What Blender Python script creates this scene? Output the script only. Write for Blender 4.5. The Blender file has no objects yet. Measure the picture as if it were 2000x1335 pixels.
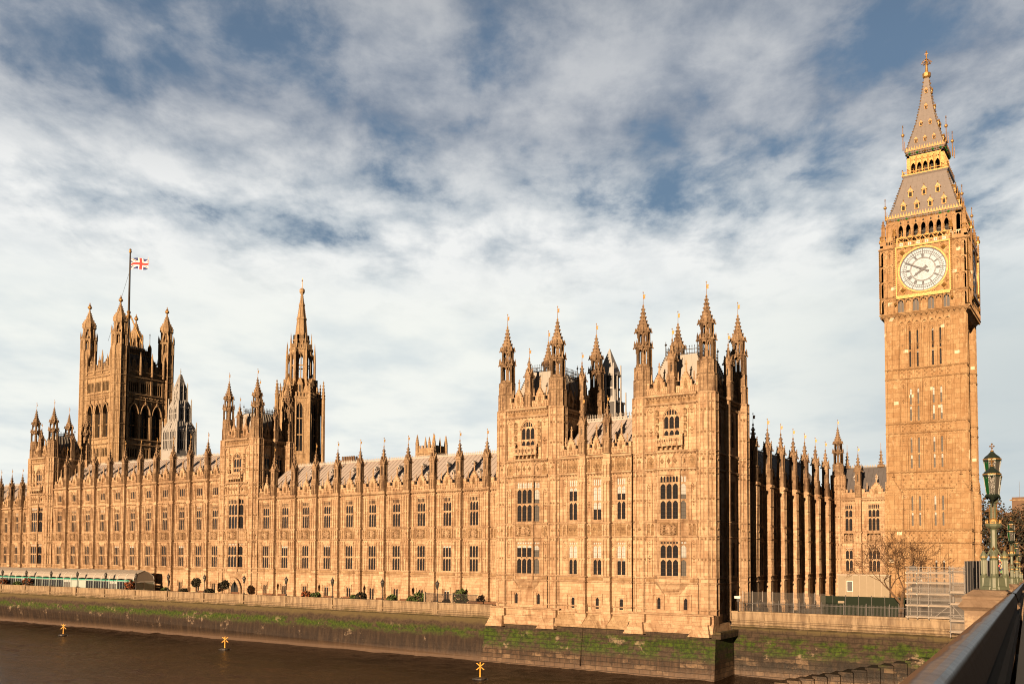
import bpy, math, random
from mathutils import Vector, Matrix, noise
R_ = math.radians
random.seed(7)
SC = bpy.context.scene
COL = SC.collection

# ------------------------------------------------------------------ camera
CAM_Z = 15.4
YAW, PITCH, ROLL, FPX, PYC = R_(33.3823), R_(2.7696), R_(0.3199), 1809.93, 995.21
F0 = Vector((-math.sin(YAW), math.cos(YAW), 0)); R0 = Vector((math.cos(YAW), math.sin(YAW), 0))
FW = F0*math.cos(PITCH) + Vector((0, 0, math.sin(PITCH))); U0 = R0.cross(FW)
RT = R0*math.cos(ROLL) + U0*math.sin(ROLL); UP = RT.cross(FW)
cam = bpy.data.cameras.new('camera'); cob = bpy.data.objects.new('camera', cam); COL.objects.link(cob)
m = Matrix((RT, UP, -FW)).transposed().to_4x4(); m.translation = (0, 0, CAM_Z); cob.matrix_world = m
cam.sensor_width = 36; cam.lens = 36*FPX/2000; cam.shift_y = (PYC-667.5)/2000
cam.clip_start = 0.2; cam.clip_end = 6000
cam.dof.use_dof = True; cam.dof.focus_distance = 130; cam.dof.aperture_fstop = 5.6
SC.camera = cob
SC.cycles.filter_width = 1.05

# ------------------------------------------------------------------ light and exposure
SUN_EL, SUN_N = R_(9.5), R_(6.3)          # low morning sun, a little north of the river front's axis
SC.view_settings.view_transform = 'Standard'; SC.view_settings.look = 'None'
SC.view_settings.exposure = 1.3; SC.view_settings.gamma = 1.0
sd = bpy.data.lights.new('sun', 'SUN'); sd.energy = 5.0; sd.angle = R_(0.5); sd.color = (1.0, 0.685, 0.405)
so = bpy.data.objects.new('sun', sd); COL.objects.link(so)
SUNV = Vector((math.sin(SUN_N)*math.cos(SUN_EL), -math.cos(SUN_N)*math.cos(SUN_EL), math.sin(SUN_EL)))
so.rotation_euler = SUNV.to_track_quat('Z', 'Y').to_euler(); so.location = SUNV*400

class NT:
    """small helper to write node trees"""
    def __init__(s, nt): s.nt = nt
    def n(s, t, **k):
        o = s.nt.nodes.new(t)
        for a, b in k.items(): setattr(o, a, b)
        return o
    def put(s, sock, v):
        if isinstance(v, bpy.types.NodeSocket): s.nt.links.new(v, sock)
        elif v is not None: sock.default_value = v
    def math(s, op, a, b=None, c=None, clamp=False):
        o = s.n('ShaderNodeMath', operation=op); o.use_clamp = clamp
        for i, v in enumerate((a, b, c)):
            if v is not None: s.put(o.inputs[i], v)
        return o.outputs[0]
    def vmath(s, op, a, b=None):
        o = s.n('ShaderNodeVectorMath', operation=op); s.put(o.inputs[0], a)
        if b is not None: s.put(o.inputs['Scale'] if op == 'SCALE' else o.inputs[1], b)
        return o.outputs['Value'] if op in ('DOT_PRODUCT', 'LENGTH') else o.outputs[0]
    def mix(s, f, a, b, mode='MIX'):
        o = s.n('ShaderNodeMix', data_type='RGBA', blend_type=mode)
        s.put(o.inputs[0], f); s.put(o.inputs[6], a); s.put(o.inputs[7], b); return o.outputs[2]
    def step(s, x, a, b, lo=0.0, hi=1.0):
        o = s.n('ShaderNodeMapRange', interpolation_type='SMOOTHSTEP'); s.put(o.inputs[0], x)
        o.inputs[1].default_value = a; o.inputs[2].default_value = b; o.inputs[3].default_value = lo; o.inputs[4].default_value = hi
        return o.outputs[0]
    def noise(s, vec, scale, detail=4, rough=0.55, dist=0.0):
        o = s.n('ShaderNodeTexNoise'); s.put(o.inputs['Vector'], vec)
        o.inputs['Scale'].default_value = scale; o.inputs['Detail'].default_value = detail
        o.inputs['Roughness'].default_value = rough; o.inputs['Distortion'].default_value = dist
        return o.outputs['Fac']
    def sep(s, v):
        o = s.n('ShaderNodeSeparateXYZ'); s.put(o.inputs[0], v); return o.outputs
    def comb(s, x, y, z):
        o = s.n('ShaderNodeCombineXYZ')
        for i, v in enumerate((x, y, z)): s.put(o.inputs[i], v)
        return o.outputs[0]

def make_world():
    w = bpy.data.worlds.new('World'); SC.world = w; w.use_nodes = True
    N = NT(w.node_tree); w.node_tree.nodes.clear()
    out = N.n('ShaderNodeOutputWorld'); bg = N.n('ShaderNodeBackground'); bg.inputs[1].default_value = 0.1
    N.nt.links.new(bg.outputs[0], out.inputs[0])
    sky = N.n('ShaderNodeTexSky', sky_type='NISHITA'); sky.sun_disc = False
    sky.sun_elevation = SUN_EL; sky.sun_rotation = math.pi - SUN_N; sky.air_density = 1.3; sky.ozone_density = 3
    d = N.n('ShaderNodeTexCoord').outputs['Generated']
    x, y, z = N.sep(d)
    zc = N.math('MAXIMUM', z, 0.0)
    k = N.math('DIVIDE', 1.0, N.math('ADD', zc, 0.10))
    # the cloud sheet is a flat layer overhead: directions meet it at xy / z
    p = N.comb(N.math('MULTIPLY', x, k), N.math('MULTIPLY', y, k), 0.0)
    rot = N.n('ShaderNodeVectorRotate', rotation_type='Z_AXIS'); N.put(rot.inputs['Vector'], p); rot.inputs['Angle'].default_value = R_(-33)
    sc = N.n('ShaderNodeVectorMath', operation='MULTIPLY'); N.put(sc.inputs[0], rot.outputs[0]); sc.inputs[1].default_value = (1.0, 0.72, 1)
    p = sc.outputs[0]
    wob = N.n('ShaderNodeTexNoise'); N.put(wob.inputs['Vector'], p); wob.inputs['Scale'].default_value = 2.2; wob.inputs['Detail'].default_value = 5
    q = N.vmath('ADD', p, N.vmath('SCALE', N.vmath('SUBTRACT', wob.outputs['Color'], (.5, .5, .5)), .55))
    vo = N.n('ShaderNodeTexVoronoi', feature='SMOOTH_F1'); N.put(vo.inputs['Vector'], q); vo.inputs['Scale'].default_value = 3.6; vo.inputs['Smoothness'].default_value = .8
    puff = N.math('SUBTRACT', .62, vo.outputs['Distance'])
    fine = N.noise(p, 5.2, 11, 0.60, 0.15)
    dens = N.math('ADD', N.math('MULTIPLY', puff, 0.58), N.math('MULTIPLY', fine, 1.05))
    low = N.step(z, 0.22, 0.36, 0.30, 0.0)                      # the sheet closes up towards the horizon
    dens = N.math('ADD', dens, low)
    cov = N.step(dens, 0.35, 0.57)
    shade = N.noise(p, 6.0, 7, 0.62, 0.2)
    def c(r, g, b, k=4.1): return (r*k, g*k, b*k, 1)
    thick = N.math('ADD', N.math('MULTIPLY', N.step(dens, .46, .84), .75), N.math('MULTIPLY', N.step(shade, .30, .70), .40), clamp=True)
    high_cloud = N.mix(thick, c(.215, .265, .345), c(.54, .56, .59))
    mid_cloud = N.mix(thick, c(.36, .43, .50), c(.88, .89, .88))
    low_cloud = N.mix(N.step(N.noise(p, 2.0, 5, .55), 0.30, 0.60), c(.70, .76, .77), c(.90, .92, .87))
    cloud = N.mix(N.step(z, 0.33, 0.44), mid_cloud, high_cloud)
    cloud = N.mix(N.step(z, 0.22, 0.33), low_cloud, cloud)
    # greyer and darker air down at the right-hand end of the view
    az = N.vmath('DOT_PRODUCT', d, (math.cos(YAW), math.sin(YAW), 0))
    side = N.math('MULTIPLY', N.step(az, 0.15, 0.50), N.step(z, 0.36, 0.16))
    cloud = N.mix(N.math('MULTIPLY', side, .75), cloud, c(.50, .57, .60))
    blue = N.mix(0.78, N.vmath('SCALE', sky.outputs[0], 0.9), c(.110, .155, .230))
    col = N.mix(cov, blue, cloud)
    # unseen sky behind the viewer and to the north, dimmed to deepen the shade
    away = N.vmath('DOT_PRODUCT', d, (-0.75, 0.66, 0))
    col = N.vmath('SCALE', col, N.step(away, -0.25, 0.55, 0.07, 1.0))
    col = N.vmath('SCALE', col, N.step(z, 0.45, 0.75, 1.0, 0.35))
    col = N.mix(N.step(z, -0.02, 0.0), c(.05, .045, .04), col)
    N.put(bg.inputs[0], col)
make_world()

# ------------------------------------------------------------------ materials
def mat(name, f):
    m = bpy.data.materials.new(name); m.use_nodes = True
    N = NT(m.node_tree); b = m.node_tree.nodes['Principled BSDF']
    f(N, b); return m
def plain(name, col, rough=0.6, metal=0.0, var=0.15, sc=3.0, bump=0.0, spec=0.4):
    def f(N, b):
        pos = N.n('ShaderNodeNewGeometry').outputs['Position']
        n = N.noise(pos, sc, 5)
        k = N.math('MULTIPLY_ADD', n, var*2, 1-var)
        o = N.vmath('SCALE', N.comb(*col), k)
        N.put(b.inputs['Base Color'], o); b.inputs['Roughness'].default_value = rough
        b.inputs['Metallic'].default_value = metal; b.inputs['Specular IOR Level'].default_value = spec
        if bump:
            bp = N.n('ShaderNodeBump'); bp.inputs['Distance'].default_value = bump; N.put(bp.inputs['Height'], N.noise(pos, sc*4, 4)); N.put(b.inputs['Normal'], bp.outputs[0])
    return mat(name, f)
def stone(name, c1, c2, c3, pale=0.0, soot=0.0, bw=0.95, bh=0.42):
    """ashlar: coursed blocks of differing tone, run in world space along the axis-aligned walls"""
    def f(N, b):
        g = N.n('ShaderNodeNewGeometry'); pos = g.outputs['Position']
        x, y, z = N.sep(pos)
        u = N.math('ADD', x, y); uv = N.comb(u, z, 0.0)
        br = N.n('ShaderNodeTexBrick'); N.put(br.inputs['Vector'], uv)
        br.inputs['Color1'].default_value = (0, 0, 0, 1); br.inputs['Color2'].default_value = (1, 1, 1, 1); br.inputs['Mortar'].default_value = (.35, .35, .35, 1)
        br.inputs['Scale'].default_value = 1; br.inputs['Mortar Size'].default_value = .012; br.inputs['Brick Width'].default_value = bw; br.inputs['Row Height'].default_value = bh
        cell = N.comb(N.math('FLOOR', N.math('DIVIDE', u, .62)), N.math('FLOOR', N.math('DIVIDE', z, .5)), 0.0)
        wn = N.n('ShaderNodeTexWhiteNoise', noise_dimensions='3D'); N.put(wn.inputs['Vector'], cell)
        t = N.math('MULTIPLY_ADD', N.sep(br.outputs['Color'])[0], .62, N.math('MULTIPLY', N.noise(pos, .35, 5, .6), .45))
        col = N.mix(t, (*c1, 1), (*c2, 1))
        dirt = N.step(N.noise(pos, 2.6, 7, .72), .46, .70)
        col = N.mix(N.math('MULTIPLY', dirt, .46), col, (*c3, 1))
        col = N.mix(N.math('MULTIPLY', N.step(N.noise(pos, .085, 4, .6), .48, .68), .45), col, (*c3, 1))
        light = N.step(N.noise(pos, 1.35, 5, .7), .53, .70)
        col = N.mix(N.math('MULTIPLY', light, .40), col, (.47, .36, .235, 1))
        stain = N.step(N.noise(N.comb(N.math('MULTIPLY', u, 1.5), N.math('MULTIPLY', z, .22), y), 1.0, 7, .66), .49, .66)
        col = N.mix(N.math('MULTIPLY', stain, .68+soot), col, (*c3, 1))
        if soot:
            s2 = N.step(N.noise(pos, 1.9, 6, .7), .45, .75)
            col = N.mix(N.math('MULTIPLY', s2, soot), col, (.05, .035, .025, 1))
        if pale:
            col = N.mix(N.step(wn.outputs['Value'], 1-pale, 1-pale+.001), col, (.46, .40, .31, 1))
        N.put(b.inputs['Base Color'], col); b.inputs['Roughness'].default_value = .92; b.inputs['Specular IOR Level'].default_value = .2
        bp = N.n('ShaderNodeBump'); bp.inputs['Distance'].default_value = .09; bp.inputs['Strength'].default_value = .8
        N.put(bp.inputs['Height'], N.math('ADD', N.noise(pos, 3.2, 6, .65), N.math('MULTIPLY', br.outputs['Fac'], -.4)))
        N.put(b.inputs['Normal'], bp.outputs[0])
    return mat(name, f)
M = {}
M['stone'] = stone('stone', (.240, .155, .093), (.420, .308, .206), (.150, .083, .045))
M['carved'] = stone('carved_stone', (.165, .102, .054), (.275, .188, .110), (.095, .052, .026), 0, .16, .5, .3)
M['weathered'] = stone('weathered_stone', (.170, .110, .066), (.275, .192, .122), (.080, .048, .030), 0, .34)
M['tower_stone'] = stone('tower_stone', (.205, .122, .060), (.310, .212, .120), (.165, .092, .044), .010, 0, 1.15, .8)
M['old_stone'] = stone('old_stone', (.235, .155, .088), (.33, .240, .150), (.13, .080, .045), 0, .16, 1.4, .6)
M['roof'] = plain('roof_metal', (.300, .262, .245), .6, 0, .22, 1.2, .01)
M['roof_dark'] = plain('roof_dark', (.085, .080, .085), .6, 0, .25, 1.2, .01)
M['zinc'] = plain('zinc', (.25, .235, .22), .55, 0, .10, .8)
M['iron'] = plain('dark_iron', (.035, .032, .032), .5, .2, .2)
M['gold'] = plain('gilding', (.27, .155, .052), .40, .45, .6, 5, .03)
M['tower_roof'] = plain('tower_roof_iron', (.142, .126, .124), .55, 0, .18, 2.0)
M['black'] = plain('dark_void', (.012, .011, .010), .8)
M['lead'] = plain('lead_grey', (.25, .245, .245), .55, 0, .14, .7)
M['louvre'] = plain('louvre_dark', (.05, .05, .055), .6)
M['white'] = plain('white_paint', (.50, .49, .46), .5, 0, .06)
M['green_trim'] = plain('green_trim', (.03, .22, .16), .5)
M['red'] = plain('red_paint', (.45, .03, .02), .5)
M['navy'] = plain('navy_cloth', (.02, .03, .12), .8)
M['flagred'] = plain('red_cloth', (.55, .03, .03), .8)
M['flagwhite'] = plain('white_cloth', (.75, .73, .70), .8)
M['enamel'] = plain('green_enamel', (.02, .16, .03), .3)
M['dial'] = plain('opal_glass', (.225, .295, .385), .45, 0, .06, 3)
M['dialink'] = plain('dial_iron', (.022, .028, .05), .4)
M['lampgreen'] = plain('sage_green_iron', (.082, .094, .060), .5, 0, .25, 6, .004)
M['lampdark'] = plain('bottle_green_iron', (.016, .024, .018), .35, .1, .2)
M['lampglass'] = plain('grimy_lamp_glass', (.050, .048, .044), .15, 0, .10, 2)
M['greenglass'] = plain('green_glass', (.003, .045, .006), .2)
M['yellow'] = plain('yellow_paint', (.50, .25, .02), .5, 0, .1)
M['bark'] = plain('bark', (.085, .052, .030), .9, 0, .3, 5)
M['twig'] = plain('twig', (.085, .046, .022), .9, 0, .3, 5)
M['leaf'] = plain('leaf', (.045, .075, .015), .8, 0, .5, 2)
M['leafdark'] = plain('dark_leaf', (.020, .019, .010), .9, 0, .5, 2)
M['leafrust'] = plain('rust_leaf', (.19, .055, .018), .85, 0, .4, 3)
M['steel'] = plain('galvanised_steel', (.31, .295, .285), .4, .4, .12, 4)
M['board'] = plain('scaffold_board', (.30, .25, .20), .8, 0, .2, 3)
M['hoard'] = plain('black_hoarding', (.018, .018, .020), .95, 0, .3, 2, 0, .05)
M['hoardgreen'] = plain('green_hoarding', (.012, .018, .012), .9, 0, .15, 1, 0, .1)
M['cabin'] = plain('cream_panel', (.19, .155, .108), .7, 0, .08, 1)
M['canvas'] = plain('canvas_roof', (.235, .21, .185), .65, 0, .10, .6)
M['frosted'] = plain('frosted_panel', (.26, .31, .295), .4, 0, .06, 1)
M['brick'] = plain('brown_brick', (.11, .068, .044), .9, 0, .25, 1)
M['asphalt'] = plain('asphalt', (.05, .05, .05), .9)
M['wood'] = plain('dark_wood', (.10, .045, .02), .7)
M['ground'] = plain('paving', (.09, .075, .06), .95, 0, .2, .5)
M['pier'] = stone('pier_granite', (.135, .092, .062), (.20, .145, .102), (.07, .042, .026), 0, .12, 1.2, .5)

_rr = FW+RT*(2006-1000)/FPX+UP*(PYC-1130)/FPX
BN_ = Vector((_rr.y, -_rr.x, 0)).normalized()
def m_rail(N, b):
    pos = N.n('ShaderNodeNewGeometry').outputs['Position']
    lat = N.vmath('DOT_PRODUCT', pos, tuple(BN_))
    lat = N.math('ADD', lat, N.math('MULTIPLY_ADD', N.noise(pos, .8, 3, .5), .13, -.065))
    n = N.math('MAXIMUM', N.step(lat, -.505, -.545), N.math('MULTIPLY', N.step(N.noise(pos, 1.5, 4, .6), .5, .8), .35))  # warm lit strip painted along the left edge, plus random wear
    bev = N.step(N.vmath('DOT_PRODUCT', pos, tuple(BN_)), -.400, -.384)  # inner bevel darkened in the colour for its shaded side
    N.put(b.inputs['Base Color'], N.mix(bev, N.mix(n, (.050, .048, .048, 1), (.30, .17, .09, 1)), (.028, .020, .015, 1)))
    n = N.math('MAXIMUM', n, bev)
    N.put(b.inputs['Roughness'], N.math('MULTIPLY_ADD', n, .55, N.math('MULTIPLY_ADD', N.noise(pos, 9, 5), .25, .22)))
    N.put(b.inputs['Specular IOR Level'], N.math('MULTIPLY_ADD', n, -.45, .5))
    bp_ = N.n('ShaderNodeBump'); bp_.inputs['Distance'].default_value = .003; N.put(bp_.inputs['Height'], N.noise(pos, 14, 6, .7)); N.put(b.inputs['Normal'], bp_.outputs[0])
M['rail'] = mat('worn_paint_with_glow', m_rail)
def m_net(N, b):
    b.inputs['Base Color'].default_value = (.12, .105, .095, 1); b.inputs['Roughness'].default_value = .4
    pos = N.n('ShaderNodeNewGeometry').outputs['Position']
    N.put(b.inputs['Alpha'], N.math('MULTIPLY_ADD', N.noise(pos, .7, 4), .55, .02))
M['net'] = mat('clear_sheeting', m_net)
def m_screen(N, b):
    b.inputs['Base Color'].default_value = (.12, .11, .10, 1); b.inputs['Roughness'].default_value = .1; b.inputs['Alpha'].default_value = .16
M['screen'] = mat('clear_screen', m_screen)
def m_shade_sheet(N, b):
    b.inputs['Base Color'].default_value = (.03, .028, .026, 1); b.inputs['Alpha'].default_value = .55  # dark see-through sheet standing in for shade behind the scaffold
M['mesh'] = mat('shade_sheet', m_shade_sheet)
def glass(name, blind, tint=(.012, .012, .014)):
    def f(N, b):
        tc = N.n('ShaderNodeTexCoord'); x, y, z = N.sep(tc.outputs['Object']); gz = N.sep(tc.outputs['Generated'])[2]
        rnd = N.n('ShaderNodeObjectInfo').outputs['Random']
        drop = N.step(rnd, 0.0, 1.0, -.25+blind*.45, .05+blind*1.0)
        bl = N.math('GREATER_THAN', gz, N.math('SUBTRACT', 1.0, drop))
        if blind > .9: bl = N.math('MULTIPLY', bl, .92)
        lead = N.math('MAXIMUM', N.math('GREATER_THAN', N.math('FRACT', N.math('MULTIPLY', x, 3.6)), .88), N.math('GREATER_THAN', N.math('FRACT', N.math('MULTIPLY', z, 2.1)), .90))
        col = N.mix(bl, (*tint, 1), (.36, .37, .37, 1))
        col = N.mix(N.math('MULTIPLY', lead, .6), col, (.035, .03, .03, 1))
        N.put(b.inputs['Base Color'], col); b.inputs['Roughness'].default_value = .12; b.inputs['Specular IOR Level'].default_value = .55
        bp = N.n('ShaderNodeBump'); bp.inputs['Distance'].default_value = .02; N.put(bp.inputs['Height'], N.noise(tc.outputs['Object'], 2.5, 2)); N.put(b.inputs['Normal'], bp.outputs[0])
    return mat(name, f)
M['glass'] = glass('leaded_glass', .10)
M['glass_blind'] = glass('leaded_glass_with_blinds', .95)
M['glass_pale'] = glass('leaded_glass_pale', .55, (.10, .095, .09))

def m_water(N, b):
    pos = N.n('ShaderNodeNewGeometry').outputs['Position']
    sc = N.n('ShaderNodeVectorMath', operation='MULTIPLY'); N.put(sc.inputs[0], pos); sc.inputs[1].default_value = (.55, 1, 1)
    v = sc.outputs[0]
    h = N.math('ADD', N.math('ADD', N.noise(v, 1.6, 6, .70), N.math('MULTIPLY', N.noise(v, .5, 3), 1.2)), N.math('MULTIPLY', N.noise(v, 2.6, 4, .7), .75))
    mud = N.step(N.noise(v, .10, 5), .3, .7)
    N.put(b.inputs['Base Color'], N.mix(mud, (.012, .0065, .0035, 1), (.026, .0145, .0075, 1)))
    b.inputs['Roughness'].default_value = .16; b.inputs['IOR'].default_value = 1.13
    bp = N.n('ShaderNodeBump'); bp.inputs['Distance'].default_value = .12; bp.inputs['Strength'].default_value = 1.0
    N.put(bp.inputs['Height'], h); N.put(b.inputs['Normal'], bp.outputs[0])
M['water'] = mat('river_water', m_water)

def quay(name, block, green_lo, green_hi, green_amt, wet):
    """tide-stained river wall: pale coping, ochre lichen, algae belt, brown wet foot"""
    def f(N, b):
        pos = N.n('ShaderNodeNewGeometry').outputs['Position']; x, y, z = N.sep(pos)
        u = N.math('ADD', x, N.math('MULTIPLY', y, .5)); uv = N.comb(u, z, 0.0)
        br = N.n('ShaderNodeTexBrick'); N.put(br.inputs['Vector'], uv); br.inputs['Color1'].default_value = (0, 0, 0, 1); br.inputs['Color2'].default_value = (1, 1, 1, 1); br.inputs['Mortar'].default_value = (.1, .1, .1, 1)
        br.inputs['Scale'].default_value = 1; br.inputs['Mortar Size'].default_value = .03; br.inputs['Brick Width'].default_value = 1.5; br.inputs['Row Height'].default_value = .56
        bv = N.sep(br.outputs['Color'])[0]
        n1 = N.noise(N.comb(u, N.math('MULTIPLY', z, 1.6), y), .55, 7, .65); n2 = N.noise(N.comb(N.math('MULTIPLY', u, 1.6), N.math('MULTIPLY', z, .25), 0.0), 1.1, 6, .65)
        n3 = N.noise(pos, 2.4, 6, .7)
        zz = N.math('ADD', z, N.math('MULTIPLY_ADD', n1, 1.7, -.85))
        top = N.mix(N.step(n2, .33, .66), (.255, .195, .13, 1), (.115, .082, .055, 1))
        top = N.mix(N.math('MULTIPLY', bv, .3), top, (.22, .15, .085, 1))
        och = N.mix(n3, (.125, .092, .042, 1), (.060, .050, .026, 1))
        bro = N.mix(N.step(n3, .3, .75), (.030, .021, .015, 1), (.075, .052, .036, 1))
        wetc = N.mix(N.step(n2, .40, .72), wet[0], wet[1])
        if block:
            pale = N.math('MULTIPLY', N.step(N.noise(N.comb(N.math('FLOOR', N.math('DIVIDE', u, 1.5)), N.math('FLOOR', N.math('DIVIDE', z, .56)), 0.0), .37, 2), .45, .62), N.step(n1, .42, .62))
            wetc = N.mix(pale, wetc, (.19, .128, .078, 1))
            wetc = N.mix(N.math('MULTIPLY', br.outputs['Fac'], .8), wetc, (.02, .014, .01, 1))
        col = N.mix(N.step(zz, green_hi+.55, green_hi+1.15), bro, och)
        col = N.mix(N.step(zz, green_hi+1.5, green_hi+2.0), col, top)
        col = N.mix(N.step(zz, green_lo-.7, green_lo+.6), wetc, col)
        gmask = N.math('MULTIPLY', N.step(zz, green_lo-.5, green_lo+.5), N.step(zz, green_hi+.45, green_hi-.25))
        gmask = N.math('MULTIPLY', gmask, N.step(N.noise(N.comb(u, N.math('MULTIPLY', z, 2.2), 0.0), .42, 6, .7), .58-green_amt*.3, .72-green_amt*.3))
        gcol = N.mix(N.step(n3, .3, .7), (.008, .016, .003, 1), (.038, .062, .005, 1))
        col = N.mix(N.step(z, 7.6, 6.4), col, N.vmath('SCALE', col, .72))
        col = N.mix(gmask, col, gcol)
        chalk = N.math('MULTIPLY', N.step(N.noise(N.comb(u, z, 3.0), .33, 7, .72), .58, .66), N.math('MULTIPLY', N.step(z, 2.0, 3.2), N.step(z, 5.8, 4.6)))
        col = N.mix(N.math('MULTIPLY', chalk, .7), col, (.20, .15, .105, 1))
        col = N.mix(N.math('MULTIPLY', N.step(z, 2.3, 1.15), .5), col, (.12, .078, .052, 1))
        if block: col = N.mix(N.math('MULTIPLY', br.outputs['Fac'], .55), col, (.02, .016, .012, 1))
        N.put(b.inputs['Base Color'], col); N.put(b.inputs['Roughness'], N.step(z, 1.0, 6.0, .55, .95)); b.inputs['Specular IOR Level'].default_value = .25
        bp = N.n('ShaderNodeBump'); bp.inputs['Distance'].default_value = .12; N.put(bp.inputs['Height'], N.math('ADD', N.noise(pos, 1.7, 6, .65), N.math('MULTIPLY', br.outputs['Fac'], -.5 if block else -.08))); N.put(b.inputs['Normal'], bp.outputs[0])
    return mat(name, f)
M['quay'] = quay('quay_wall_stone', False, 4.3, 5.2, .68, ((.020, .012, .008, 1), (.048, .030, .018, 1)))
M['quay_dark'] = quay('quay_shore_stone', True, 3.6, 5.6, .50, ((.010, .007, .005, 1), (.032, .020, .012, 1)))
M['quay_block'] = quay('quay_block_stone', True, 3.2, 5.4, .60, ((.032, .018, .010, 1), (.085, .050, .028, 1)))

# ------------------------------------------------------------------ mesh builder
class MB:
    def __init__(s, T=None): s.v = []; s.f = []; s.mi = []; s.mats = []; s.T = T or (0, 0, 0)
    def at(s, ox, oy, deg=0): s.T = (ox, oy, R_(deg)); return s
    def mid(s, mk):
        if mk not in s.mats: s.mats.append(mk)
        return s.mats.index(mk)
    def add(s, vs, fs, mk):
        ox, oy, a = s.T; c, sn = math.cos(a), math.sin(a); b = len(s.v); k = s.mid(mk)
        s.v += [(ox+c*x-sn*y, oy+sn*x+c*y, z) for x, y, z in vs]
        s.f += [tuple(b+i for i in f) for f in fs]; s.mi += [k]*len(fs)
    def box(s, x0, x1, y0, y1, z0, z1, mk='stone'):
        s.add([(x0, y0, z0), (x1, y0, z0), (x1, y1, z0), (x0, y1, z0), (x0, y0, z1), (x1, y0, z1), (x1, y1, z1), (x0, y1, z1)],
              [(0, 3, 2, 1), (4, 5, 6, 7), (0, 1, 5, 4), (1, 2, 6, 5), (2, 3, 7, 6), (3, 0, 4, 7)], mk)
    def lathe(s, cx, cy, prof, n=8, rot=None, mk='stone', cap=True):
        """prof: (z, circumradius) rings"""
        rot = math.pi/n if rot is None else rot
        vs = []; fs = []
        for z, r in prof:
            vs += [(cx+r*math.cos(rot+2*math.pi*i/n), cy+r*math.sin(rot+2*math.pi*i/n), z) for i in range(n)]
        for j in range(len(prof)-1):
            for i in range(n):
                a, b = j*n+i, j*n+(i+1) % n; fs.append((a, b, b+n, a+n))
        if cap: fs += [tuple(range(n-1, -1, -1)), tuple(range((len(prof)-1)*n, len(prof)*n))]
        s.add(vs, fs, mk)
    def frus(s, x0, x1, y0, y1, z0, X0, X1, Y0, Y1, z1, mk='stone'):
        s.add([(x0, y0, z0), (x1, y0, z0), (x1, y1, z0), (x0, y1, z0), (X0, Y0, z1), (X1, Y0, z1), (X1, Y1, z1), (X0, Y1, z1)],
              [(0, 3, 2, 1), (4, 5, 6, 7), (0, 1, 5, 4), (1, 2, 6, 5), (2, 3, 7, 6), (3, 0, 4, 7)], mk)
    def extr(s, pts, y0, y1, mk='stone'):
        """polygon in (u, z), pushed from y0 (outer) to y1"""
        n = len(pts)
        vs = [(u, y0, z) for u, z in pts]+[(u, y1, z) for u, z in pts]
        s.add(vs, [tuple(range(n)), tuple(range(2*n-1, n-1, -1))]+[(i, i+n, (i+1) % n+n, (i+1) % n) for i in range(n)], mk)
    def quad(s, a, b, c, d, mk): s.add([a, b, c, d], [(0, 1, 2, 3)], mk)
    def tube(s, p, q, r0, r1=None, n=6, mk='iron'):
        r1 = r0 if r1 is None else r1
        p = Vector(p); q = Vector(q); d = (q-p)
        if d.length < 1e-6: return
        d.normalize(); a = d.orthogonal().normalized(); b = d.cross(a)
        vs = [tuple(p+(a*math.cos(2*math.pi*i/n)+b*math.sin(2*math.pi*i/n))*r0) for i in range(n)]
        vs += [tuple(q+(a*math.cos(2*math.pi*i/n)+b*math.sin(2*math.pi*i/n))*r1) for i in range(n)]
        s.add(vs, [(i, (i+1) % n, (i+1) % n+n, i+n) for i in range(n)]+[tuple(range(n-1, -1, -1)), tuple(range(n, 2*n))], mk)
    def octa(s, x, y, z, r, h=None, mk='stone'):
        h = h or r
        s.add([(x-r, y, z), (x, y-r, z), (x+r, y, z), (x, y+r, z), (x, y, z-h), (x, y, z+h)],
              [(0, 1, 5), (1, 2, 5), (2, 3, 5), (3, 0, 5), (1, 0, 4), (2, 1, 4), (3, 2, 4), (0, 3, 4)], mk)
    def ball(s, x, y, z, r, mk='gold', n=8):
        s.lathe(x, y, [(z+r*math.sin(a), max(r*math.cos(a), .001)) for a in (-1.5, -.9, -.3, .3, .9, 1.5)], n, 0, mk)
    def mesh(s, name, origin=(0, 0, 0)):
        me = bpy.data.meshes.new(name); o = origin
        me.from_pydata([(x-o[0], y-o[1], z-o[2]) for x, y, z in s.v], [], s.f)
        for k in s.mats: me.materials.append(M[k])
        me.polygons.foreach_set('material_index', s.mi); me.update(); return me
    def build(s, name, parent=None, smooth=False):
        """the builder's coordinates are the world's; stored relative to the thing's own origin"""
        o = Vector(parent.matrix_world.translation) if parent else Vector((0, 0, 0))
        p = parent
        if p: o = wloc(p)
        me = s.mesh(name, o)
        if smooth: me.polygons.foreach_set('use_smooth', [True]*len(me.polygons))
        ob = bpy.data.objects.new(name, me); COL.objects.link(ob); ob.parent = parent
        return ob
def wloc(o):
    v = Vector((0, 0, 0))
    while o: v += o.location; o = o.parent
    return v
def thing(name, label, cat, loc=(0, 0, 0), group=None, rz=0):
    o = bpy.data.objects.new(name, None); COL.objects.link(o); o.location = loc; o.rotation_euler.z = rz; o.empty_display_size = .5
    o['label'] = label; o['category'] = cat
    if group: o['group'] = group
    return o
def tag(o, label, cat, group=None, kind=None):
    o['label'] = label; o['category'] = cat
    if group: o['group'] = group
    if kind: o['kind'] = kind
    return o
def struct(mb, name):
    o = mb.build(name); o['kind'] = 'structure'; return o
def rebase(o, loc):
    """give a single-mesh thing its origin at its own base"""
    d = Vector(loc); o.data.transform(Matrix.Translation(-d)); o.location = d; return o
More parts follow.
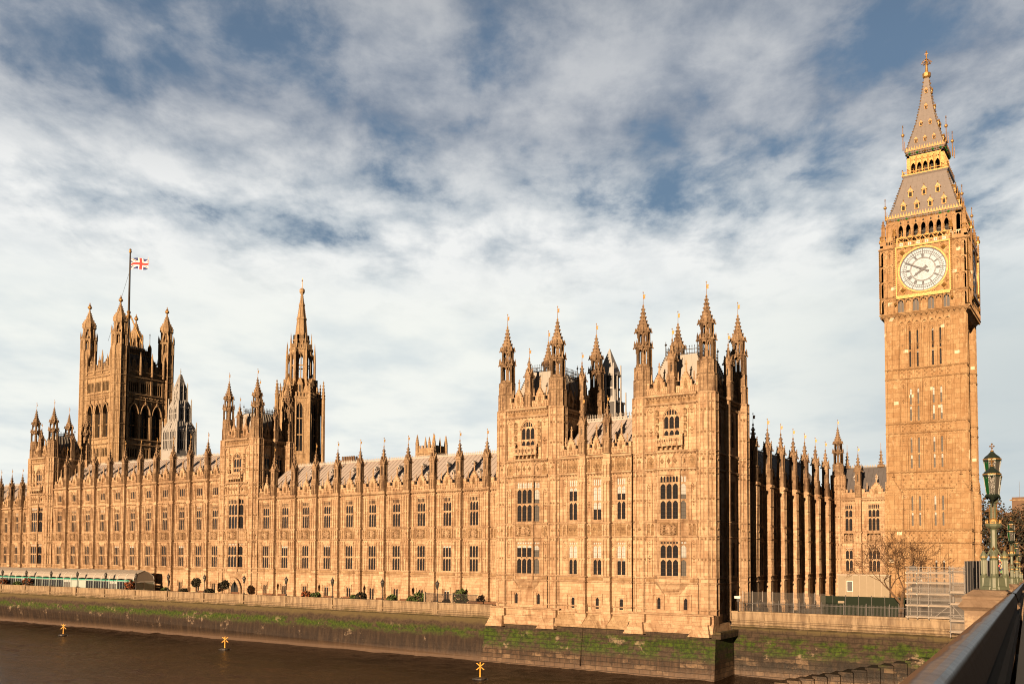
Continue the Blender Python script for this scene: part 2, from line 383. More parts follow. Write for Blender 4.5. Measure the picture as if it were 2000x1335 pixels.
def inst(mesh, name, parent, world, deg=0, sc=1.0):
    o = bpy.data.objects.new(name, mesh); COL.objects.link(o); o.parent = parent
    if parent:
        pl = Vector(world)-wloc(parent); a = 0; q = parent
        while q: a += q.rotation_euler.z; q = q.parent
        if a: pl = Matrix.Rotation(-a, 3, 'Z') @ pl
        o.location = pl; o.rotation_euler.z = R_(deg)-a
    else: o.location = world; o.rotation_euler.z = R_(deg)
    o.scale = (sc, sc, sc) if not isinstance(sc, tuple) else sc
    return o
def child(mesh, name, parent, loc=(0, 0, 0)):
    o = bpy.data.objects.new(name, mesh); COL.objects.link(o); o.parent = parent; o.location = loc; return o

# ------------------------------------------------------------------ gothic components
def arch_pts(u0, u1, zs, zt, n=5):
    """left half of a pointed arch from (u0, zs) up to (mid, zt)"""
    mid = (u0+u1)/2; out = []
    for i in range(n+1):
        t = i/n; out.append((u0+(mid-u0)*(1-math.cos(t*math.pi/2*.92)/1.0 if False else t**1.55), zs+(zt-zs)*(1-(1-t)**1.45)))
    return out
def head(mb, u0, u1, zs, zt, zT, y0, y1, mk='stone', n=4):
    """the masonry above a pointed light: two spandrels"""
    mid = (u0+u1)/2; L = arch_pts(u0, u1, zs, zt, n)
    mb.extr(L+[(mid, zT), (u0, zT)], y0, y1, mk)
    Rr = [(u0+u1-u, z) for u, z in L]
    mb.extr([(mid, zT)]+Rr[::-1][0:0]+[(u, z) for u, z in reversed(Rr)]+[(u1, zT)], y0, y1, mk)
def wall(mb, u0, u1, z0, z1, holes=(), y=0.0, dep=.45, mk='stone'):
    """a wall face with rectangular openings and their reveals"""
    zs = sorted({z0, z1} | {h[2] for h in holes} | {h[3] for h in holes})
    for za, zb in zip(zs, zs[1:]):
        cur = u0
        for a, b, c, d in sorted(h for h in holes if h[2] <= za+1e-6 and h[3] >= zb-1e-6):
            if a > cur+1e-6: mb.quad((cur, y, za), (a, y, za), (a, y, zb), (cur, y, zb), mk)
            cur = b
        if u1 > cur+1e-6: mb.quad((cur, y, za), (u1, y, za), (u1, y, zb), (cur, y, zb), mk)
    for a, b, c, d in holes:
        mb.quad((a, y, c), (a, y, d), (a, y+dep, d), (a, y+dep, c), mk); mb.quad((b, y, c), (b, y+dep, c), (b, y+dep, d), (b, y, d), mk)
        mb.quad((a, y, c), (a, y+dep, c), (b, y+dep, c), (b, y, c), mk); mb.quad((a, y, d), (b, y, d), (b, y+dep, d), (a, y+dep, d), mk)
WIN = {}
def window_mesh(w, h, lights, rows=(), trac=0.0, arched=False, hood=0, gl='glass', slim=.11):
    """stone frame of a traceried window plus its pane; origin bottom centre on the wall plane"""
    key = (w, h, lights, rows, trac, arched, hood, gl)
    if key in WIN: return WIN[key]
    mb = MB(); a, b = -w/2, w/2; y0, y1 = .11, .20; lw = w/lights
    zt = [0]+list(rows)+[h]
    htop = h-trac
    for i in range(1, lights): mb.box(a+i*lw-slim/2, a+i*lw+slim/2, y0-.02, y1, 0, h)
    mb.box(a-.002, a+.06, y0, y1+.002, .001, h-.001); mb.box(b-.06, b+.002, y0, y1+.002, .001, h-.001)
    for z in rows: mb.box(a+.001, b-.001, y0-.02, y1+.001, z-.07, z+.07)
    tops = list(rows)+[htop]
    for t in tops:
        tt = t-.07 if t in rows else t
        for i in range(lights): head(mb, a+i*lw+.02, a+(i+1)*lw-.02, tt-min(.55, lw*.95), tt-.05, tt+(0.0 if t in rows else .12), y0+.03, y1-.003)
    if trac:
        q = trac-.1
        for i in range(lights):
            u = a+i*lw+lw/2; mb.box(u-.045, u+.045, y0+.02, y1, htop+.02, h-.002)
            for k in (0, 1): head(mb, a+i*lw+k*lw/2+.02, a+i*lw+(k+1)*lw/2-.02, h-q*.5, h-.12, h-.003, y0+.035, y1-.004, n=3)
    if arched:
        head(mb, a, b, h-arched, h-.02, h+.001, y0-.10, y1-.03, n=6)
    if hood:
        o = hood
        mb.box(a-o-.14, b+o+.14, -.16, 0, h+.22, h+.38); mb.box(a-o-.14, a-o, -.13, 0, -.1 if hood > .2 else h*.55, h+.22); mb.box(b+o, b+o+.14, -.13, 0, -.1 if hood > .2 else h*.55, h+.22)
    else: mb.box(a-.12, b+.12, -.10, .1, -.10, 0.0)
    pm = MB(); pm.quad((a, .185, 0), (b, .185, 0), (b, .185, h), (a, .185, h), gl)
    WIN[key] = (mb.mesh('window'), pm.mesh('pane')); return WIN[key]
def put_window(parent, x, y, z, deg, *a, **k):
    f, p = window_mesh(*a, **k); o = inst(f, 'window', parent, (x, y, z), deg); child(p, 'pane', o); return o
def relief_mesh(w, h, seed, name='carved_panel'):
    """a carved coat of arms: shield, crown, two upright beasts and a scroll as a real height field"""
    rnd = random.Random(seed); st = []
    def stroke(pts, r, H):
        for p, q in zip(pts, pts[1:]): st.append((p, q, r, H))
    stroke([(0, -.22), (0, .12)], .17, .9); stroke([(-.10, .12), (.10, .12)], .08, .9); stroke([(-.09, .34), (.09, .34)], .06, .8); stroke([(0, .34), (0, .46)], .04, .7)
    for s in (-1, 1):
        stroke([(s*.40, -.38), (s*.30, -.12), (s*.36, .12), (s*.29, .33)], .075, 1.0); stroke([(s*.29, .33), (s*.20, .30)], .06, .9)
        stroke([(s*.33, .10), (s*.17, .18)], .045, .8); stroke([(s*.32, -.08), (s*.16, -.05)], .045, .8); stroke([(s*.38, -.35), (s*.22, -.40)], .045, .8)
        stroke([(s*.42, -.2), (s*.47, .05), (s*.42, .25)], .03, .6)
    stroke([(-.40, -.44), (.40, -.44)], .04, .5)
    nx, nz = 26, 22; vs = []
    for j in range(nz+1):
        for i in range(nx+1):
            u, z = i/nx-.5, j/nz-.5; hh = 0
            for p, q, r, H in st:
                dx, dz = q[0]-p[0], q[1]-p[1]; L = dx*dx+dz*dz+1e-9; t = max(0, min(1, ((u-p[0])*dx+(z-p[1])*dz)/L))
                d = math.hypot(u-p[0]-t*dx, z-p[1]-t*dz)
                if d < r*1.15: hh = max(hh, H*math.sqrt(max(0, 1-(d/r/1.15)**2)))
            edge = min(i, nx-i, j, nz-j)
            vs.append((u*w, -.40*hh*(.8+.4*rnd.random()) if edge > 0 else 0.0, z*h+h/2))
    fs = [(j*(nx+1)+i, j*(nx+1)+i+1, (j+1)*(nx+1)+i+1, (j+1)*(nx+1)+i) for j in range(nz) for i in range(nx)]
    mb = MB(); hi = [f for f in fs if max(vs[i][1] for i in f) < -.06]; hs_ = set(hi); mb.add(vs, [f for f in fs if f not in hs_], 'carved'); mb.add(vs, hi, 'stone'); e = .07  # darker stone behind the figures stands in for the shadow between them
    mb.box(-w/2-e, -w/2, -.10, 0, -e, h+e, 'carved'); mb.box(w/2, w/2+e, -.10, 0, -e, h+e, 'carved'); mb.box(-w/2, w/2, -.09, 0, -e, 0, 'carved'); mb.box(-w/2, w/2, -.09, 0, h, h+e, 'carved')
    return mb.mesh(name)
ARMS = [relief_mesh(1.55, 1.42, s) for s in (3, 8)]
ARMSW = relief_mesh(2.2, 1.42, 5)

def ribs(mb, u0, u1, z0, z1, n, y=0.0, p=.08, w=.11, heads=True, mk='stone', lumps=0):
    """blind panelling: n thin shafts with little pointed heads between them"""
    p = max(p*1.7, .13); st = (u1-u0)/n
    for i in range(n+1): mb.box(u0+i*st-w/2, u0+i*st+w/2, y-p, y, z0, z1, mk)
    if heads:
        for i in range(n): head(mb, u0+i*st+w/2, u0+(i+1)*st-w/2, z1-min(st*.75, .6), z1-.08, z1, y-p*.8, y, mk, 3)
    for _ in range(lumps): mb.octa(u0+random.random()*(u1-u0), y-.03, z0+random.random()*(z1-z0), .12, .16, mk)
def boss(mb, u, z, y=0.0, s=.22, mk='carved'):
    """a carved leaf knot on a wall panel"""
    for du, dz, r in ((0, 0, 1), (0, 1.5, .75), (0, -1.5, .75), (.9, .4, .6), (-.9, .4, .6)): mb.octa(u+du*s, y-.02, z+dz*s, s*.62*r, s*.8*r, mk)
def course(mb, u0, u1, z, h=.18, p=.18, y=0.0, corb=0.0, mk='stone', mk2='carved'):
    """a moulded string: drip over a hollow, with leaf bosses under it when it is a cornice"""
    mb.add([(u0, y, z-h*.9), (u1, y, z-h*.9), (u0, y-p*.45, z-h*.35), (u1, y-p*.45, z-h*.35), (u0, y-p, z), (u1, y-p, z), (u0, y-p, z+h*.45), (u1, y-p, z+h*.45), (u0, y, z+h), (u1, y, z+h)],
           [(0, 1, 3, 2), (2, 3, 5, 4), (4, 5, 7, 6), (6, 7, 9, 8), (0, 2, 4, 6, 8), (1, 9, 7, 5, 3)], mk)
    if corb:
        n = max(1, int((u1-u0)/corb)); s = (u1-u0)/n
        for i in range(n): mb.octa(u0+(i+.5)*s, y-p*.55, z-h*.35, .13+.05*random.random(), .15, mk2)
def buttress(mb, uc, z0, z1, w=1.0, d=.75, y=0.0, mk='stone'):
    mb.box(uc-w/2-.12, uc+w/2+.12, y-d-.16, y, z0, 9.0, mk); mb.frus(uc-w/2-.12, uc+w/2+.12, y-d-.16, y, 9.0, uc-w/2, uc+w/2, y-d, y, 9.25, mk)
    mb.box(uc-w/2, uc+w/2, y-d, y, 9.25, z1, mk)
    for a, b in ((12.75, 14.9), (15.0, 17.6), (17.85, 19.45), (19.7, 22.2), (22.3, 24.8), (25.4, 27.0), (27.0, 28.8)):
        if b < z1:
            ribs(mb, uc-w/2+.06, uc+w/2-.06, a, b, 2, y-d, .06, .10, True, mk)
            if 17 < a < 18: mb.octa(uc, y-d-.02, 18.7, .2, .26, 'carved')
    for z, h in ((12.05, .16), (12.68, .14), (17.72, .15), (19.55, .14)):
        course(mb, uc-w/2-.02, uc+w/2+.02, z, h, .17, y-d); mb.box(uc+w/2, uc+w/2+.13, y-d-.1, y, z-.05, z+h*.6, mk); mb.box(uc-w/2-.13, uc-w/2, y-d-.1, y, z-.05, z+h*.6, mk)
def crockets(mb, cx, cy, prof, n, rot, mk, step=.55, r=.11):
    for i in range(n):
        a = rot+2*math.pi*i/n
        for (z0, r0), (z1, r1) in zip(prof, prof[1:]):
            k = max(1, int((z1-z0)/step))
            for j in range(k):
                t = (j+.5)/k; rr = r0+(r1-r0)*t+r*.45
                mb.octa(cx+rr*math.cos(a), cy+rr*math.sin(a), z0+(z1-z0)*t, r*(1-.3*t), r*1.15, mk)
def vane(h=1.35):
    mb = MB(); mb.tube((0, 0, -.1), (0, 0, h), .035, .02, 6, 'gold'); mb.ball(0, 0, h, .085, 'gold'); mb.ball(0, 0, .05, .09, 'gold')
    mb.extr([(.03, h*.50), (.30, h*.52), (.24, h*.64), (.32, h*.80), (.03, h*.84)], -.015, .015, 'gold'); return mb.mesh('finial')
VANE = vane(); VANE_L = vane(1.7)
def pinnacle_mesh(H=7.4, w=1.0, sl=True, mk='weathered'):
    """square buttress pinnacle: niche slits, four gablets, crocketed spirelet; origin at the cornice"""
    mb = MB(); q = w/2; z1 = 1.9; z2 = H*.62
    mb.box(-q, q, -q*.85, q*.85, 0, z1, mk)
    for y in (-q*.85,): ribs(mb, -q+.07, q-.07, .15, z1-.1, 2, y, .05, .09, True, mk)
    mb.box(-q-.08, q+.08, -q*.85-.08, q*.85+.08, z1, z1+.14, mk)
    c = q*.88
    mb.box(-c+.14, c-.14, -c+.14, c-.14, z1+.14, z2, mk)
    for sx in (-1, 1):
        for sy in (-1, 1): mb.box(min(sx*c, sx*(c-.3)), max(sx*c, sx*(c-.3)), min(sy*c, sy*(c-.3)), max(sy*c, sy*(c-.3)), z1+.14, z2, mk)
    for a in (0, 90, 180, 270):
        mb.at(0, 0, a)
        mb.box(-c+.29, c-.29, -c+.015, -c+.2, z1+.14, z1+.75, mk); mb.box(-c+.29, c-.29, -c+.015, -c+.2, z2-.45, z2, mk)
        mb.extr([(-.07, z1+.9), (.07, z1+.9), (.07, z2-.6), (-.07, z2-.6)], -c+.125, -c+.2, 'black')
        mb.extr([(-q*1.02, z2-.12), (q*1.02, z2-.12), (0, z2+.95)], -q*1.04, -q*.62, mk)
        for t in (.25, .55, .85):
            for sx in (-1, 1): mb.octa(sx*q*1.05*(1-t)+.0, -q*1.05, z2-.05+t*1.0, .085, .1, mk)
        mb.octa(0, -q*1.04, z2+1.05, .10, .16, mk)
        mb.octa(q*1.12, -q*1.12, z2-.05, .14, .16, mk)
    mb.at(0, 0)
    pr = [(z2-.05, q*1.12), (z2+.5, q*.90), (z2+1.3, q*.52), (H-.35, .09)]
    mb.lathe(0, 0, pr, 4, math.pi/4, mk); crockets(mb, 0, 0, [(z2+.4, q*.92), (z2+1.3, q*.55), (H-.5, .13)], 4, math.pi/4, mk, .46, .13)
    mb.octa(0, 0, H-.55, .20, .14, mk); mb.octa(0, 0, H-.15, .15, .22, mk); mb.octa(0, 0, H-1.1, .24, .13, mk)
    return mb.mesh('pinnacle')
PIN = pinnacle_mesh(); PIN_S = pinnacle_mesh(6.9)
def put_pin(parent, x, y, z, me=None, H=7.4, sc=1.0, name='pinnacle'):
    o = inst(me or PIN, name, parent, (x, y, z), 0, sc); child(VANE, 'finial', o, (0, 0, H-.05)); return o
def turret_mesh(r=1.14, mk='weathered'):
    """octagonal corner turret above the cornice (z=0): panelled drum, tall open lantern, crown, small lantern, crocketed spire; about 12 m"""
    mb = MB(); n = 8; c8 = math.cos(math.pi/8)
    def drum(z0, z1, R, bands):
        mb.lathe(0, 0, [(z0, R), (z1, R)], n, None, mk)
        for i in range(n):
            a = math.pi/n+2*math.pi*i/n; mb.lathe((R+.01)*math.cos(a), (R+.01)*math.sin(a), [(z0, .10), (z1, .10)], 5, a, mk, False)
            a = 2*math.pi*i/n; f = R*c8; mb.lathe((f+.0)*math.cos(a), (f+.0)*math.sin(a), [(z0, .07), (z1, .07)], 4, a, mk, False)
        for z in bands: mb.lathe(0, 0, [(z-.10, R+.02), (z, R+.13), (z+.10, R+.02)], n, None, mk)
    def lantern(z0, z1, R, core):
        for i in range(n):
            a = math.pi/n+2*math.pi*i/n; mb.lathe(R*.93*math.cos(a), R*.93*math.sin(a), [(z0, R*.20), (z1, R*.20)], 6, a, mk, False)
            a2 = 2*math.pi*i/n
            mb.at(0, 0, math.degrees(a2)+90)
            f = R*c8; hw = R*math.sin(math.pi/8)*.78
            head(mb, -hw, hw, z1-.55, z1-.12, z1, -f, -f+.16, mk, 3); mb.box(-hw, hw, -f, -f+.15, z0, z0+.28, mk)
            if i % 2: mb.box(-.05, .05, -f+.01, -f+.12, z0+.28, z1-.2, mk)
        mb.at(0, 0)
        mb.lathe(0, 0, [(z0, core), (z1, core)], 8, None, mk)
    def ring(z, R, up=.5):
        mb.lathe(0, 0, [(z-.18, R*.95), (z, R+.16), (z+.14, R+.10), (z+.2, R*.9)], n, None, mk)
        for i in range(n):
            a = math.pi/n+2*math.pi*i/n
            mb.lathe((R+.12)*math.cos(a), (R+.12)*math.sin(a), [(z, .11), (z+up*.55, .10), (z+up, .02)], 4, a, mk)
            mb.octa((R+.24)*math.cos(a), (R+.24)*math.sin(a), z-.02, .13, .15, mk)
            a = 2*math.pi*i/n; mb.octa((R*.98)*math.cos(a), (R*.98)*math.sin(a), z+up*.45, .15, .30, mk)
    drum(0, 2.4, r, (.15, 2.3)); drum(2.4, 4.0, r*.93, (3.95,))
    for i in range(n):                                         # blind arches of the upper drum
        mb.at(0, 0, 360*i/n+90); f = r*.93*c8; head(mb, -.36, .36, 3.2, 3.65, 3.85, -f-.07, -f+.02, mk, 3)
    mb.at(0, 0)
    lantern(4.05, 6.35, r*.86, r*.20); ring(6.5, r*.86, .95)
    lantern(6.6, 8.35, r*.70, r*.18); ring(8.5, r*.74, .6)
    pr = [(8.5, r*.80), (9.2, r*.62), (10.2, r*.30), (11.7, .09)]
    mb.lathe(0, 0, pr, n, None, mk); crockets(mb, 0, 0, pr, 8, math.pi/8, mk, .42, .14)
    mb.octa(0, 0, 10.75, .30, .16, mk); mb.octa(0, 0, 11.35, .24, .15, mk); mb.octa(0, 0, 11.85, .17, .28, mk)
    return mb.mesh('turret')
TUR = turret_mesh()
def put_turret(parent, x, y, z, sc=1.0):
    o = inst(TUR, 'turret', parent, (x, y, z), 0, sc); child(VANE_L, 'finial', o, (0, 0, 11.95)); return o
def parapet_bay(mb, u0, u1, z, y=0.0, H=1.45, gable=True, fin=True, mk='stone'):
    """pierced battlement of one bay with a stepped central gablet and its stone finial"""
    t = .32; w = u1-u0
    mb.box(u0, u1, y, y+t, z, z+H*.62, mk)
    n = 7; s = w/n
    for i in range(n):
        if i % 2 == 0: mb.box(u0+i*s+.02, u0+(i+1)*s-.02, y+.001, y+t-.001, z+H*.62, z+H, mk); mb.box(u0+i*s-.04, u0+(i+1)*s+.04, y-.05, y+t+.05, z+H, z+H+.09, mk)
        else: mb.box(u0+i*s+.04, u0+(i+1)*s-.04, y-.05, y+t+.05, z+H*.62, z+H*.62+.08, mk)
    ribs(mb, u0+.12, u1-.12, z+.12, z+H*.60, 12, y, .06, .075, True, mk)
    if gable:
        c = (u0+u1)/2; g = w*.15
        mb.extr([(c-g, z+H*.3), (c+g, z+H*.3), (c+g, z+H+.35), (c+g*.5, z+H+.75), (c, z+H+1.2), (c-g*.5, z+H+.75), (c-g, z+H+.35)], y-.10, y+t+.02, mk)
        mb.extr([(c-g*.42, z+H*.4), (c+g*.42, z+H*.4), (c+g*.42, z+H*.95), (c, z+H+.35), (c-g*.42, z+H*.95)], y-.16, y-.10, 'carved')
        mb.octa(c, y-.2, z+H*.75, .22, .45, 'carved')
        for sx in (-1, 1):
            for k in range(3): mb.octa(c+sx*(g*1.02-k*g*.33), y, z+H+.40+k*.30, .13, .15, mk)
        if fin:
            mb.tube((c, y+.1, z+H+1.1), (c, y+.1, z+H+2.0), .13, .10, 6, mk); mb.octa(c, y+.1, z+H+2.1, .24, .18, mk); mb.octa(c, y+.1, z+H+2.4, .12, .22, mk)
            for sx in (-1, 1): mb.tube((c+sx*w*.29, y+.1, z+H), (c+sx*w*.29, y+.1, z+H+1.15), .12, .06, 5, mk)
def slate_roof(root, name, x0, x1, y0, y1, z0, z1, mk='roof', bat=.82, crest=True, dorm=(), wl=None):
    """a roof pitch facing the river with raised battens, ridge cresting and little ventilating dormers"""
    mb = MB(); t = .12
    mb.add([(x0, y0, z0), (x1, y0, z0), (x1, y1, z1), (x0, y1, z1), (x1, 2*y1-y0, z0), (x0, 2*y1-y0, z0)], [(0, 1, 2, 3), (3, 2, 4, 5), (1, 4, 2), (0, 3, 5)], mk)
    n = int((x1-x0)/bat); s = (x1-x0)/n; L = Vector((0, y1-y0, z1-z0)); nn = Vector((0, -(z1-z0), y1-y0)).normalized()*.07
    for i in range(n+1):
        x = x0+i*s; a = Vector((0, y0, z0)); b = Vector((0, y1, z1))
        mb.add([(x-.035, *(a)[1:]), (x+.035, *(a)[1:]), (x+.035, *(b)[1:]), (x-.035, *(b)[1:]), (x-.035, *(a+nn)[1:]), (x+.035, *(a+nn)[1:]), (x+.035, *(b+nn)[1:]), (x-.035, *(b+nn)[1:])],
               [(4, 5, 6, 7), (0, 4, 7, 3), (1, 2, 6, 5), (0, 1, 5, 4)], mk)
    mb.box(x0, x1, y1-.12, y1+.12, z1-.05, z1+.14, mk)
    o = mb.build(name, root)
    if crest:
        cm = MB(); k = int((x1-x0)/.42); s = (x1-x0)/k
        for i in range(k): cm.add([(x0+(i+.12)*s, y1, z1+.14), (x0+(i+.88)*s, y1, z1+.14), (x0+(i+.5)*s, y1+.03, z1+.62), (x0+(i+.5)*s, y1-.06, z1+.14)], [(0, 1, 2), (1, 3, 2), (3, 0, 2)], 'zinc')
        cm.box(x0, x1, y1-.04, y1+.04, z1+.30, z1+.36, 'zinc')
        o2 = cm.build('ridge_cresting', root); o2.parent = o; o2.location = (0, 0, 0)
    for u, t in dorm:
        y = y0+(y1-y0)*t; z = z0+(z1-z0)*t; d = inst(DORM, 'roof_vent', root, (u, y, z)); pl = d.location.copy(); d.parent = o; d.location = pl
    return o
_d = MB(); _d.box(-.20, .20, -.25, .5, -.1, .42, 'roof'); _d.extr([(-.30, .40), (.30, .40), (0, .78)], -.32, .5, 'zinc'); _d.extr([(-.12, .05), (.12, .05), (.12, .36), (-.12, .36)], -.262, -.25, 'black')
DORM = _d.mesh('roof_vent')
def hatch_mesh():
    mb = MB(); mb.box(-.45, .45, -.55, .6, -.3, .55, 'roof_dark'); mb.box(-.55, .55, -.65, .6, .55, .66, 'roof'); mb.box(-.33, .33, -.56, -.55, -.2, .45, 'black'); return mb.mesh('dormer')
HATCH = hatch_mesh()

# ------------------------------------------------------------------ setting: river, ground
mb = MB(); WX0, WX1, WY0, WY1, WS = -230.0, 2.0, 36.0, 111.0, .5
for a in ((-900, -600, 500, WY0), (-900, WY0, WX0, 112.5), (WX1, WY0, 500, 112.5), (WX0, WY1, WX1, 112.5)): mb.quad((a[0], a[1], 1), (a[2], a[1], 1), (a[2], a[3], 1), (a[0], a[3], 1), 'water')
nx, ny = int((WX1-WX0)/WS), int((WY1-WY0)/WS); vs = []
for j in range(ny+1):
    for i in range(nx+1):
        x, y = WX0+i*WS, WY0+j*WS; e = min(i, nx-i, j, ny-j)
        h = .15*noise.noise((x*.20+y*.06, y*.26, 1))+.11*noise.noise((x*.48, y*.62+x*.1, 5))+.05*noise.noise((x*1.1, y*1.3, 9))
        h *= .35+1.1*max(0, .5+noise.noise((x*.03, y*.045, 3)))
        vs.append((x, y, 1+(h if e else 0)))
mb.add(vs, [(j*(nx+1)+i, j*(nx+1)+i+1, (j+1)*(nx+1)+i+1, (j+1)*(nx+1)+i) for j in range(ny) for i in range(nx)], 'water')
o = struct(mb, 'river'); o.data.polygons.foreach_set('use_smooth', [True]*len(o.data.polygons))
mb = MB(); mb.quad((-900, 104.2, 7.42), (-60, 104.2, 7.42), (-60, 1500, 7.42), (-900, 1500, 7.42), 'ground')
mb.quad((-60, 106, 7.42), (-41.5, 106, 7.42), (-41.5, 110.4, 7.42), (-60, 110.4, 7.42), 'ground'); mb.quad((-60, 110.4, 7.42), (900, 110.4, 7.42), (900, 1500, 7.42), (-60, 1500, 7.42), 'ground'); struct(mb, 'ground')

Y_R = 113.0                                                   # wall plane of the river front
def range_bay(mb, root, x0, x1, yw, top_storey, k, deg=0, lights=3, ox=0, oy=0, arms=True, ground=True, pale=False, base=True):
    """one bay between buttress centre lines, u along the wall; windows go in as parts"""
    T = mb.T; a0, a1 = x0, x1; c = (a0+a1)/2; ang = math.radians(deg)
    def W(u, z): return (T[0]+math.cos(T[2])*u, T[1]+math.sin(T[2])*u, z)
    ww = 1.62 if lights == 3 else 1.15
    gk = k % 7
    holes = []
    if ground:
        holes.append((c-.52, c+.52, 8.1, 10.0))
    h1 = (c-ww/2, c+ww/2, 12.9, 17.0); h2 = (c-ww/2, c+ww/2, 19.8, 24.3)
    holes += [h1, h2]
    if top_storey: holes.append((c-ww/2, c+ww/2, 26.2, 28.1))
    zt = 28.8 if top_storey else 25.0
    wall(mb, a0, a1, 7.3, zt, holes, 0, .32)
    g = 'glass_pale' if pale else 'glass'
    if ground: put_window(root, *W(c, 8.1), deg, 1.04, 1.9, 2, (), 0, hood=.16)
    put_window(root, *W(c, 12.9), deg, ww, 4.1, lights, (2.03,), .16, gl=g, slim=.085)
    put_window(root, *W(c, 19.8), deg, ww, 4.5, lights, (2.22,), .85, gl=g, slim=.085)
    if top_storey: put_window(root, *W(c, 26.2), deg, ww, 1.9, lights, (), .35)
    if base:
        mb.box(a0, a1, -.30, 0, 7.3, 8.0); course(mb, a0, a1, 8.02, .12, .24)
    for z, h, p in ((12.05, .16, .16), (12.68, .14, .14), (17.72, .15, .15), (19.55, .14, .14)): course(mb, a0, a1, z, h, p)
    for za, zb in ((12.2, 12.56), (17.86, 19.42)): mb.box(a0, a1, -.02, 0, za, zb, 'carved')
    for s in (-1, 1):                                          # blind tracery either side of the windows
        e0 = c+s*(ww/2+.22); e1 = c+s*(a1-a0)/2-s*.62
        lo, hi = min(e0, e1), max(e0, e1)
        for a, b in ((12.8, 17.5), (19.7, 24.7)):
            mb.box(min(e0-s*.10, e0), max(e0-s*.10, e0), -.10, 0, a, b); ribs(mb, lo, hi, a, b, 2, 0, .07, .09)
            boss(mb, (lo+hi)/2, a+2.1, 0, .20); boss(mb, (lo+hi)/2, b-.75, 0, .17)
        ribs(mb, lo, hi, 17.9, 19.4, 2, 0, .07, .10); 
        for q in range(5): mb.octa(lo+(hi-lo)*random.random(), -.03, 18.0+1.3*random.random(), .14, .2, 'carved')
        if top_storey:
            ribs(mb, lo, hi, 25.4, 28.3, 2, 0, .07, .09); boss(mb, (lo+hi)/2, 27.2, 0, .17)
    for a, b in ((17.1, 17.55), (24.4, 24.75)): mb.box(c-ww/2-.3, c+ww/2+.3, -.12, 0, b-.12, b); 
    if arms: inst(ARMS[k % 2], 'carved_panel', root, W(c, 17.92), deg)
    if top_storey:
        course(mb, a0, a1, 25.0, .18, .2, 0, .55)
        for i in range(4): mb.octa(c-.6+i*.4, -.02, 25.75, .17, .26, 'carved')
        mb.box(c-ww/2-.15, c+ww/2+.15, -.10, 0, 25.45, 25.52); mb.box(c-ww/2-.3, c+ww/2+.3, -.12, 0, 28.28, 28.42)
    course(mb, a0, a1, zt+.12, .30, .34, 0, .42)
    return zt+.38
def river_range(root, xs, yw, top, roof_to, ridge, groundskip=(), lights=3, pale=False, gfrom=0):
    """xs: buttress lines from right to left incl. both ends"""
    mb = MB().at(0, yw); pb = MB().at(0, yw)
    for k, (r, l) in enumerate(zip(xs, xs[1:])):
        zp = range_bay(mb, root, l, r, yw, top, k, 0, lights, ground=k not in groundskip, pale=pale)
        parapet_bay(pb, l+.5, r-.5, zp, 0.02)
    for x in xs[1:-1]:
        buttress(mb, x, 7.3, zp, 1.02, .52); put_pin(root, x, yw-.22, zp)
        course(mb, x-.66, x+.66, zp-.26, .30, .30, -.52, .3); mb.box(x-.62, x+.62, -.74, 0, zp-.3, zp-.02)
    mb.build('wall', root); pb.build('parapet', root)
    x0, x1 = min(xs), max(xs); d = []
    n = int((x1-x0)/2.55)
    for i in range(n): d.append((x1-1.9-i*2.55, .40 if i % 2 else .66))
    ro = slate_roof(root, 'roof', x0, x1, yw+.5, roof_to, zp+.2, ridge, dorm=d)
    for k, (r, l) in enumerate(zip(xs, xs[1:])):
        for s in (.26, .74):
            h = inst(HATCH, 'dormer', root, (l+(r-l)*s, yw+1.9, zp+1.05)); pl = h.location.copy(); h.parent = ro; h.location = pl
    return zp
NR = [-78.8-5.07*k for k in range(10)]
t = thing('riverside_range', 'long sunlit three-storey stone range between the twin-towered corner block and nearer river tower', 'building', (-100, Y_R, 7.4))
river_range(t, [-73.2]+NR+[-128.9], Y_R, False, 121.0, 31.5, groundskip=(1,))
CR = [-142.43-5.118*k for k in range(10)]
t = thing('riverside_range', 'taller four-storey stone range between the two river towers, partly behind the white marquee', 'building', (-166, Y_R, 7.4))
river_range(t, [-138.4]+CR+[-193.9], Y_R, True, 121.0, 34.8, groundskip=tuple(range(3, 11)))
t = thing('riverside_range', 'lower stone range at the far left edge, beyond the second river tower', 'building', (-215, Y_R, 7.4))
river_range(t, [-203.0, -205.9]+[-210.3-4.6*k for k in range(5)], Y_R, False, 121.0, 31.5, groundskip=range(9))

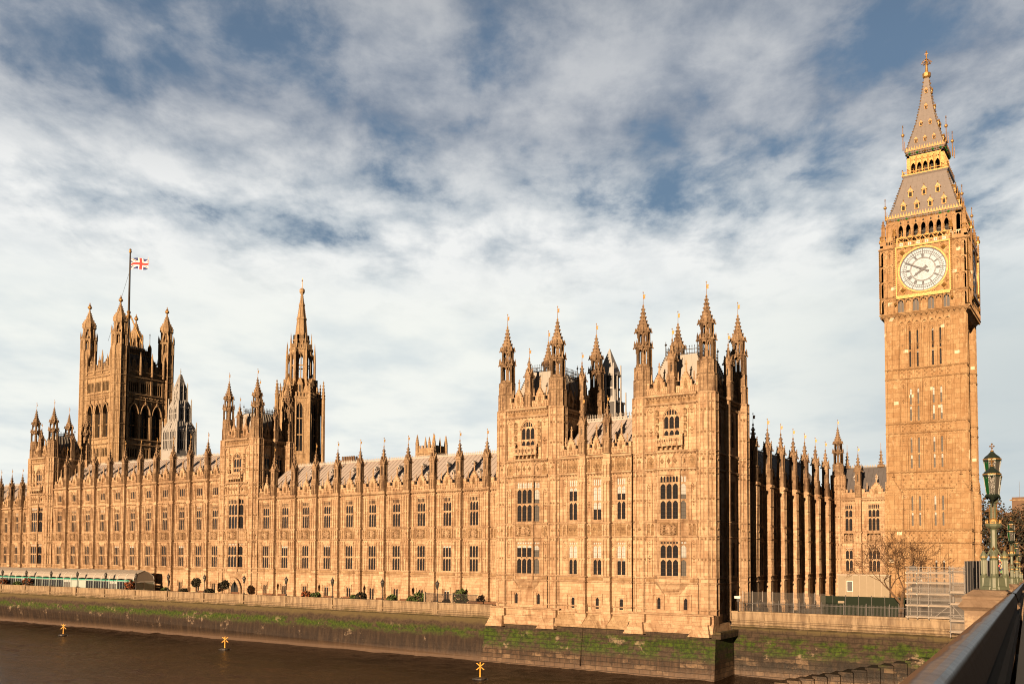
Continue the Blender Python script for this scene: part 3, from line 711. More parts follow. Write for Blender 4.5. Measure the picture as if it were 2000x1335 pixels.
# ------------------------------------------------------------------ square towers on the river front
def pier(mb, cx, cy, r, z0, z1, bands):
    """octagonal corner pier rising through the storeys, panelled on every face"""
    c8 = math.cos(math.pi/8); mb.lathe(cx, cy, [(z0, r), (z1, r)], 8)
    T = mb.T
    for i in range(8):
        a = math.pi/8+math.pi/4*i; mb.lathe(cx+(r+.02)*math.cos(a), cy+(r+.02)*math.sin(a), [(z0, .135), (z1, .135)], 5, a, 'stone', False)
        a = math.pi/4*i; f = r*c8; mb.lathe(cx+f*math.cos(a), cy+f*math.sin(a), [(12.8, .105), (z1, .105)], 4, a, 'stone', False)
    for z in bands: mb.lathe(cx, cy, [(z-.13, r+.02), (z, r+.17), (z+.07, r+.17), (z+.16, r+.02)], 8)
    for z, zz in ((18.65, .62), (27.0, .7)):
        for i in range(8):
            if z < z1: a = math.pi/4*i; mb.octa(cx+(r*c8)*math.cos(a), cy+(r*c8)*math.sin(a), z, .24, .3, 'carved')
    for z in (14.95, 17.45, 22.25, 25.3, 27.6, 30.3, 33.0):
        for i in range(8):
            if z < z1:
                a = 180/4*i; ca, sa = math.cos(R_(a)), math.sin(R_(a))
                for e in (-.22, .22): mb.octa(cx+(r*c8+.03)*ca-e*sa, cy+(r*c8+.03)*sa+e*ca, z, .15, .2, 'carved')
def oriel(mb, root, c, y, z0, z1, wfront, side, storeys, gl='glass', gl2=None):
    """canted bay: flat front with three lights and a splayed side light each way"""
    T = mb.T; hw = wfront/2; s2 = side/math.sqrt(2)
    ox, oy, a0 = T
    def to(u, v): return (ox+math.cos(a0)*u-math.sin(a0)*v, oy+math.sin(a0)*u+math.cos(a0)*v)
    faces = [(to(c, y-s2), 0, hw), (to(c+hw+s2/2, y-s2/2), 45, side/2), (to(c-hw-s2/2, y-s2/2), -45, side/2)]
    for (px, py), rot, h in faces:
        mb.T = (px, py, a0+R_(rot)); holes = []
        for a, b, rows, tr in storeys:
            w = (h*2-.34) if rot == 0 else (h*2-.30)
            holes.append((-w/2, w/2, a, b)); n = 3 if rot == 0 else 1
            put_window(root, px, py, a, math.degrees(a0)+rot, round(w, 3), b-a, n, rows, tr, gl=gl if rot == 0 else (gl2 or gl))
        wall(mb, -h, h, z0, z1, holes, 0, .40)
        mb.box(-h-.09, -h+.09, -.11, 0, z0, z1); mb.box(h-.09, h+.09, -.11, 0, z0, z1)
        for z in (12.05, 12.68, 17.72, 19.55):
            if z0 <= z <= z1: course(mb, -h-.06, h+.06, z, .14, .15)
        course(mb, -h-.12, h+.12, 25.9, .24, .26, 0, .4)
        if z1 > 27:
            course(mb, -h-.12, h+.12, 28.0, .26, .28, 0, .4); ribs(mb, -h+.12, h-.12, 26.15, 27.75, 3 if rot == 0 else 1, 0, .08, .12)
            if rot == 0:
                for u in (-.85, 0, .85): mb.octa(u, -.05, 26.9, .26, .38, 'carved')
            else: mb.octa(0, -.05, 26.9, .2, .38, 'carved')
    mb.T = T
    n0 = hw+s2*1.0
    mb.add([(c-n0, y, z1), (c+n0, y, z1), (c+hw, y-s2, z1), (c-hw, y-s2, z1)], [(0, 1, 2, 3)], 'stone')
    mb.add([(c-n0, y, z0), (c+n0, y, z0), (c+hw, y-s2, z0), (c-hw, y-s2, z0), (c-hw*.8, y, z0-1.35), (c+hw*.8, y, z0-1.35), (c+hw*.75, y-.05, z0-1.3), (c-hw*.75, y-.05, z0-1.3)],
           [(3, 2, 6, 7), (2, 1, 5, 6), (0, 3, 7, 4), (4, 5, 6, 7)], 'stone')
    mb.box(c-hw*.78, c+hw*.78, y-.34, y, z0-.95, z0-.78, 'carved')
def balcony(mb, c, y, z, w, d=.75):
    mb.box(c-w/2, c+w/2, y-d, y, z, z+.12)
    for u in (c-w/2+.1, c+w/2-.1): mb.box(u-.13, u+.13, y-d-.06, y-d+.16, z, z+1.25); mb.octa(u, y-d+.05, z+1.45, .16, .3)
    k = 5; s = w/k
    for i in range(k):
        mb.box(c-w/2+i*s+.06, c-w/2+(i+1)*s-.06, y-d, y-d+.12, z+.12, z+.38); mb.box(c-w/2+i*s+.06, c-w/2+(i+1)*s-.06, y-d, y-d+.12, z+.78, z+1.0)
        for e in (.15, .5, .85): mb.box(c-w/2+(i+e)*s-.06, c-w/2+(i+e)*s+.06, y-d+.01, y-d+.11, z+.38, z+.78)
    for i in range(6): mb.extr([(c-w/2+.15+i*(w-.3)/5-.1, z), (c-w/2+.15+i*(w-.3)/5+.1, z), (c-w/2+.15+i*(w-.3)/5, z-.9)], y-d*.8, y, 'carved')
def tower_top(root, x0, x1, y0, y1, zc, roof=True, sc=1.0, midpin=True):
    """battlement, crested pavilion roof and mid pinnacles above the cornice zc; corner turrets stand on the piers"""
    pb = MB(); r = 1.28*sc
    for (ox, oy, dg, a, b, n) in ((0, y0, 0, x0+1.9, x1-1.9, 2), (x1-.75, 0, 90, y0+1.9, y1-1.9, 2)):
        pb.at(ox, oy, dg); w = (b-a)/n
        for i in range(n): parapet_bay(pb, a+i*w, a+(i+1)*w, zc, .35, 1.65, True, True)
    pb.at(0, 0)
    pb.box(x0+1.2, x1-1.9, y1-.6, y1-.2, zc, zc+1.6); pb.box(x0+.3, x0+.7, y0+1.5, y1-1.5, zc, zc+1.6)
    pb.build('parapet', root)
    for x in (x0+1.25, x1-1.25):
        for y in (y0+1.0, y1-1.2): put_turret(root, x, y, zc-.05, sc)
    rb = MB(); zr = zc+.4; zt = zc+5.5*sc; i0 = 1.5; i1 = 3.1*sc
    a = (x0+i0, x1-i0, y0+i0+.3, y1-i0); b = (x0+i1+.3, x1-i1-.2, y0+i1, y1-i1)
    rb.frus(*a, zr, *b, zt, 'zinc')
    def seam(p, q): rb.tube(p, q, .06, .06, 4, 'zinc')
    for i in range(6):
        t = i/5; seam((a[0]+(a[1]-a[0])*t, a[2], zr), (b[0]+(b[1]-b[0])*t, b[2], zt))
    for i in range(8):
        t = i/7; seam((a[1], a[2]+(a[3]-a[2])*t, zr), (b[1], b[2]+(b[3]-b[2])*t, zt))
    ro = rb.build('roof', root)
    cm = MB()
    def crest(p, q, z, h):
        L = (Vector(q)-Vector(p)).length; n = max(3, int(L/.34)); d = (Vector(q)-Vector(p))/n
        cm.tube((*p, z+.1), (*q, z+.1), .06, .06, 4, 'iron'); cm.tube((*p, z+h*.62), (*q, z+h*.62), .05, .05, 4, 'iron')
        for i in range(n+1):
            x, y = Vector(p)+d*i; cm.tube((x, y, z), (x, y, z+h), .04, .03, 4, 'iron'); cm.octa(x, y, z+h, .07, .14, 'iron')
    for p, q in (((b[0], b[2]), (b[1], b[2])), ((b[1], b[2]), (b[1], b[3])), ((b[0], b[2]), (b[0], b[3])), ((b[0], b[3]), (b[1], b[3]))): crest(p, q, zt, 1.0*sc)
    for x, y in ((b[0], b[2]), (b[1], b[2]), (b[0], b[3]), (b[1], b[3])): cm.tube((x, y, zt), (x, y, zt+1.9*sc), .08, .04, 5, 'iron'); cm.octa(x, y, zt+1.5*sc, .2, .2, 'iron')
    n = 9                                                        # dark crocketing down the hips
    for (px, py), (qx, qy) in (((a[0], a[2]), (b[0], b[2])), ((a[1], a[2]), (b[1], b[2])), ((a[1], a[3]), (b[1], b[3]))):
        for i in range(n*2):
            t = i/(n*2); cm.octa(px+(qx-px)*t, py+(qy-py)*t, zr+(zt-zr)*t+.08, .14, .16, 'iron')
    c = cm.build('roof_cresting', root); c.parent = ro; c.location = (0, 0, 0)
    if midpin:
        put_pin(root, (x0+x1)/2, y0+.35, zc+.2, PIN_S, 6.9, .98*sc); put_pin(root, x1-.6, (y0+y1)/2, zc+.2, PIN_S, 6.9, .98*sc)
def dark_bands(mb, u0, u1, bands):
    """the carved friezes are cut in a browner bed of stone"""
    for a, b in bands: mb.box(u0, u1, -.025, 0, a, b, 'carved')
def tower_face(mb, u0, u1, zc, mk='stone', N=False):
    """plain field, courses and blind panelling common to every tower face between its piers"""
    for z, h, p in ((12.05, .16, .2), (12.68, .14, .16), (17.72, .15, .16), (19.55, .14, .16)): course(mb, u0, u1, z, h, p)
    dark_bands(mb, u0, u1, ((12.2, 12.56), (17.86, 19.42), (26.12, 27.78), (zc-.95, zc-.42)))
    course(mb, u0, u1, 25.9, .26, .28, 0, .45); course(mb, u0, u1, 28.0, .28, .30, 0, .45)
    course(mb, u0, u1, zc-1.15, .22, .26, 0, .5); course(mb, u0, u1, zc-.12, .34, .42, 0, .4)
    n = int((u1-u0)/.62)
    for i in range(n): mb.octa(u0+(i+.5)*(u1-u0)/n, -.0, zc-.62, .20, .26, 'carved')
    mb.box(u0, u1, -.05, 0, zc-.97, zc-.92, mk)
def river_front_face(root, mb, x0, x1, yw, zc, gl, low, niches=True, gl2=None):
    mb.at(0, yw); c = (x0+x1)/2; u0, u1 = x0+2.1, x1-2.1
    top = (c-1.05, c+1.05, 30.1, 33.45)
    low_h = [] ; 
    if low == 'two': low_h = [(c-1.75-.28, c-1.75+.28, 8.9, 10.35), (c+1.75-.28, c+1.75+.28, 8.9, 10.35)]
    wall(mb, u0, u1, 7.2, 28.0, low_h); wall(mb, u0, u1, 28.0, zc, [top])
    for h in low_h: put_window(root, (h[0]+h[1])/2, yw, 8.9, 0, .56, 1.45, 1, (), 0, hood=.42)
    put_window(root, c, yw, 30.1, 0, 2.1, 3.35, 3, (.78,), .9, arched=1.25)
    oriel(mb, root, c, 0, 12.05, 28.1, 2.75, 1.15, ((12.95, 17.2, (2.1,), .45), (19.85, 25.2, (2.35,), 1.0)), gl, gl2)
    balcony(mb, c, 0, 28.75, 3.5)
    tower_face(mb, u0, u1, zc)
    mb.extr(arch_pts(c-1.25, c+1.25, 32.2, 33.75, 5)+[(c+1.25*2-0-1.25-u+c if False else 2*c-u, z) for u, z in reversed(arch_pts(c-1.25, c+1.25, 32.2, 33.75, 5)[:-1])]+[(2*c-u, z) for u, z in arch_pts(c-1.12, c+1.12, 32.2, 33.6, 5)]+[(u, z) for u, z in reversed(arch_pts(c-1.12, c+1.12, 32.2, 33.6, 5)[:-1])], -.12, 0)
    for s in (-1, 1):
        e = c+s*1.85
        for z in (29.9, 30.8, 31.7, 32.6): mb.box(e-.2, e+.2, -.16, 0, z, z+.55, 'carved'); mb.octa(e, -.2, z+.62, .22, .16, 'carved')
        for a in (12.8, 19.7): 
            f = c+s*(2.55); ribs(mb, min(f, f+s*.68), max(f, f+s*.68), a, a+4.6, 1, 0, .08, .10); boss(mb, f+s*.34, a+2.2, 0, .22); boss(mb, f+s*.34, a+4.0, 0, .18)
        f = c+s*2.2; 
        ribs(mb, min(f, f+s*1.05), max(f, f+s*1.05), 28.3, zc-1.4, 1, 0, .08, .11); boss(mb, f+s*.5, 30.6, 0, .24); boss(mb, f+s*.5, 33.1, 0, .22)
        ribs(mb, min(f, f+s*1.05), max(f, f+s*1.05), 17.9, 19.4, 2, 0, .08, .10); 
        for q in range(7): mb.octa(f+s*random.random(), -.03, 18+1.3*random.random(), .15, .2, 'carved')
        ribs(mb, min(f, f+s*1.05), max(f, f+s*1.05), 26.2, 27.7, 1, 0, .08, .10); mb.octa(f+s*.5, -.05, 27, .28, .42, 'carved')
    inst(ARMSW, 'carved_panel', root, (c, yw-.83, 17.92), 0)
    mb.at(0, 0)
BANDS = (8.9, 12.05, 12.68, 17.72, 19.55, 25.9, 28.0)
def side_face(root, mb, xw, y0, y1, zc, zlow, dark=True, wins=2):
    """the shaded north face: two tall windows a storey and a slim central pier"""
    mb.at(xw, 0, 90); u0, u1 = y0+2.0, y1-2.0; c = (u0+u1)/2
    cs = [(u0+c)/2-.1, (u1+c)/2+.1]; st = [s for s in ((12.95, 17.1, (2.05,), .45), (19.85, 24.9, (2.35,), .95), (29.2, 33.6, (1.5,), .8)) if s[0] > zlow]
    holes = [(u-.72, u+.72, a, b) for u in cs for a, b, _, _ in st]
    if zlow < 10: holes += [(u-.5, u+.5, 8.2, 10.9) for u in cs]
    cur = zlow
    wall(mb, u0, u1, zlow, zc, holes)
    for u in cs:
        for a, b, r, tr in st: put_window(root, xw, u, a, 90, 1.44, b-a, 2, r, tr, arched=.9 if a > 28 else False)
        if zlow < 10: put_window(root, xw, u, 8.2, 90, 1.0, 2.7, 1, (), 0, hood=.16)
    mb.lathe(c, -.05, [(zlow, .55), (zc, .55)], 8)
    tower_face(mb, u0, u1, zc); mb.lathe(c, -.05, [(zc-.2, .8), (zc+.2, .85)], 8)
    for z in (12.05, 17.72, 19.55, 26, 28): 
        if z > zlow: mb.lathe(c, -.05, [(z-.1, .56), (z, .72), (z+.12, .56)], 8)
    for s in (u0, u1): ribs(mb, min(s, s+(.6 if s == u0 else -.6)), max(s, s+(.6 if s == u0 else -.6)), max(zlow+.2, 12.8), zc-1.3, 1, 0, .08, .1)
    mb.at(0, 0)
def tower_body(root, mb, x0, x1, y0, y1, zc, zl=7.2):
    for x in (x0+1.25, x1-1.25):
        for y in (y0+1.0, y1-1.2): pier(mb, x, y, 1.26, zl, zc, BANDS+(zc-1.15, zc-.05))
    mb.box(x0+.4, x1-1.0, y0+1.0, y1-.6, zl, zc+.3)              # the solid body, behind every face

# north corner block
ZC = 35.1
t = thing('corner_block', 'stone corner block with two square towers joined by three bays, rising from the river', 'building', (-56, 105, 7.3))
mb = MB()
river_front_face(t, mb, -51.35, -40.42, 105, ZC, 'glass', 'two', gl2='glass_pale')
river_front_face(t, mb, -72.0, -61.45, 105, ZC, 'glass_blind', 'two', gl2='glass_pale')
side_face(t, mb, -41.4, 105, 118.2, ZC, 7.3)
side_face(t, mb, -62.45, 105, 118.2, ZC, 28.2)
for x0, x1 in ((-51.35, -40.42), (-72.0, -61.45)):
    tb = mb
    for x in (x0+1.25, x1-1.25):
        for y in (106.0, 117.0): pier(mb, x, y, 1.26, 7.2, ZC, BANDS+(ZC-1.15, ZC-.05))
    mb.box(x0+.7, x1-2.0, 106.2, 117.4, 7.2, ZC+.3); mb.box(x0+.15, x0+.7, 106.5, 117.4, 7.2, ZC+.25)
mb.box(-61.6, -51, 105.9, 117, 7.2, 28.3)
mb.at(0, 105)
bx = [-61.6, -58.05, -54.5, -51.2]
for i in range(3):
    a, b = bx[i], bx[i+1]; c = (a+b)/2+.12
    H = [(c-.28, c+.28, 8.6, 10.1), (c-.62, c+.62, 12.95, 17.15), (c-.62, c+.62, 19.95, 25.3)]
    wall(mb, a, b, 7.2, 28.3, H)
    put_window(t, c, 105, 8.6, 0, .56, 1.5, 1, (), 0, hood=.42)
    put_window(t, c, 105, 12.95, 0, 1.24, 4.2, 2, (2.05,), .45, gl='glass_blind'); put_window(t, c, 105, 19.95, 0, 1.24, 5.35, 2, (2.4,), 1.05, gl='glass_blind')
    for z, h, p in ((12.05, .16, .2), (12.68, .14, .16), (17.72, .15, .16), (19.55, .14, .16), (8.9, .1, .15)): course(mb, a, b, z, h, p)
    dark_bands(mb, a, b, ((12.2, 12.56), (17.86, 19.42), (26.12, 27.78)))
    course(mb, a, b, 25.9, .26, .28, 0, .42); course(mb, a, b, 28.0, .30, .34, 0, .42)
    for s in (-1, 1):
        f = c+s*.85
        for z0, z1 in ((12.8, 17.4), (19.7, 25.5)): ribs(mb, min(f, f+s*.62), max(f, f+s*.62), z0, z1, 1, 0, .08, .1); boss(mb, f+s*.31, z0+2.2, 0, .2); boss(mb, f+s*.31, z1-.8, 0, .17)
        ribs(mb, min(f, f+s*.62), max(f, f+s*.62), 17.9, 19.4, 1, 0, .08, .1)
        for q in range(5): mb.octa(f+s*.6*random.random(), -.03, 18+1.3*random.random(), .14, .2, 'carved')
        ribs(mb, min(f, f+s*.62), max(f, f+s*.62), 26.2, 27.7, 1, 0, .08, .1); mb.octa(f+s*.3, -.05, 26.9, .2, .4, 'carved')
    for e in (-.32, .32): mb.extr([(c+e-.22, 18.2), (c+e+.22, 18.2), (c+e+.22, 19.2), (c+e-.22, 19.2)], -.08, 0, 'carved'); mb.octa(c+e, -.1, 18.75, .22, .32, 'carved')
    for e in (-.4, 0, .4): mb.octa(c+e, -.05, 26.9, .22, .42, 'carved'); mb.box(c+e-.16, c+e+.16, -.14, 0, 26.2, 26.5, 'carved')
pb = MB().at(0, 105)
for i in range(3): parapet_bay(pb, bx[i]+(.4 if i else .1), bx[i+1]-(.4 if i < 2 else .1), 28.35, .0, 1.3)
pb.build('parapet', t)
for x in bx[1:3]:
    buttress(mb, x+.02, 7.2, 28.3, .95, .62); put_pin(t, x+.02, 104.65, 28.35, PIN_S, 6.6, .93)
mb.at(0, 0)
# plinth: battered footings and splayed spurs over the river wall
for x0, x1 in ((-51.35, -40.42), (-72.0, -61.45)):
    mb.box(x0-.1, x1+.1, 104.45, 106, 7.35, 8.3); mb.at(0, 104.45); course(mb, x0-.12, x1+.12, 8.3, .2, .2); mb.at(0, 0)
    mb.frus(x0-.35, x1+.2, 103.7, 106, 6.2, x0-.12, x1+.12, 104.35, 106, 7.35)
    for x in (x0+1.25, x1-1.25):
        mb.box(x-1.1, x+1.1, 103.85, 105.5, 7.3, 8.25); mb.frus(x-1.35, x+1.35, 102.9, 105, 5.9, x-.75, x+.75, 103.9, 105, 7.3)
mb.box(-61.6, -51.2, 104.6, 106, 7.2, 8.1); mb.at(0, 104.6); course(mb, -61.6, -51.2, 8.1, .16, .16); mb.at(0, 0)
mb.add([(-61.6, 104.6, 7.9), (-51.2, 104.6, 7.9), (-51.2, 103.3, 6.3), (-61.6, 103.3, 6.3)], [(0, 1, 2, 3)], 'old_stone')
for x in bx[1:3]: mb.box(x-.8, x+.8, 104.0, 105, 7.2, 8.05); mb.frus(x-.25, x+.35, 103.4, 105, 6.4, x-.8, x+.8, 103.95, 105, 7.5)
mb.box(-42.0, -41.2, 105.0, 118, 7.0, 8.3); mb.frus(-42, -40.1, 104.4, 109.9, 5.8, -42, -40.35, 104.6, 109.9, 7.3)
mb.build('wall', t)
tower_top(t, -51.35, -40.42, 105, 118.2, ZC); tower_top(t, -72.0, -61.45, 105, 118.2, ZC)
d = [(-52.5-2.6*i, .45 if i % 2 else .7) for i in range(4)]
ro = slate_roof(t, 'roof', -61.6, -51.3, 105.9, 112, 28.5, 33.7, dorm=d, bat=.75)
cm = MB()
for i in range(27):
    x = -61.3+i*.37; cm.tube((x, 112, 33.8), (x, 112, 34.7), .05, .04, 4, 'zinc'); cm.octa(x, 112, 34.45, .15, .15, 'zinc')
cm.tube((-61.5, 112, 34.1), (-51.4, 112, 34.1), .06, .06, 4, 'zinc'); o = cm.build('ridge_cresting', t); o.parent = ro; o.location = (0, 0, 0)

# two river towers
def river_tower(label, x0, x1, y1, zc, door):
    y0 = 112.3
    t = thing('river_tower', label, 'tower', ((x0+x1)/2, y0, 7.4), 'square towers on the river front')
    mb = MB()
    river_front_face(t, mb, x0, x1, y0, zc, 'glass', 'none')
    side_face(t, mb, x1-1.0, y0, y1, zc, 27.0)
    for x in (x0+1.25, x1-1.25):
        for y in (y0+1.0, y1-1.2): pier(mb, x, y, 1.26, 7.3, zc, BANDS+(zc-1.15, zc-.05))
    mb.box(x0+.7, x1-1.9, y0+1.0, y1-.6, 7.3, zc+.3)
    mb.box(x0, x1, y0-.3, y0+.3, 7.3, 8.0)
    if door:
        c = (x0+x1)/2+.35; mb.at(0, y0)
        mb.extr([(c-1.05, 7.45)]+arch_pts(c-1.05, c+1.05, 8.9, 10.4, 5)[:-1]+[(c, 10.4)]+[(2*c-u, z) for u, z in reversed(arch_pts(c-1.05, c+1.05, 8.9, 10.4, 5)[:-1])]+[(c+1.05, 7.45)], -.32, -.28, 'black')
        for q, k in ((1.1, .0), (1.35, .14), (1.6, .28)):
            L = arch_pts(c-q, c+q, 8.9, 10.45+(q-1.1)*1.1, 5); P = L+[(2*c-u, z) for u, z in reversed(L[:-1])]
            P = [(c-q, 7.45)]+P+[(c+q, 7.45)]
            for (ua, za), (ub, zb) in zip(P, P[1:]): mb.tube((ua, -.36-k*.4, za), (ub, -.36-k*.4, zb), .11, .11, 5, 'stone')
        mb.at(0, 0)
    mb.build('wall', t); tower_top(t, x0, x1, y0, y1, zc, sc=.93)
    return t
river_tower('square river tower with an arched black door, in front of the slender spire', -138.75, -128.55, 121.8, 36.0, True)
river_tower('farther and smaller-looking square river tower with pinnacles, left of the flag tower', -203.2, -193.7, 122.2, 36.0, False)

# ------------------------------------------------------------------ shaded north return and the link to the clock tower
t = thing('return_range', 'shadowed side range with a close row of sunlit-edged buttresses, running back from the corner block', 'building', (-42, 140, 7.4))
mb = MB().at(-41.75, 0, 90); pb = MB().at(-41.75, 0, 90)
ry = [118.4]+[121.64+6.06*k for k in range(7)]+[164.2]
for k, (a, b) in enumerate(zip(ry, ry[1:])):
    if b-a > 4: zp = range_bay(mb, t, a, b, 0, False, k, 90, 3)
    else: wall(mb, a, b, 7.3, 25.0); course(mb, a, b, 25.12, .3, .34, 0, .42); zp = 25.38
    parapet_bay(pb, a+.4, b-.4, zp, .02, gable=b-a > 4)
for y in ry[1:-1]:
    buttress(mb, y, 7.3, zp, 1.1, .95); put_pin(t, -41.3, y, zp, sc=1.06)
    course(mb, y-.66, y+.66, zp-.26, .30, .30, -.95, .3); mb.box(y-.64, y+.64, -1.15, 0, zp-.3, zp-.02)
mb.at(0, 0); mb.build('wall', t); pb.at(0, 0); pb.build('parapet', t)
rb = MB(); rb.add([(-42.4, 118, 25.6), (-42.4, 166, 25.6), (-47.5, 166, 31.6), (-47.5, 118, 31.6), (-53, 118, 25.6), (-53, 166, 25.6)], [(0, 1, 2, 3), (3, 2, 5, 4), (1, 5, 2), (0, 3, 4)], 'roof_dark')
for i in range(60):
    y = 118.2+i*.8; rb.tube((-42.36, y, 25.7), (-47.46, y, 31.68), .05, .05, 4, 'roof_dark')
for i in range(110): rb.octa(-47.5, 118.3+i*.43, 31.8, .13, .32, 'zinc')
rb.build('roof', t)

Y_L = 164.4
t = thing('link_range', 'short sunlit two-window block with slate roof between the shaded range and the clock tower', 'building', (-37, Y_L, 7.4))
mb = MB().at(0, Y_L); pb = MB().at(0, Y_L)
wins = ((-40.4, -37.75, -39.15, 2), (-37.2, -32.0, -35.05, 3))
for a, b, c, n in wins:
    w = .62*n; H = [(c-w/2, c+w/2, 12.95, 17.0), (c-w/2, c+w/2, 19.85, 24.4)]
    wall(mb, a-.3, b+.3, 7.3, 25.1, H)
    put_window(t, c, Y_L, 12.95, 0, w, 4.05, n, (2.0,), .45, gl='glass'); put_window(t, c, Y_L, 19.85, 0, w, 4.55, n, (2.25,), .95, gl='glass')
    for z, h, p in ((12.05, .16, .16), (12.68, .14, .14), (17.72, .15, .15), (19.55, .14, .14)): course(mb, a-.3, b+.3, z, h, p)
    course(mb, a-.3, b+.3, 25.1, .3, .34, 0, .42)
    inst(ARMSW if n == 3 else ARMS[0], 'carved_panel', t, (c, Y_L, 17.92), 0)
    for s in (-1, 1):
        f = c+s*(w/2+.2); 
        for z0, z1 in ((12.8, 17.5), (19.7, 24.8), (17.9, 19.4)): ribs(mb, min(f, f+s*.5), max(f, f+s*.5), z0, z1, 1, 0, .07, .1); boss(mb, f+s*.25, z0+.7, 0, .17)
    parapet_bay(pb, a, b, 25.45, .02, 1.4, gable=n == 3)
mb.at(0, 0); mb.at(0, Y_L); buttress(mb, -37.45, 7.3, 25.4, 1.0, .7); mb.at(0, 0)
pier(mb, -41.0, Y_L+.7, 1.15, 7.3, 29.5, (12.05, 12.68, 17.72, 19.55, 25.2, 29.4))
mb.build('wall', t); pb.at(0, 0); pb.build('parapet', t)
put_pin(t, -37.45, Y_L-.3, 25.4); put_turret(t, -41.0, Y_L+.7, 28.2, .80)
ro = slate_roof(t, 'roof', -41.2, -31.8, Y_L+.6, Y_L+5.5, 25.6, 31.0, 'roof_dark', dorm=((-38.8, .6), (-35.2, .6), (-33, .6)))
for x in (-40.6, -34.9):
    fm = MB(); fm.lathe(0, 0, [(0, .7), (.5, .62), (.6, .3), (3.2, .05)], 6, None, 'weathered'); crockets(fm, 0, 0, [(.6, .4), (3, .08)], 6, .5, 'weathered', .6, .1); fm.tube((0, 0, 3.1), (0, 0, 4.3), .04, .03, 5, 'gold')
    o = inst(fm.mesh('roof_finial'), 'roof_finial', t, (x, Y_L+5.5, 31.0)); pl = o.location.copy(); o.parent = ro; o.location = pl
cb = MB(); cb.box(-40.0, -31.9, 160.2, 164, 7.4, 12.3, 'cabin'); cb.box(-40.15, -31.8, 160.1, 164, 12.3, 12.5, 'board')
cb.box(-38.6, -37.6, 160.15, 160.25, 9.6, 11.4, 'white'); cb.box(-38.5, -37.7, 160.12, 160.2, 9.7, 11.3, 'louvre')
for i in range(8): cb.box(-40.0+i*1.15, -39.95+i*1.15, 160.16, 160.2, 7.4, 12.3, 'board')
tag(rebase(cb.build('site_cabin'), (-36, 161, 7.4)), 'cream panelled site cabin with one small window behind the bare tree', 'cabin')

# ------------------------------------------------------------------ clock tower
CX, CY = -26.25, 168.0
t = thing('clock_tower', 'tall square clock tower with a pale dial, gilded belfry and iron spire', 'clock tower', (CX, CY, 7.3))
mb = MB()
ZS = (17.7, 19.7, 26.5, 29.3, 35.7, 37.3, 44.7, 46.3)
BEN_WIN = ((9.2, 11.9), (12.1, 15.0), (20.5, 22.75), (22.95, 25.4), (29.9, 32.2), (32.4, 35.0), (37.7, 40.2), (40.4, 43.1), (46.6, 49.25), (49.45, 52.75))
glassb = MB()
slit_m = MB(); slit_m.quad((-.19, .26, 0), (.19, .26, 0), (.19, .26, 2.4), (-.19, .26, 2.4), 'glass_pale'); SLIT = slit_m.mesh('window')
slit_d = MB(); slit_d.quad((-.19, .26, 0), (.19, .26, 0), (.19, .26, 2.4), (-.19, .26, 2.4), 'glass'); SLITD = slit_d.mesh('window')
H0 = 5.78
for (ox, oy, dg) in ((CX, CY-H0, 0), (CX+5.12, CY, 90), (CX, CY+H0, 180), (CX-H0, CY, 270)):
    mb.at(ox, oy, dg)
    vis = dg in (0, 90)
    holes = [(u-.145, u+.145, a, b) for u in (-2.3, -1.15, 1.15, 2.3) for a, b in BEN_WIN] if vis else []
    wall(mb, -4.1, 4.1, 7.2, 54.6, holes, 0, .30, 'tower_stone')
    if vis:
        a = R_(dg)
        for u, _, z0, z1 in [(h[0]+.145, 0, h[2], h[3]) for h in holes]:
            head(mb, u-.145, u+.145, z1-.3, z1-.02, z1+.03, .01, .2, 'tower_stone', 3)
            inst(SLITD if (z0 > 46 or z0 in (37.9, 20.6) or z0 < 15) else SLIT, 'window', t, (ox+math.cos(a)*u, oy+math.sin(a)*u, z0), dg, (1, 1, (z1-z0)/2.4))
    for z0, z1 in zip((7.3,)+ZS, ZS+(54.2,)):
        tall = z1-z0 > 4
        for i in range(8): mb.box(-4.025+i*1.15-.11, -4.025+i*1.15+.11, -.30 if tall else -.16, 0, z0, z1-.15, 'tower_stone')
        for i in range(7):
            u = -3.45+i*1.15
            if tall:
                for e in (-.30, .30): mb.box(u+e-.055, u+e+.055, -.15, 0, z0+.3, z1-.5, 'tower_stone')
                head(mb, u-.46, u+.46, z1-1.05, z1-.35, z1-.15, -.12, 0, 'tower_stone', 3)
                if i in (0, 3, 6) or z0 > 40: boss(mb, u, z1-1.25, 0, .20); boss(mb, u, (z0+z1)/2, 0, .17)
            else:
                for q in range(4): mb.octa(u+.25*(q % 2)-.12, -.01, z0+.45+.45*q*(z1-z0)/2.2, .19, .24, 'tower_stone')
    for z in ZS: course(mb, -4.15, 4.15, z, .2, .28, 0, .58, 'tower_stone', 'tower_stone')
    for i in range(7):                                          # dark-headed arcade under the corbelled stage
        u = -3.45+i*1.15; head(mb, u-.47, u+.47, 53.3, 54.2, 54.6, -.34, 0, 'tower_stone', 4)
        
        mb.extr([(u-.40, 53.55), (u-.2, 54.05), (u, 54.2), (u+.2, 54.05), (u+.40, 53.55), (u+.2, 53.75), (u, 53.95), (u-.2, 53.75)], -.015, -.005, 'black')
mb.at(0, 0)
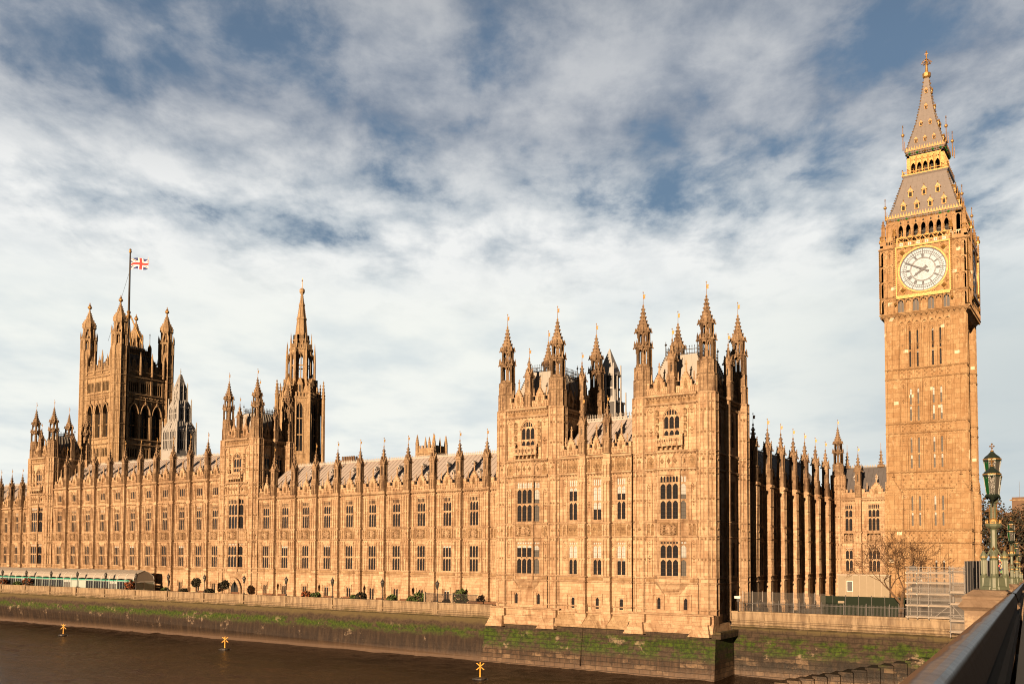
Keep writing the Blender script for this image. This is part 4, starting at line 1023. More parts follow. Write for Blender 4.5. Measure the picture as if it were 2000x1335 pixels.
for sx in (-1, 1):                                              # clasping corner buttresses, two panelled faces each
    for sy in (-1, 1):
        x, y = CX+sx*5.05, CY+sy*5.05; q = .98
        mb.box(x-q, x+q, y-q, y+q, 26.5, 55.2, 'tower_stone'); mb.box(x-q-.28, x+q+.28, y-q-.28, y+q+.28, 7.2, 26.0, 'tower_stone')
        for (ox, oy, dg) in ((x, y-q, 0), (x+q, y, 90), (x, y+q, 180), (x-q, y, 270)):
            for lo, hi, off in ((7.6, 17.6, .28), (17.9, 19.6, .28), (19.9, 25.9, .28), (29.4, 35.6, 0), (35.8, 37.2, 0), (37.4, 44.6, 0), (44.8, 46.2, 0), (46.4, 54.6, 0), (26.8, 29.2, 0)):
                mb.at(ox, oy, dg); w = q+off
                mb.box(-.09, .09, -off-.16, -off, lo, hi, 'tower_stone'); mb.box(-w, -w+.2, -off-.16, -off, lo, hi, 'tower_stone'); mb.box(w-.2, w, -off-.16, -off, lo, hi, 'tower_stone')
                if hi-lo > 4:
                    for e in (-1, 1): 
                        for zz in (hi-.1, (lo+hi)/2): head(mb, e*w/2-w/2+.12, e*w/2+w/2-.12, zz-.7, zz-.1, zz, -off-.08, -off, 'tower_stone', 3)
            for z in ZS: mb.at(ox, oy, dg); off = .28 if z < 26 else 0; course(mb, -q-off-.1, q+off+.1, z, .2, .22, -off, .6, 'tower_stone', 'tower_stone')
            mb.at(ox, oy, dg)                                  # gablet and little finial where the buttress steps back
            mb.extr([(-q-.3, 25.9), (q+.3, 25.9), (0, 28.0)], -.36, .05, 'tower_stone')
            for k in range(4):
                for e in (-1, 1): mb.octa(e*(q+.25)*(1-k/4), -.3, 26.0+k*.5, .17, .19, 'tower_stone')
            mb.tube((0, -.2, 27.8), (0, -.2, 28.8), .1, .07, 5, 'tower_stone'); mb.octa(0, -.2, 28.6, .3, .12, 'tower_stone'); mb.octa(0, -.2, 29.0, .14, .24, 'tower_stone')
            mb.at(0, 0)
mb.box(CX-5.2, CX+4.7, CY-5.2, CY+5.2, 7.2, 54, 'tower_stone')
# corbelled clock stage
hs = 6.62
mb.frus(CX-5.95, CX+5.95, CY-5.95, CY+5.95, 54.4, CX-hs, CX+hs, CY-hs, CY+hs, 55.3, 'tower_stone')
mb.box(CX-hs+.25, CX+hs-.25, CY-hs+.25, CY+hs-.25, 55.3, 67.2, 'tower_stone')
for (ox, oy, dg) in ((CX, CY-hs, 0), (CX+hs, CY, 90), (CX, CY+hs, 180), (CX-hs, CY, 270)):
    mb.at(ox, oy, dg)
    for i in range(16): mb.octa(-6.2+i*.826, -.02, 55.15, .24, .26, 'tower_stone')
    course(mb, -hs-.1, hs+.1, 55.45, .24, .26, 0, 0, 'tower_stone')
    for s in (-1, 1):
        a, b = (4.45, hs) if s > 0 else (-hs, -4.45)
        mb.box(a, b, -.0, .5, 55.3, 67.2, 'tower_stone')
        for z0, z1 in ((55.8, 58.0), (58.4, 61.0), (61.2, 63.6), (63.8, 66.2)):
            ribs(mb, a+.15, b-.15, z0, z1, 2, 0, .13, .16, True, 'tower_stone')
            for e in (.27, .73): boss(mb, a+.15+(b-a-.3)*e, z1-.9, 0, .2)
        course(mb, a, b, 58.25, .14, .16, 0, 0, 'tower_stone'); course(mb, a-.05, b+.05, 66.5, .22, .26, 0, .5, 'tower_stone', 'tower_stone')
        # pierced parapet by the corners
        for i in range(6): mb.box(a+.1+i*(b-a-.3)/5, a+.25+i*(b-a-.3)/5, .02, .2, 66.8, 67.7, 'tower_stone')
        mb.box(a, b, -.02, .24, 67.7, 67.9, 'tower_stone'); mb.box(a, b, -.02, .24, 66.7, 66.85, 'tower_stone')
        # gilt beaded shaft flanking the dial
        u = s*4.28; mb.tube((u, -.28, 57.3), (u, -.28, 68.6), .15, .13, 6, 'tower_stone')
        for k in range(30): mb.octa(u, -.36, 57.6+k*.36, .17, .14, 'gold')
        mb.ball(u, -.28, 69.4, .26, 'gold'); mb.lathe(u, -.28, [(68.4, .32), (68.7, .36), (69.2, .15)], 6, None, 'gold'); mb.octa(u, -.28, 57.1, .25, .35, 'gold')
    for i in range(7):                                          # windows and blind arches beneath the dial
        u = -3.45+i*1.15
        mb.box(u-.60, u-.46, -.10, .2, 55.7, 57.9, 'tower_stone'); mb.box(u+.46, u+.60, -.10, .2, 55.7, 57.9, 'tower_stone')
        head(mb, u-.46, u+.46, 57.0, 57.7, 57.95, -.16, .05, 'tower_stone', 4)
        for q in (-.3, 0, .3): mb.octa(u+q, -.17, 57.62-abs(q)*.7, .12, .12, 'black')
        mb.box(u-.46, u+.46, .10, .26, 55.7, 57.9, 'louvre' if i % 2 == 0 else 'tower_stone'); mb.box(u-.04, u+.04, .02, .1, 55.7, 57.6, 'tower_stone')
    course(mb, -4.2, 4.2, 57.98, .12, .14, 0, 0, 'tower_stone')
mb.at(0, 0)
# belfry
hb = 5.72
mb.box(CX-4.6, CX+4.6, CY-4.6, CY+4.6, 67.2, 67.6, 'black')
for (ox, oy, dg) in ((CX, CY-hb, 0), (CX+hb, CY, 90), (CX, CY+hb, 180), (CX-hb, CY, 270)):
    mb.at(ox, oy, dg)
    mb.box(-hb, hb, 0, .7, 67.1, 67.9, 'tower_stone'); mb.box(-hb, -3.9, 0, .9, 67.9, 71.3, 'tower_stone'); mb.box(3.9, hb-.01, 0, .9, 67.9, 71.3, 'tower_stone')
    for i in range(8): mb.box(-4.06+i*1.16-.22, -4.06+i*1.16+.22, -.02, .75, 67.9, 71.3, 'tower_stone'); mb.box(-4.06+i*1.16-.08, -4.06+i*1.16+.08, -.16, 0, 67.9, 71.2, 'tower_stone')
    for i in range(7):
        u = -3.48+i*1.16; head(mb, u-.37, u+.37, 69.7, 70.5, 71.3, .03, .4, 'tower_stone', 4); mb.extr([(u-.16, 70.75), (u, 71.15), (u+.16, 70.75), (u, 70.62)], .02, .03, 'black')
        mb.box(u-.37, u+.37, .55, .62, 68.6, 68.68, 'iron'); mb.box(u-.37, u+.37, .55, .62, 69.1, 69.18, 'iron')
    for s in (-1, 1):
        ribs(mb, min(s*4.2, s*5.6), max(s*4.2, s*5.6), 68.0, 70.9, 2, 0, .1, .12, True, 'tower_stone')
mb.at(0, 0)
mb.box(CX-3.6, CX+3.6, CY-3.6, CY+3.6, 67.3, 71.2, 'black')
mb.build('wall', t)
# flying corner pinnacles of the clock stage
fp = MB()
fp.box(-.42, .42, -.42, .42, 0, 1.2, 'tower_stone'); fp.lathe(0, 0, [(1.2, .36), (3.6, .30), (5.0, .04)], 6, None, 'tower_stone'); crockets(fp, 0, 0, [(3.4, .34), (4.9, .06)], 6, .5, 'tower_stone', .4, .1)
fp.lathe(0, 0, [(2.0, .46), (2.15, .46)], 6, None, 'gold'); fp.ball(0, 0, 1.35, .4, 'gold')
FP = fp.mesh('pinnacle')
for sx in (-1, 1):
    for sy in (-1, 1): inst(FP, 'pinnacle', t, (CX+sx*6.15, CY+sy*6.15, 66.7))
for sx in (-1, 1):
    for sy in (-1, 1):
        cb = MB()
        for k in range(34): cb.octa(CX+sx*6.66, CY+sy*6.66, 55.9+k*.31, .16, .15, 'gold')
        cb.build('gilded_beading', t)
# dials
def dial(ox, oy, dg, hands=True):
    d = MB()
    d.at(ox, oy, dg)
    Z = 62.32; Rr = 3.46
    f = MB().at(ox, oy, dg)
    q = 3.95
    for a, b in ((q, q+.20),):
        f.box(-b, b, -.32, .1, Z+a, Z+b, 'gold'); f.box(-b, b, -.32, .1, Z-b, Z-a, 'gold'); f.box(-b, -a, -.32, .1, Z-a, Z+a, 'gold'); f.box(a, b, -.32, .1, Z-a, Z+a, 'gold')
    f.box(-4.05, 4.05, -.42, .1, Z-4.52, Z-4.16, 'gold')
    n = 40
    for s0 in range(4):                                         # spandrels between square and circle
        pts = []
        a0 = math.pi/2*s0+math.pi/4
        for i in range(11): a = math.pi/2*s0+math.pi/2*i/10; pts.append(((Rr+.34)*math.cos(a), Z+(Rr+.34)*math.sin(a)))
        sx, sz = (1, 1, 0), 0
        cxs = (1, -1, -1, 1)[s0]; czs = (1, 1, -1, -1)[s0]
        f.extr(pts+[((0 if s0 % 2 == 0 else cxs)*q, Z+(czs if s0 % 2 == 0 else 0)*q), (cxs*q, Z+czs*q), ((cxs if s0 % 2 == 0 else 0)*q, Z+(0 if s0 % 2 == 0 else czs)*q)], -.06, .1, 'tower_stone')
        f.octa(cxs*3.1, -.12, Z+czs*3.1, .42, .42, 'gold'); 
        for e in (.62,):
            for w0, w1 in (((0, e), (e, 0)), ((e, 0), (0, -e)), ((0, -e), (-e, 0)), ((-e, 0), (0, e))): f.tube((cxs*3.1+w0[0], -.1, Z+czs*3.1+w0[1]), (cxs*3.1+w1[0], -.1, Z+czs*3.1+w1[1]), .06, .06, 4, 'gold')
        for k in range(26):
            a = a0+random.uniform(-.62, .62); rr = Rr+.5+random.random()*1.6; x, z = rr*math.cos(a), rr*math.sin(a)
            if abs(x) < q-.1 and abs(z) < q-.1: f.octa(x, -.07, Z+z, .12, .12, 'gold')
    def ring(b, r0, r1, y0, y1, mk, n=64):
        for i in range(n):
            a, c = 2*math.pi*i/n, 2*math.pi*(i+1)/n
            b.extr([(r0*math.cos(a), Z+r0*math.sin(a)), (r1*math.cos(a), Z+r1*math.sin(a)), (r1*math.cos(c), Z+r1*math.sin(c)), (r0*math.cos(c), Z+r0*math.sin(c))], y0, y1, mk)
    ring(f, Rr+.10, Rr+.36, -.22, .1, 'gold'); fo = f.build('dial_frame', t)
    d.add([(0, -.0, Z)]+[(Rr*math.cos(2*math.pi*i/64), 0, Z+Rr*math.sin(2*math.pi*i/64)) for i in range(64)], [(0, i+1, (i+1) % 64+1) for i in range(64)], 'dial')
    do = d.build('clock_dial', t)
    k = MB().at(ox, oy, dg)
    for a, b in ((Rr-.06, Rr+.10), (2.92, 2.99), (2.55, 2.61), (1.92, 1.97)): ring(k, a, b, -.06, -.02, 'dialink')
    ring(k, 1.80, 1.86, -.05, -.02, 'wood')
    for i in range(60):
        a = 2*math.pi*i/60; c, s_ = math.cos(a), math.sin(a); w = .032 if i % 5 else .06
        for r0, r1 in ((2.62, 2.92),) if i % 5 else ((1.95, 3.42),):
            k.extr([(r0*c-w*s_, Z+r0*s_+w*c), (r1*c-w*s_, Z+r1*s_+w*c), (r1*c+w*s_, Z+r1*s_-w*c), (r0*c+w*s_, Z+r0*s_-w*c)], -.055, -.021, 'dialink')
        if i % 5: k.octa(3.12*c, -.03, Z+3.12*s_, .07, .07, 'dialink')
    for i in range(26):
        a = 2.4*i; rr = .34*math.sqrt(i); 
        for j in range(6):
            b0, b1 = j*math.pi/3, (j+1)*math.pi/3
            if rr < 1.6: k.tube((rr*math.cos(a)+.19*math.cos(b0), -.02, Z+rr*math.sin(a)+.19*math.sin(b0)), (rr*math.cos(a)+.19*math.cos(b1), -.02, Z+rr*math.sin(a)+.19*math.sin(b1)), .014, .014, 3, 'board')
    o = k.build('dial_tracery', t); o.parent = do; o.location = (0, 0, 0)
    NUM = {1: 'I', 2: 'II', 3: 'III', 4: 'IV', 5: 'V', 6: 'VI', 7: 'VII', 8: 'VIII', 9: 'IX', 10: 'X', 11: 'XI', 12: 'XII'}
    for hN, sN in NUM.items():                                  # roman numerals, feet towards the centre
        a = math.pi/2-hN*math.pi/6; ux, uz = math.cos(a), math.sin(a); tx, tz = -uz*-1, -ux
        k = MB().at(ox, oy, dg); tw = {'I': .13, 'V': .22, 'X': .24}; tot = sum(tw[ch] for ch in sN); p = -tot/2
        def bar(x0, r0, x1, r1, w):
            P = Vector((ux*r0+tx*x0, uz*r0+tz*x0)); Q = Vector((ux*r1+tx*x1, uz*r1+tz*x1)); dd = (Q-P).normalized(); nx, nz = -dd.y*w, dd.x*w
            k.extr([(P.x+nx, Z+P.y+nz), (Q.x+nx, Z+Q.y+nz), (Q.x-nx, Z+Q.y-nz), (P.x-nx, Z+P.y-nz)], -.06, -.022, 'dialink')
        for ch in sN:
            c = p+tw[ch]/2
            if ch == 'I': bar(c, 2.02, c, 2.52, .05)
            elif ch == 'V': bar(c-.08, 2.52, c, 2.02, .045); bar(c+.08, 2.52, c, 2.02, .03)
            else: bar(c-.09, 2.52, c+.09, 2.02, .048); bar(c+.09, 2.52, c-.09, 2.02, .032)
            p += tw[ch]
        o = k.build('numeral', t); o.parent = do; o.location = (0, 0, 0)
    for nm, ang, L, w, tail in (('minute_hand', 49.6*6, 3.2, .10, 1.0), ('hour_hand', 235.0, 1.85, .15, .75)):
        h = MB().at(ox, oy, dg); a = math.pi/2-math.radians(ang); c, s_ = math.cos(a), math.sin(a); yy = -.20 if nm[0] == 'm' else -.13
        def P(r, q): return (r*c-q*s_, Z+r*s_+q*c)
        h.extr([P(-tail, -w*1.9), P(-tail*.55, -w*1.2), P(0, -w*1.5), P(L*.72, -w*.8), P(L, 0), P(L*.72, w*.8), P(0, w*1.5), P(-tail*.55, w*1.2), P(-tail, w*1.9)], yy, yy+.05, 'dialink')
        if nm[0] == 'h': h.extr([P(L*.55, 0), P(L*.66, w*1.9), P(L*.80, 0), P(L*.66, -w*1.9)], yy+.005, yy+.045, 'dialink')
        o = h.build(nm, t); o.parent = do; o.location = (0, 0, 0)
dial(CX, CY-hs-.02, 0); dial(CX+hs+.02, CY, 90)
# frieze and gilded balustrade above the dials
for (ox, oy, dg) in ((CX, CY-hs, 0), (CX+hs, CY, 90)):
    g = MB().at(ox, oy, dg)
    g.box(-4.1, 4.1, -.10, .2, 66.55, 67.2, 'tower_stone'); g.box(-4.15, 4.15, -.16, -.10, 66.5, 66.6, 'gold'); g.box(-4.15, 4.15, -.16, -.10, 67.15, 67.24, 'gold')
    for i in range(6):
        u = -3.25+i*1.3; g.extr([(u-.24, 66.66), (u+.24, 66.66), (u+.24, 67.10), (u-.24, 67.10)], -.15, -.10, 'white'); g.box(u-.045, u+.045, -.16, -.15, 66.68, 67.08, 'red'); g.box(u-.22, u+.22, -.162, -.151, 66.84, 66.93, 'red')
        if i < 5: g.octa(u+.65, -.12, 66.88, .15, .13, 'gold')
        for w0, w1 in (((0, .55), (.5, 0)), ((.5, 0), (0, -.55)), ((0, -.55), (-.5, 0)), ((-.5, 0), (0, .55))): g.tube((u+w0[0], .05, 67.85+w0[1]), (u+w1[0], .05, 67.85+w1[1]), .085, .085, 4, 'gold')
        g.octa(u, .03, 67.85, .2, .2, 'gold'); g.tube((u, .05, 68.35), (u, .05, 69.1), .09, .05, 5, 'gold'); g.octa(u, .05, 69.15, .13, .16, 'gold')
        g.extr([(u-.5, 67.9), (u+.5, 67.9), (u, 68.5)], .12, .2, 'gold')
        for e in (-.75, -.55, .55, .75): g.box(u+e-.05, u+e+.05, .02, .12, 67.25, 68.0, 'gold')
    g.box(-4.1, 4.1, .0, .14, 67.95, 68.07, 'gold'); g.build('gilded_balustrade', t)
def gable_dormer(s=1.0):
    m_ = MB(); m_.box(-.38*s, .38*s, -.15, .9*s, 0, 1.05*s, 'gold'); m_.box(-.24*s, .24*s, -.17, -.15, .12*s, .9*s, 'black'); m_.extr([(-.52*s, 1.0*s), (.52*s, 1.0*s), (0, 1.75*s)], -.24, .9*s, 'gold'); m_.extr([(-.20*s, 1.05*s), (.20*s, 1.05*s), (0, 1.4*s)], -.25, -.24, 'tower_roof'); m_.octa(0, -.1, 1.95*s, .10*s, .26*s, 'gold')
    return m_.mesh('dormer')
GD, GS = gable_dormer(.92), gable_dormer(.55)
def eave(half, z, n, root, green, H=1.0):
    g = MB(); 
    g.frus(CX-half+.25, CX+half-.25, CY-half+.25, CY+half-.25, z-H*.55, CX-half-.1, CX+half+.1, CY-half-.1, CY+half+.1, z, 'tower_roof')
    g.box(CX-half-.14, CX+half+.14, CY-half-.14, CY+half+.14, z, z+.22, 'tower_roof')
    for (ox, oy, dg) in ((CX, CY-half, 0), (CX+half, CY, 90), (CX, CY+half, 180), (CX-half, CY, 270)):
        g.at(ox, oy, dg); s = 2*half/n
        for i in range(n):
            u = -half+(i+.5)*s
            g.extr([(u-s*.42, z+.22), (u+s*.42, z+.22), (u+s*.15, z+.50), (u, z+.82), (u-s*.15, z+.50)], -.16, -.08, 'gold'); g.octa(u, -.10, z+.02, s*.30, .10, 'gold')
            if i % 3 == 1: g.octa(u, -.02, z-H*.32, .26, .20, 'enamel' if (i//3) in green else 'gold')
            else: g.octa(u, .04, z-H*.32, .16, .14, 'gold')
        g.box(-half-.1, half+.1, -.17, -.1, z+.04, z+.14, 'gold')
    g.at(0, 0); return g.build('gilded_eaves', root)
eave(5.72, 71.75, 27, t, (1, 2, 6, 7))
def battened(mb, x, y, prof, mk, n):
    """square roof of (z, half width) rings with raised battens up every side"""
    for (z0, h0), (z1, h1) in zip(prof, prof[1:]): mb.frus(x-h0, x+h0, y-h0, y+h0, z0, x-h1, x+h1, y-h1, y+h1, z1, mk)
    for dg in (0, 90, 180, 270):
        mb.at(x, y, dg)
        for i in range(n+1):
            f = i/n*2-1
            for (z0, h0), (z1, h1) in zip(prof, prof[1:]):
                if abs(f) < 1 or True: mb.tube((f*h0, -h0, z0), (f*h1, -h1, z1), .07*min(1, h0/2.5), .07*min(1, h1/2.5), 4, mk)
        for (z0, h0), (z1, h1) in zip(prof, prof[1:]):
            k = int((z1-z0)/.9)
            for j in range(k):
                tt = j/k; hh = h0+(h1-h0)*tt; mb.box(-hh, hh, -hh-.025, -hh+.1, z0+(z1-z0)*tt, z0+(z1-z0)*tt+.05, mk)
    mb.at(0, 0)
rb = MB(); battened(rb, CX, CY, [(71.9, 5.45), (74.2, 4.65), (79.3, 3.35)], 'tower_roof', 9)
for sx in (-1, 1):
    for sy in (-1, 1):
        for i in range(16):
            tt = i/16; hh = 5.4-2.05*tt; rb.octa(CX+sx*hh, CY+sy*hh, 72.2+7*tt, .2, .2, 'gold' if i % 3 == 0 else 'tower_roof')
ro = rb.build('roof', t)
for dg in (0, 90):
    for z, us in ((73.0, (-3.1, -1.03, 1.03, 3.1)), (75.4, (-2.1, 0, 2.1))):
        hh = 4.65+(74.2-z)*(.35 if z < 74.2 else .255)
        for u in us:
            a = R_(dg); o = inst(GD, 'dormer', t, (CX+math.cos(a)*u+math.sin(a)*hh, CY+math.sin(a)*u-math.cos(a)*hh, z), dg); pl = o.location.copy(); o.parent = ro; o.location = pl
def gilt_finial(h=3.6):
    g = MB(); g.tube((0, 0, 0), (0, 0, h), .09, .05, 6, 'gold'); g.lathe(0, 0, [(h*.55, .08), (h*.60, .27), (h*.65, .27), (h*.70, .08)], 8, None, 'gold'); g.octa(0, 0, h*.95, .15, .06, 'iron'); g.octa(0, 0, h, .10, .25, 'gold'); g.tube((.28, 0, -.4), (.28, 0, 1.5), .08, .05, 5, 'gold'); return g.mesh('finial')
GF, GF2 = gilt_finial(), gilt_finial(4.2)
for sx in (-1, 1):
    for sy in (-1, 1): inst(GF, 'finial', t, (CX+sx*5.85, CY+sy*5.85, 71.6)); inst(GF2, 'finial', t, (CX+sx*3.35, CY+sy*3.35, 84.0)); 
# lantern with gilded arcade
g = MB(); hl = 2.86
g.frus(CX-3.2, CX+3.2, CY-3.2, CY+3.2, 78.9, CX-3.62, CX+3.62, CY-3.62, CY+3.62, 79.5, 'tower_roof'); g.box(CX-3.62, CX+3.62, CY-3.62, CY+3.62, 79.5, 79.72, 'gold')
g.box(CX-1.6, CX+1.6, CY-1.6, CY+1.6, 79.6, 83, 'black')
for (ox, oy, dg) in ((CX, CY-hl, 0), (CX+hl, CY, 90), (CX, CY+hl, 180), (CX-hl, CY, 270)):
    g.at(ox, oy, dg)
    for i in range(9): u = -3.5+i*.875; g.tube((u, -.62, 79.7), (u, -.62, 80.45), .10, .06, 5, 'gold'); g.octa(u, -.62, 80.5, .15, .15, 'gold')
    g.box(-3.5, 3.5, -.66, -.58, 80.1, 80.2, 'gold')
    for i in range(6):
        u = -2.35+i*.94; g.tube((u, .12, 79.7), (u, .12, 82.6), .155, .155, 8, 'gold'); g.box(u-.06, u+.06, -.12, .02, 79.7, 82.7, 'gold')
        if i < 5:
            head(g, u+.15, u+.79, 81.2, 81.75, 82.8, .02, .22, 'gold', 3)
            for e in (.3, .62): g.octa(u+e, -.0, 82.25, .10, .16, 'black')
    for s in (-1, 1): g.box(min(s*2.45, s*2.86), max(s*2.45, s*2.86), .02, .5, 79.7, 82.8, 'gold'); g.box(min(s*2.45, s*2.86), max(s*2.45, s*2.86), 0.0, .02, 80.5, 80.6, 'tower_roof')
    g.box(-hl, hl, -.0, .4, 82.7, 83.0, 'gold')
g.at(0, 0); g.build('lantern', t)
eave(3.0, 83.75, 15, t, (0, 1, 3, 4), 1.0)
rb = MB(); battened(rb, CX, CY, [(84.0, 2.95), (86.0, 2.38), (89.0, 1.55), (92.5, .92), (95.6, .52), (97.0, .38)], 'tower_roof', 6)
for sx in (-1, 1):
    for sy in (-1, 1):
        for (z0, h0), (z1, h1) in zip([(84.0, 2.95), (86.0, 2.38), (89.0, 1.55), (92.5, .92), (95.6, .52)], [(86.0, 2.38), (89.0, 1.55), (92.5, .92), (95.6, .52), (97.0, .38)]):
            k = int((z1-z0)/.5)
            for j in range(k): tt = j/k; hh = h0+(h1-h0)*tt; rb.octa(CX+sx*(hh+.06), CY+sy*(hh+.06), z0+(z1-z0)*tt, .16, .18, 'gold' if j % 2 else 'tower_roof')
ro = rb.build('spire', t)
for dg in (0, 90):
    for z, us, hh in ((85.2, (-1.4, 0, 1.4), 2.62), (88.2, (-.72, .72), 1.80), (91.3, (0,), 1.14), (94.2, (0,), .72)):
        for u in us:
            a = R_(dg); o = inst(GS, 'dormer', t, (CX+math.cos(a)*u+math.sin(a)*hh, CY+math.sin(a)*u-math.cos(a)*hh, z), dg); pl = o.location.copy(); o.parent = ro; o.location = pl
g = MB(); g.lathe(CX, CY, [(95.9, .44), (96.6, .30), (97.0, .34), (97.3, .66), (97.9, .70), (98.0, .3), (98.6, .22), (101.3, .07)], 8, None, 'gold')
for i in range(8):
    a = math.pi/4*i; p = (CX+.75*math.cos(a), CY+.75*math.sin(a), 99.9); g.tube((CX, CY, 99.3), p, .06, .04, 5, 'gold'); g.ball(p[0], p[1], 99.8, .10, 'gold', 6); g.tube((CX, CY, 100.6), p, .045, .04, 5, 'gold')
g.octa(CX, CY, 99.9, .26, .6, 'gold'); g.box(CX-.26, CX+.26, CY-.05, CY+.05, 101.3, 101.42, 'gold'); g.ball(CX, CY, 101.0, .17, 'gold'); g.octa(CX, CY, 101.6, .15, .45, 'gold'); g.build('spire_finial', t)

# ------------------------------------------------------------------ great flag tower
VX0, VX1, VY0, VY1 = -309.1, -290.6, 191.8, 210.6            # centre lines of its corner turrets
VCX, VCY = (VX0+VX1)/2, (VY0+VY1)/2
t = thing('flag_tower', 'massive square tower with four corner turrets and deep arched windows, carrying the flagstaff', 'tower', (VCX, VCY, 7.4))
mb = MB(); mk = 'old_stone'; rT = 2.6
VB = (53.2, 55.0, 69.2, 71.0, 77.0, 79.0)
mb.box(VX0+.2, VX1-.2, VY0+.9, VY1-.2, 7.4, 79.5, 'black')
for x in (VX0, VX1):
    for y in (VY0, VY1):
        mb.lathe(x, y, [(7.4, rT), (84.0, rT)], 8, None, mk)
        c8 = math.cos(math.pi/8)
        for i in range(8):
            a = math.pi/8+math.pi/4*i; mb.lathe(x+rT*math.cos(a), y+rT*math.sin(a), [(7.4, .24), (90, .24)], 5, a, mk, False)
            a = math.pi/4*i
            for e in (-.55, 0, .55): mb.lathe(x+rT*c8*math.cos(a)-e*math.sin(a), y+rT*c8*math.sin(a)+e*math.cos(a), [(7.4, .12), (84, .12)], 4, a, mk, False)
        for z in VB+(60, 64.6, 74, 82.2, 46, 38): mb.lathe(x, y, [(z-.25, rT+.03), (z, rT+.32), (z+.25, rT+.03)], 8, None, mk)
for (ox, oy, dg) in ((0, VY0-1.7, 0), (VX1+1.7, 0, 90)):
    mb.at(ox, oy, dg); a, b = (VX0+2.4, VX1-2.4) if dg == 0 else (VY0+2.4, VY1-2.4); w = (b-a)/3
    H = []; yy = .0
    for i in range(3):
        c = a+(i+.5)*w; H.append((c-1.6, c+1.6, 55.6, 67.4))
        for j in range(5): u = c-w/2+.75+j*(w-1.5)/4; H.append((u-.30, u+.30, 71.8, 75.4)); 
        for j in range(4): u = c-w/2+.9+j*(w-1.8)/3; H.append((u-.34, u+.34, 48.8, 52.0))
    wall(mb, a, b, 7.4, 53.4, [h for h in H if h[3] < 53], 0, 1.1, mk); wall(mb, a, b, 53.4, 70, [h for h in H if 54 < h[2] < 60], 0, 1.5, mk); wall(mb, a, b, 70, 79.4, [h for h in H if h[2] > 70], 0, 1.0, mk)
    for h in H:
        if h[2] < 60 and h[3] > 60:
            head(mb, h[0], h[1], 64.2, 67.2, 67.45, .35, 1.3, mk, 5); c = (h[0]+h[1])/2
            for q, k in ((1.65, 0), (1.95, .25)):
                L = arch_pts(c-q, c+q, 64.2, 67.5+(q-1.6), 5); P = L+[(2*c-u, z) for u, z in reversed(L[:-1])]
                for (ua, za), (ub, zb) in zip(P, P[1:]): mb.tube((ua, -.12-k, za), (ub, -.12-k, zb), .22, .22, 5, mk)
            for e in (-.5, .5): mb.box(c+e-.07, c+e+.07, 1.2, 1.35, 55.6, 64.8, mk)
            mb.box(h[0], h[1], 1.2, 1.34, 60.0, 60.3, mk); mb.box(h[0], h[1], 1.36, 1.45, 55.6, 67.4, 'glass')
            mb.tube((c, -.3, 67.9), (c, -.3, 70.2), .22, .1, 5, mk)
            for e in (-1, 1):
                for k in range(4): mb.octa(c+e*(1.4-k*.4), -.3, 66.3+k*.7, .26, .26, mk)
        else: head(mb, h[0], h[1], h[3]-.7, h[3]-.1, h[3]+.02, .1, .9, mk, 3); mb.box(h[0], h[1], .95, 1.05, h[2], h[3], 'black')
    for i in range(4):
        u = a+i*w; mb.box(u-.34, u+.34, -.22, 0, 7.4, 79, mk); mb.lathe(u, -.25, [(78, .5), (84.0, .4), (86.5, .05)], 6, None, mk)
    for z in VB: course(mb, a, b, z, .4, .5, 0, 1.0, mk, mk)
    for z in (60, 64): pass
    course(mb, a, b, 30, .3, .3, 0, 0, mk)
    n = 22
    for i in range(n): mb.octa(a+(i+.5)*(b-a)/n, -.05, 78.0, .32, .45, mk)
    for i in range(n): mb.octa(a+(i+.5)*(b-a)/n, -.05, 70.1, .34, .5, mk)
    # two-tier pierced battlement
    for i in range(3):
        u0, u1 = a+i*w+.5, a+(i+1)*w-.5; s = (u1-u0)/7
        for j in range(7):
            zt = 81.2 if j % 2 == 0 else 80.2
            if j in (2, 3, 4): zt += 1.6
            for e in (0, .62): mb.box(u0+(j+e)*s+.03, u0+(j+e+.34)*s, 0, .4, 79.3, zt, mk)
            mb.box(u0+j*s, u0+(j+.98)*s, -.03, .43, zt, zt+.3, mk); mb.box(u0+j*s, u0+(j+1)*s, -.02, .42, 79.3, 79.6, mk)
            head(mb, u0+j*s+.34*s, u0+(j+.62)*s, zt-.5, zt-.1, zt, .05, .4, mk, 2)
        mb.tube(((u0+u1)/2, .2, 82.8), ((u0+u1)/2, .2, 84.8), .25, .05, 5, mk)
mb.at(0, 0)
mb.build('wall', t)
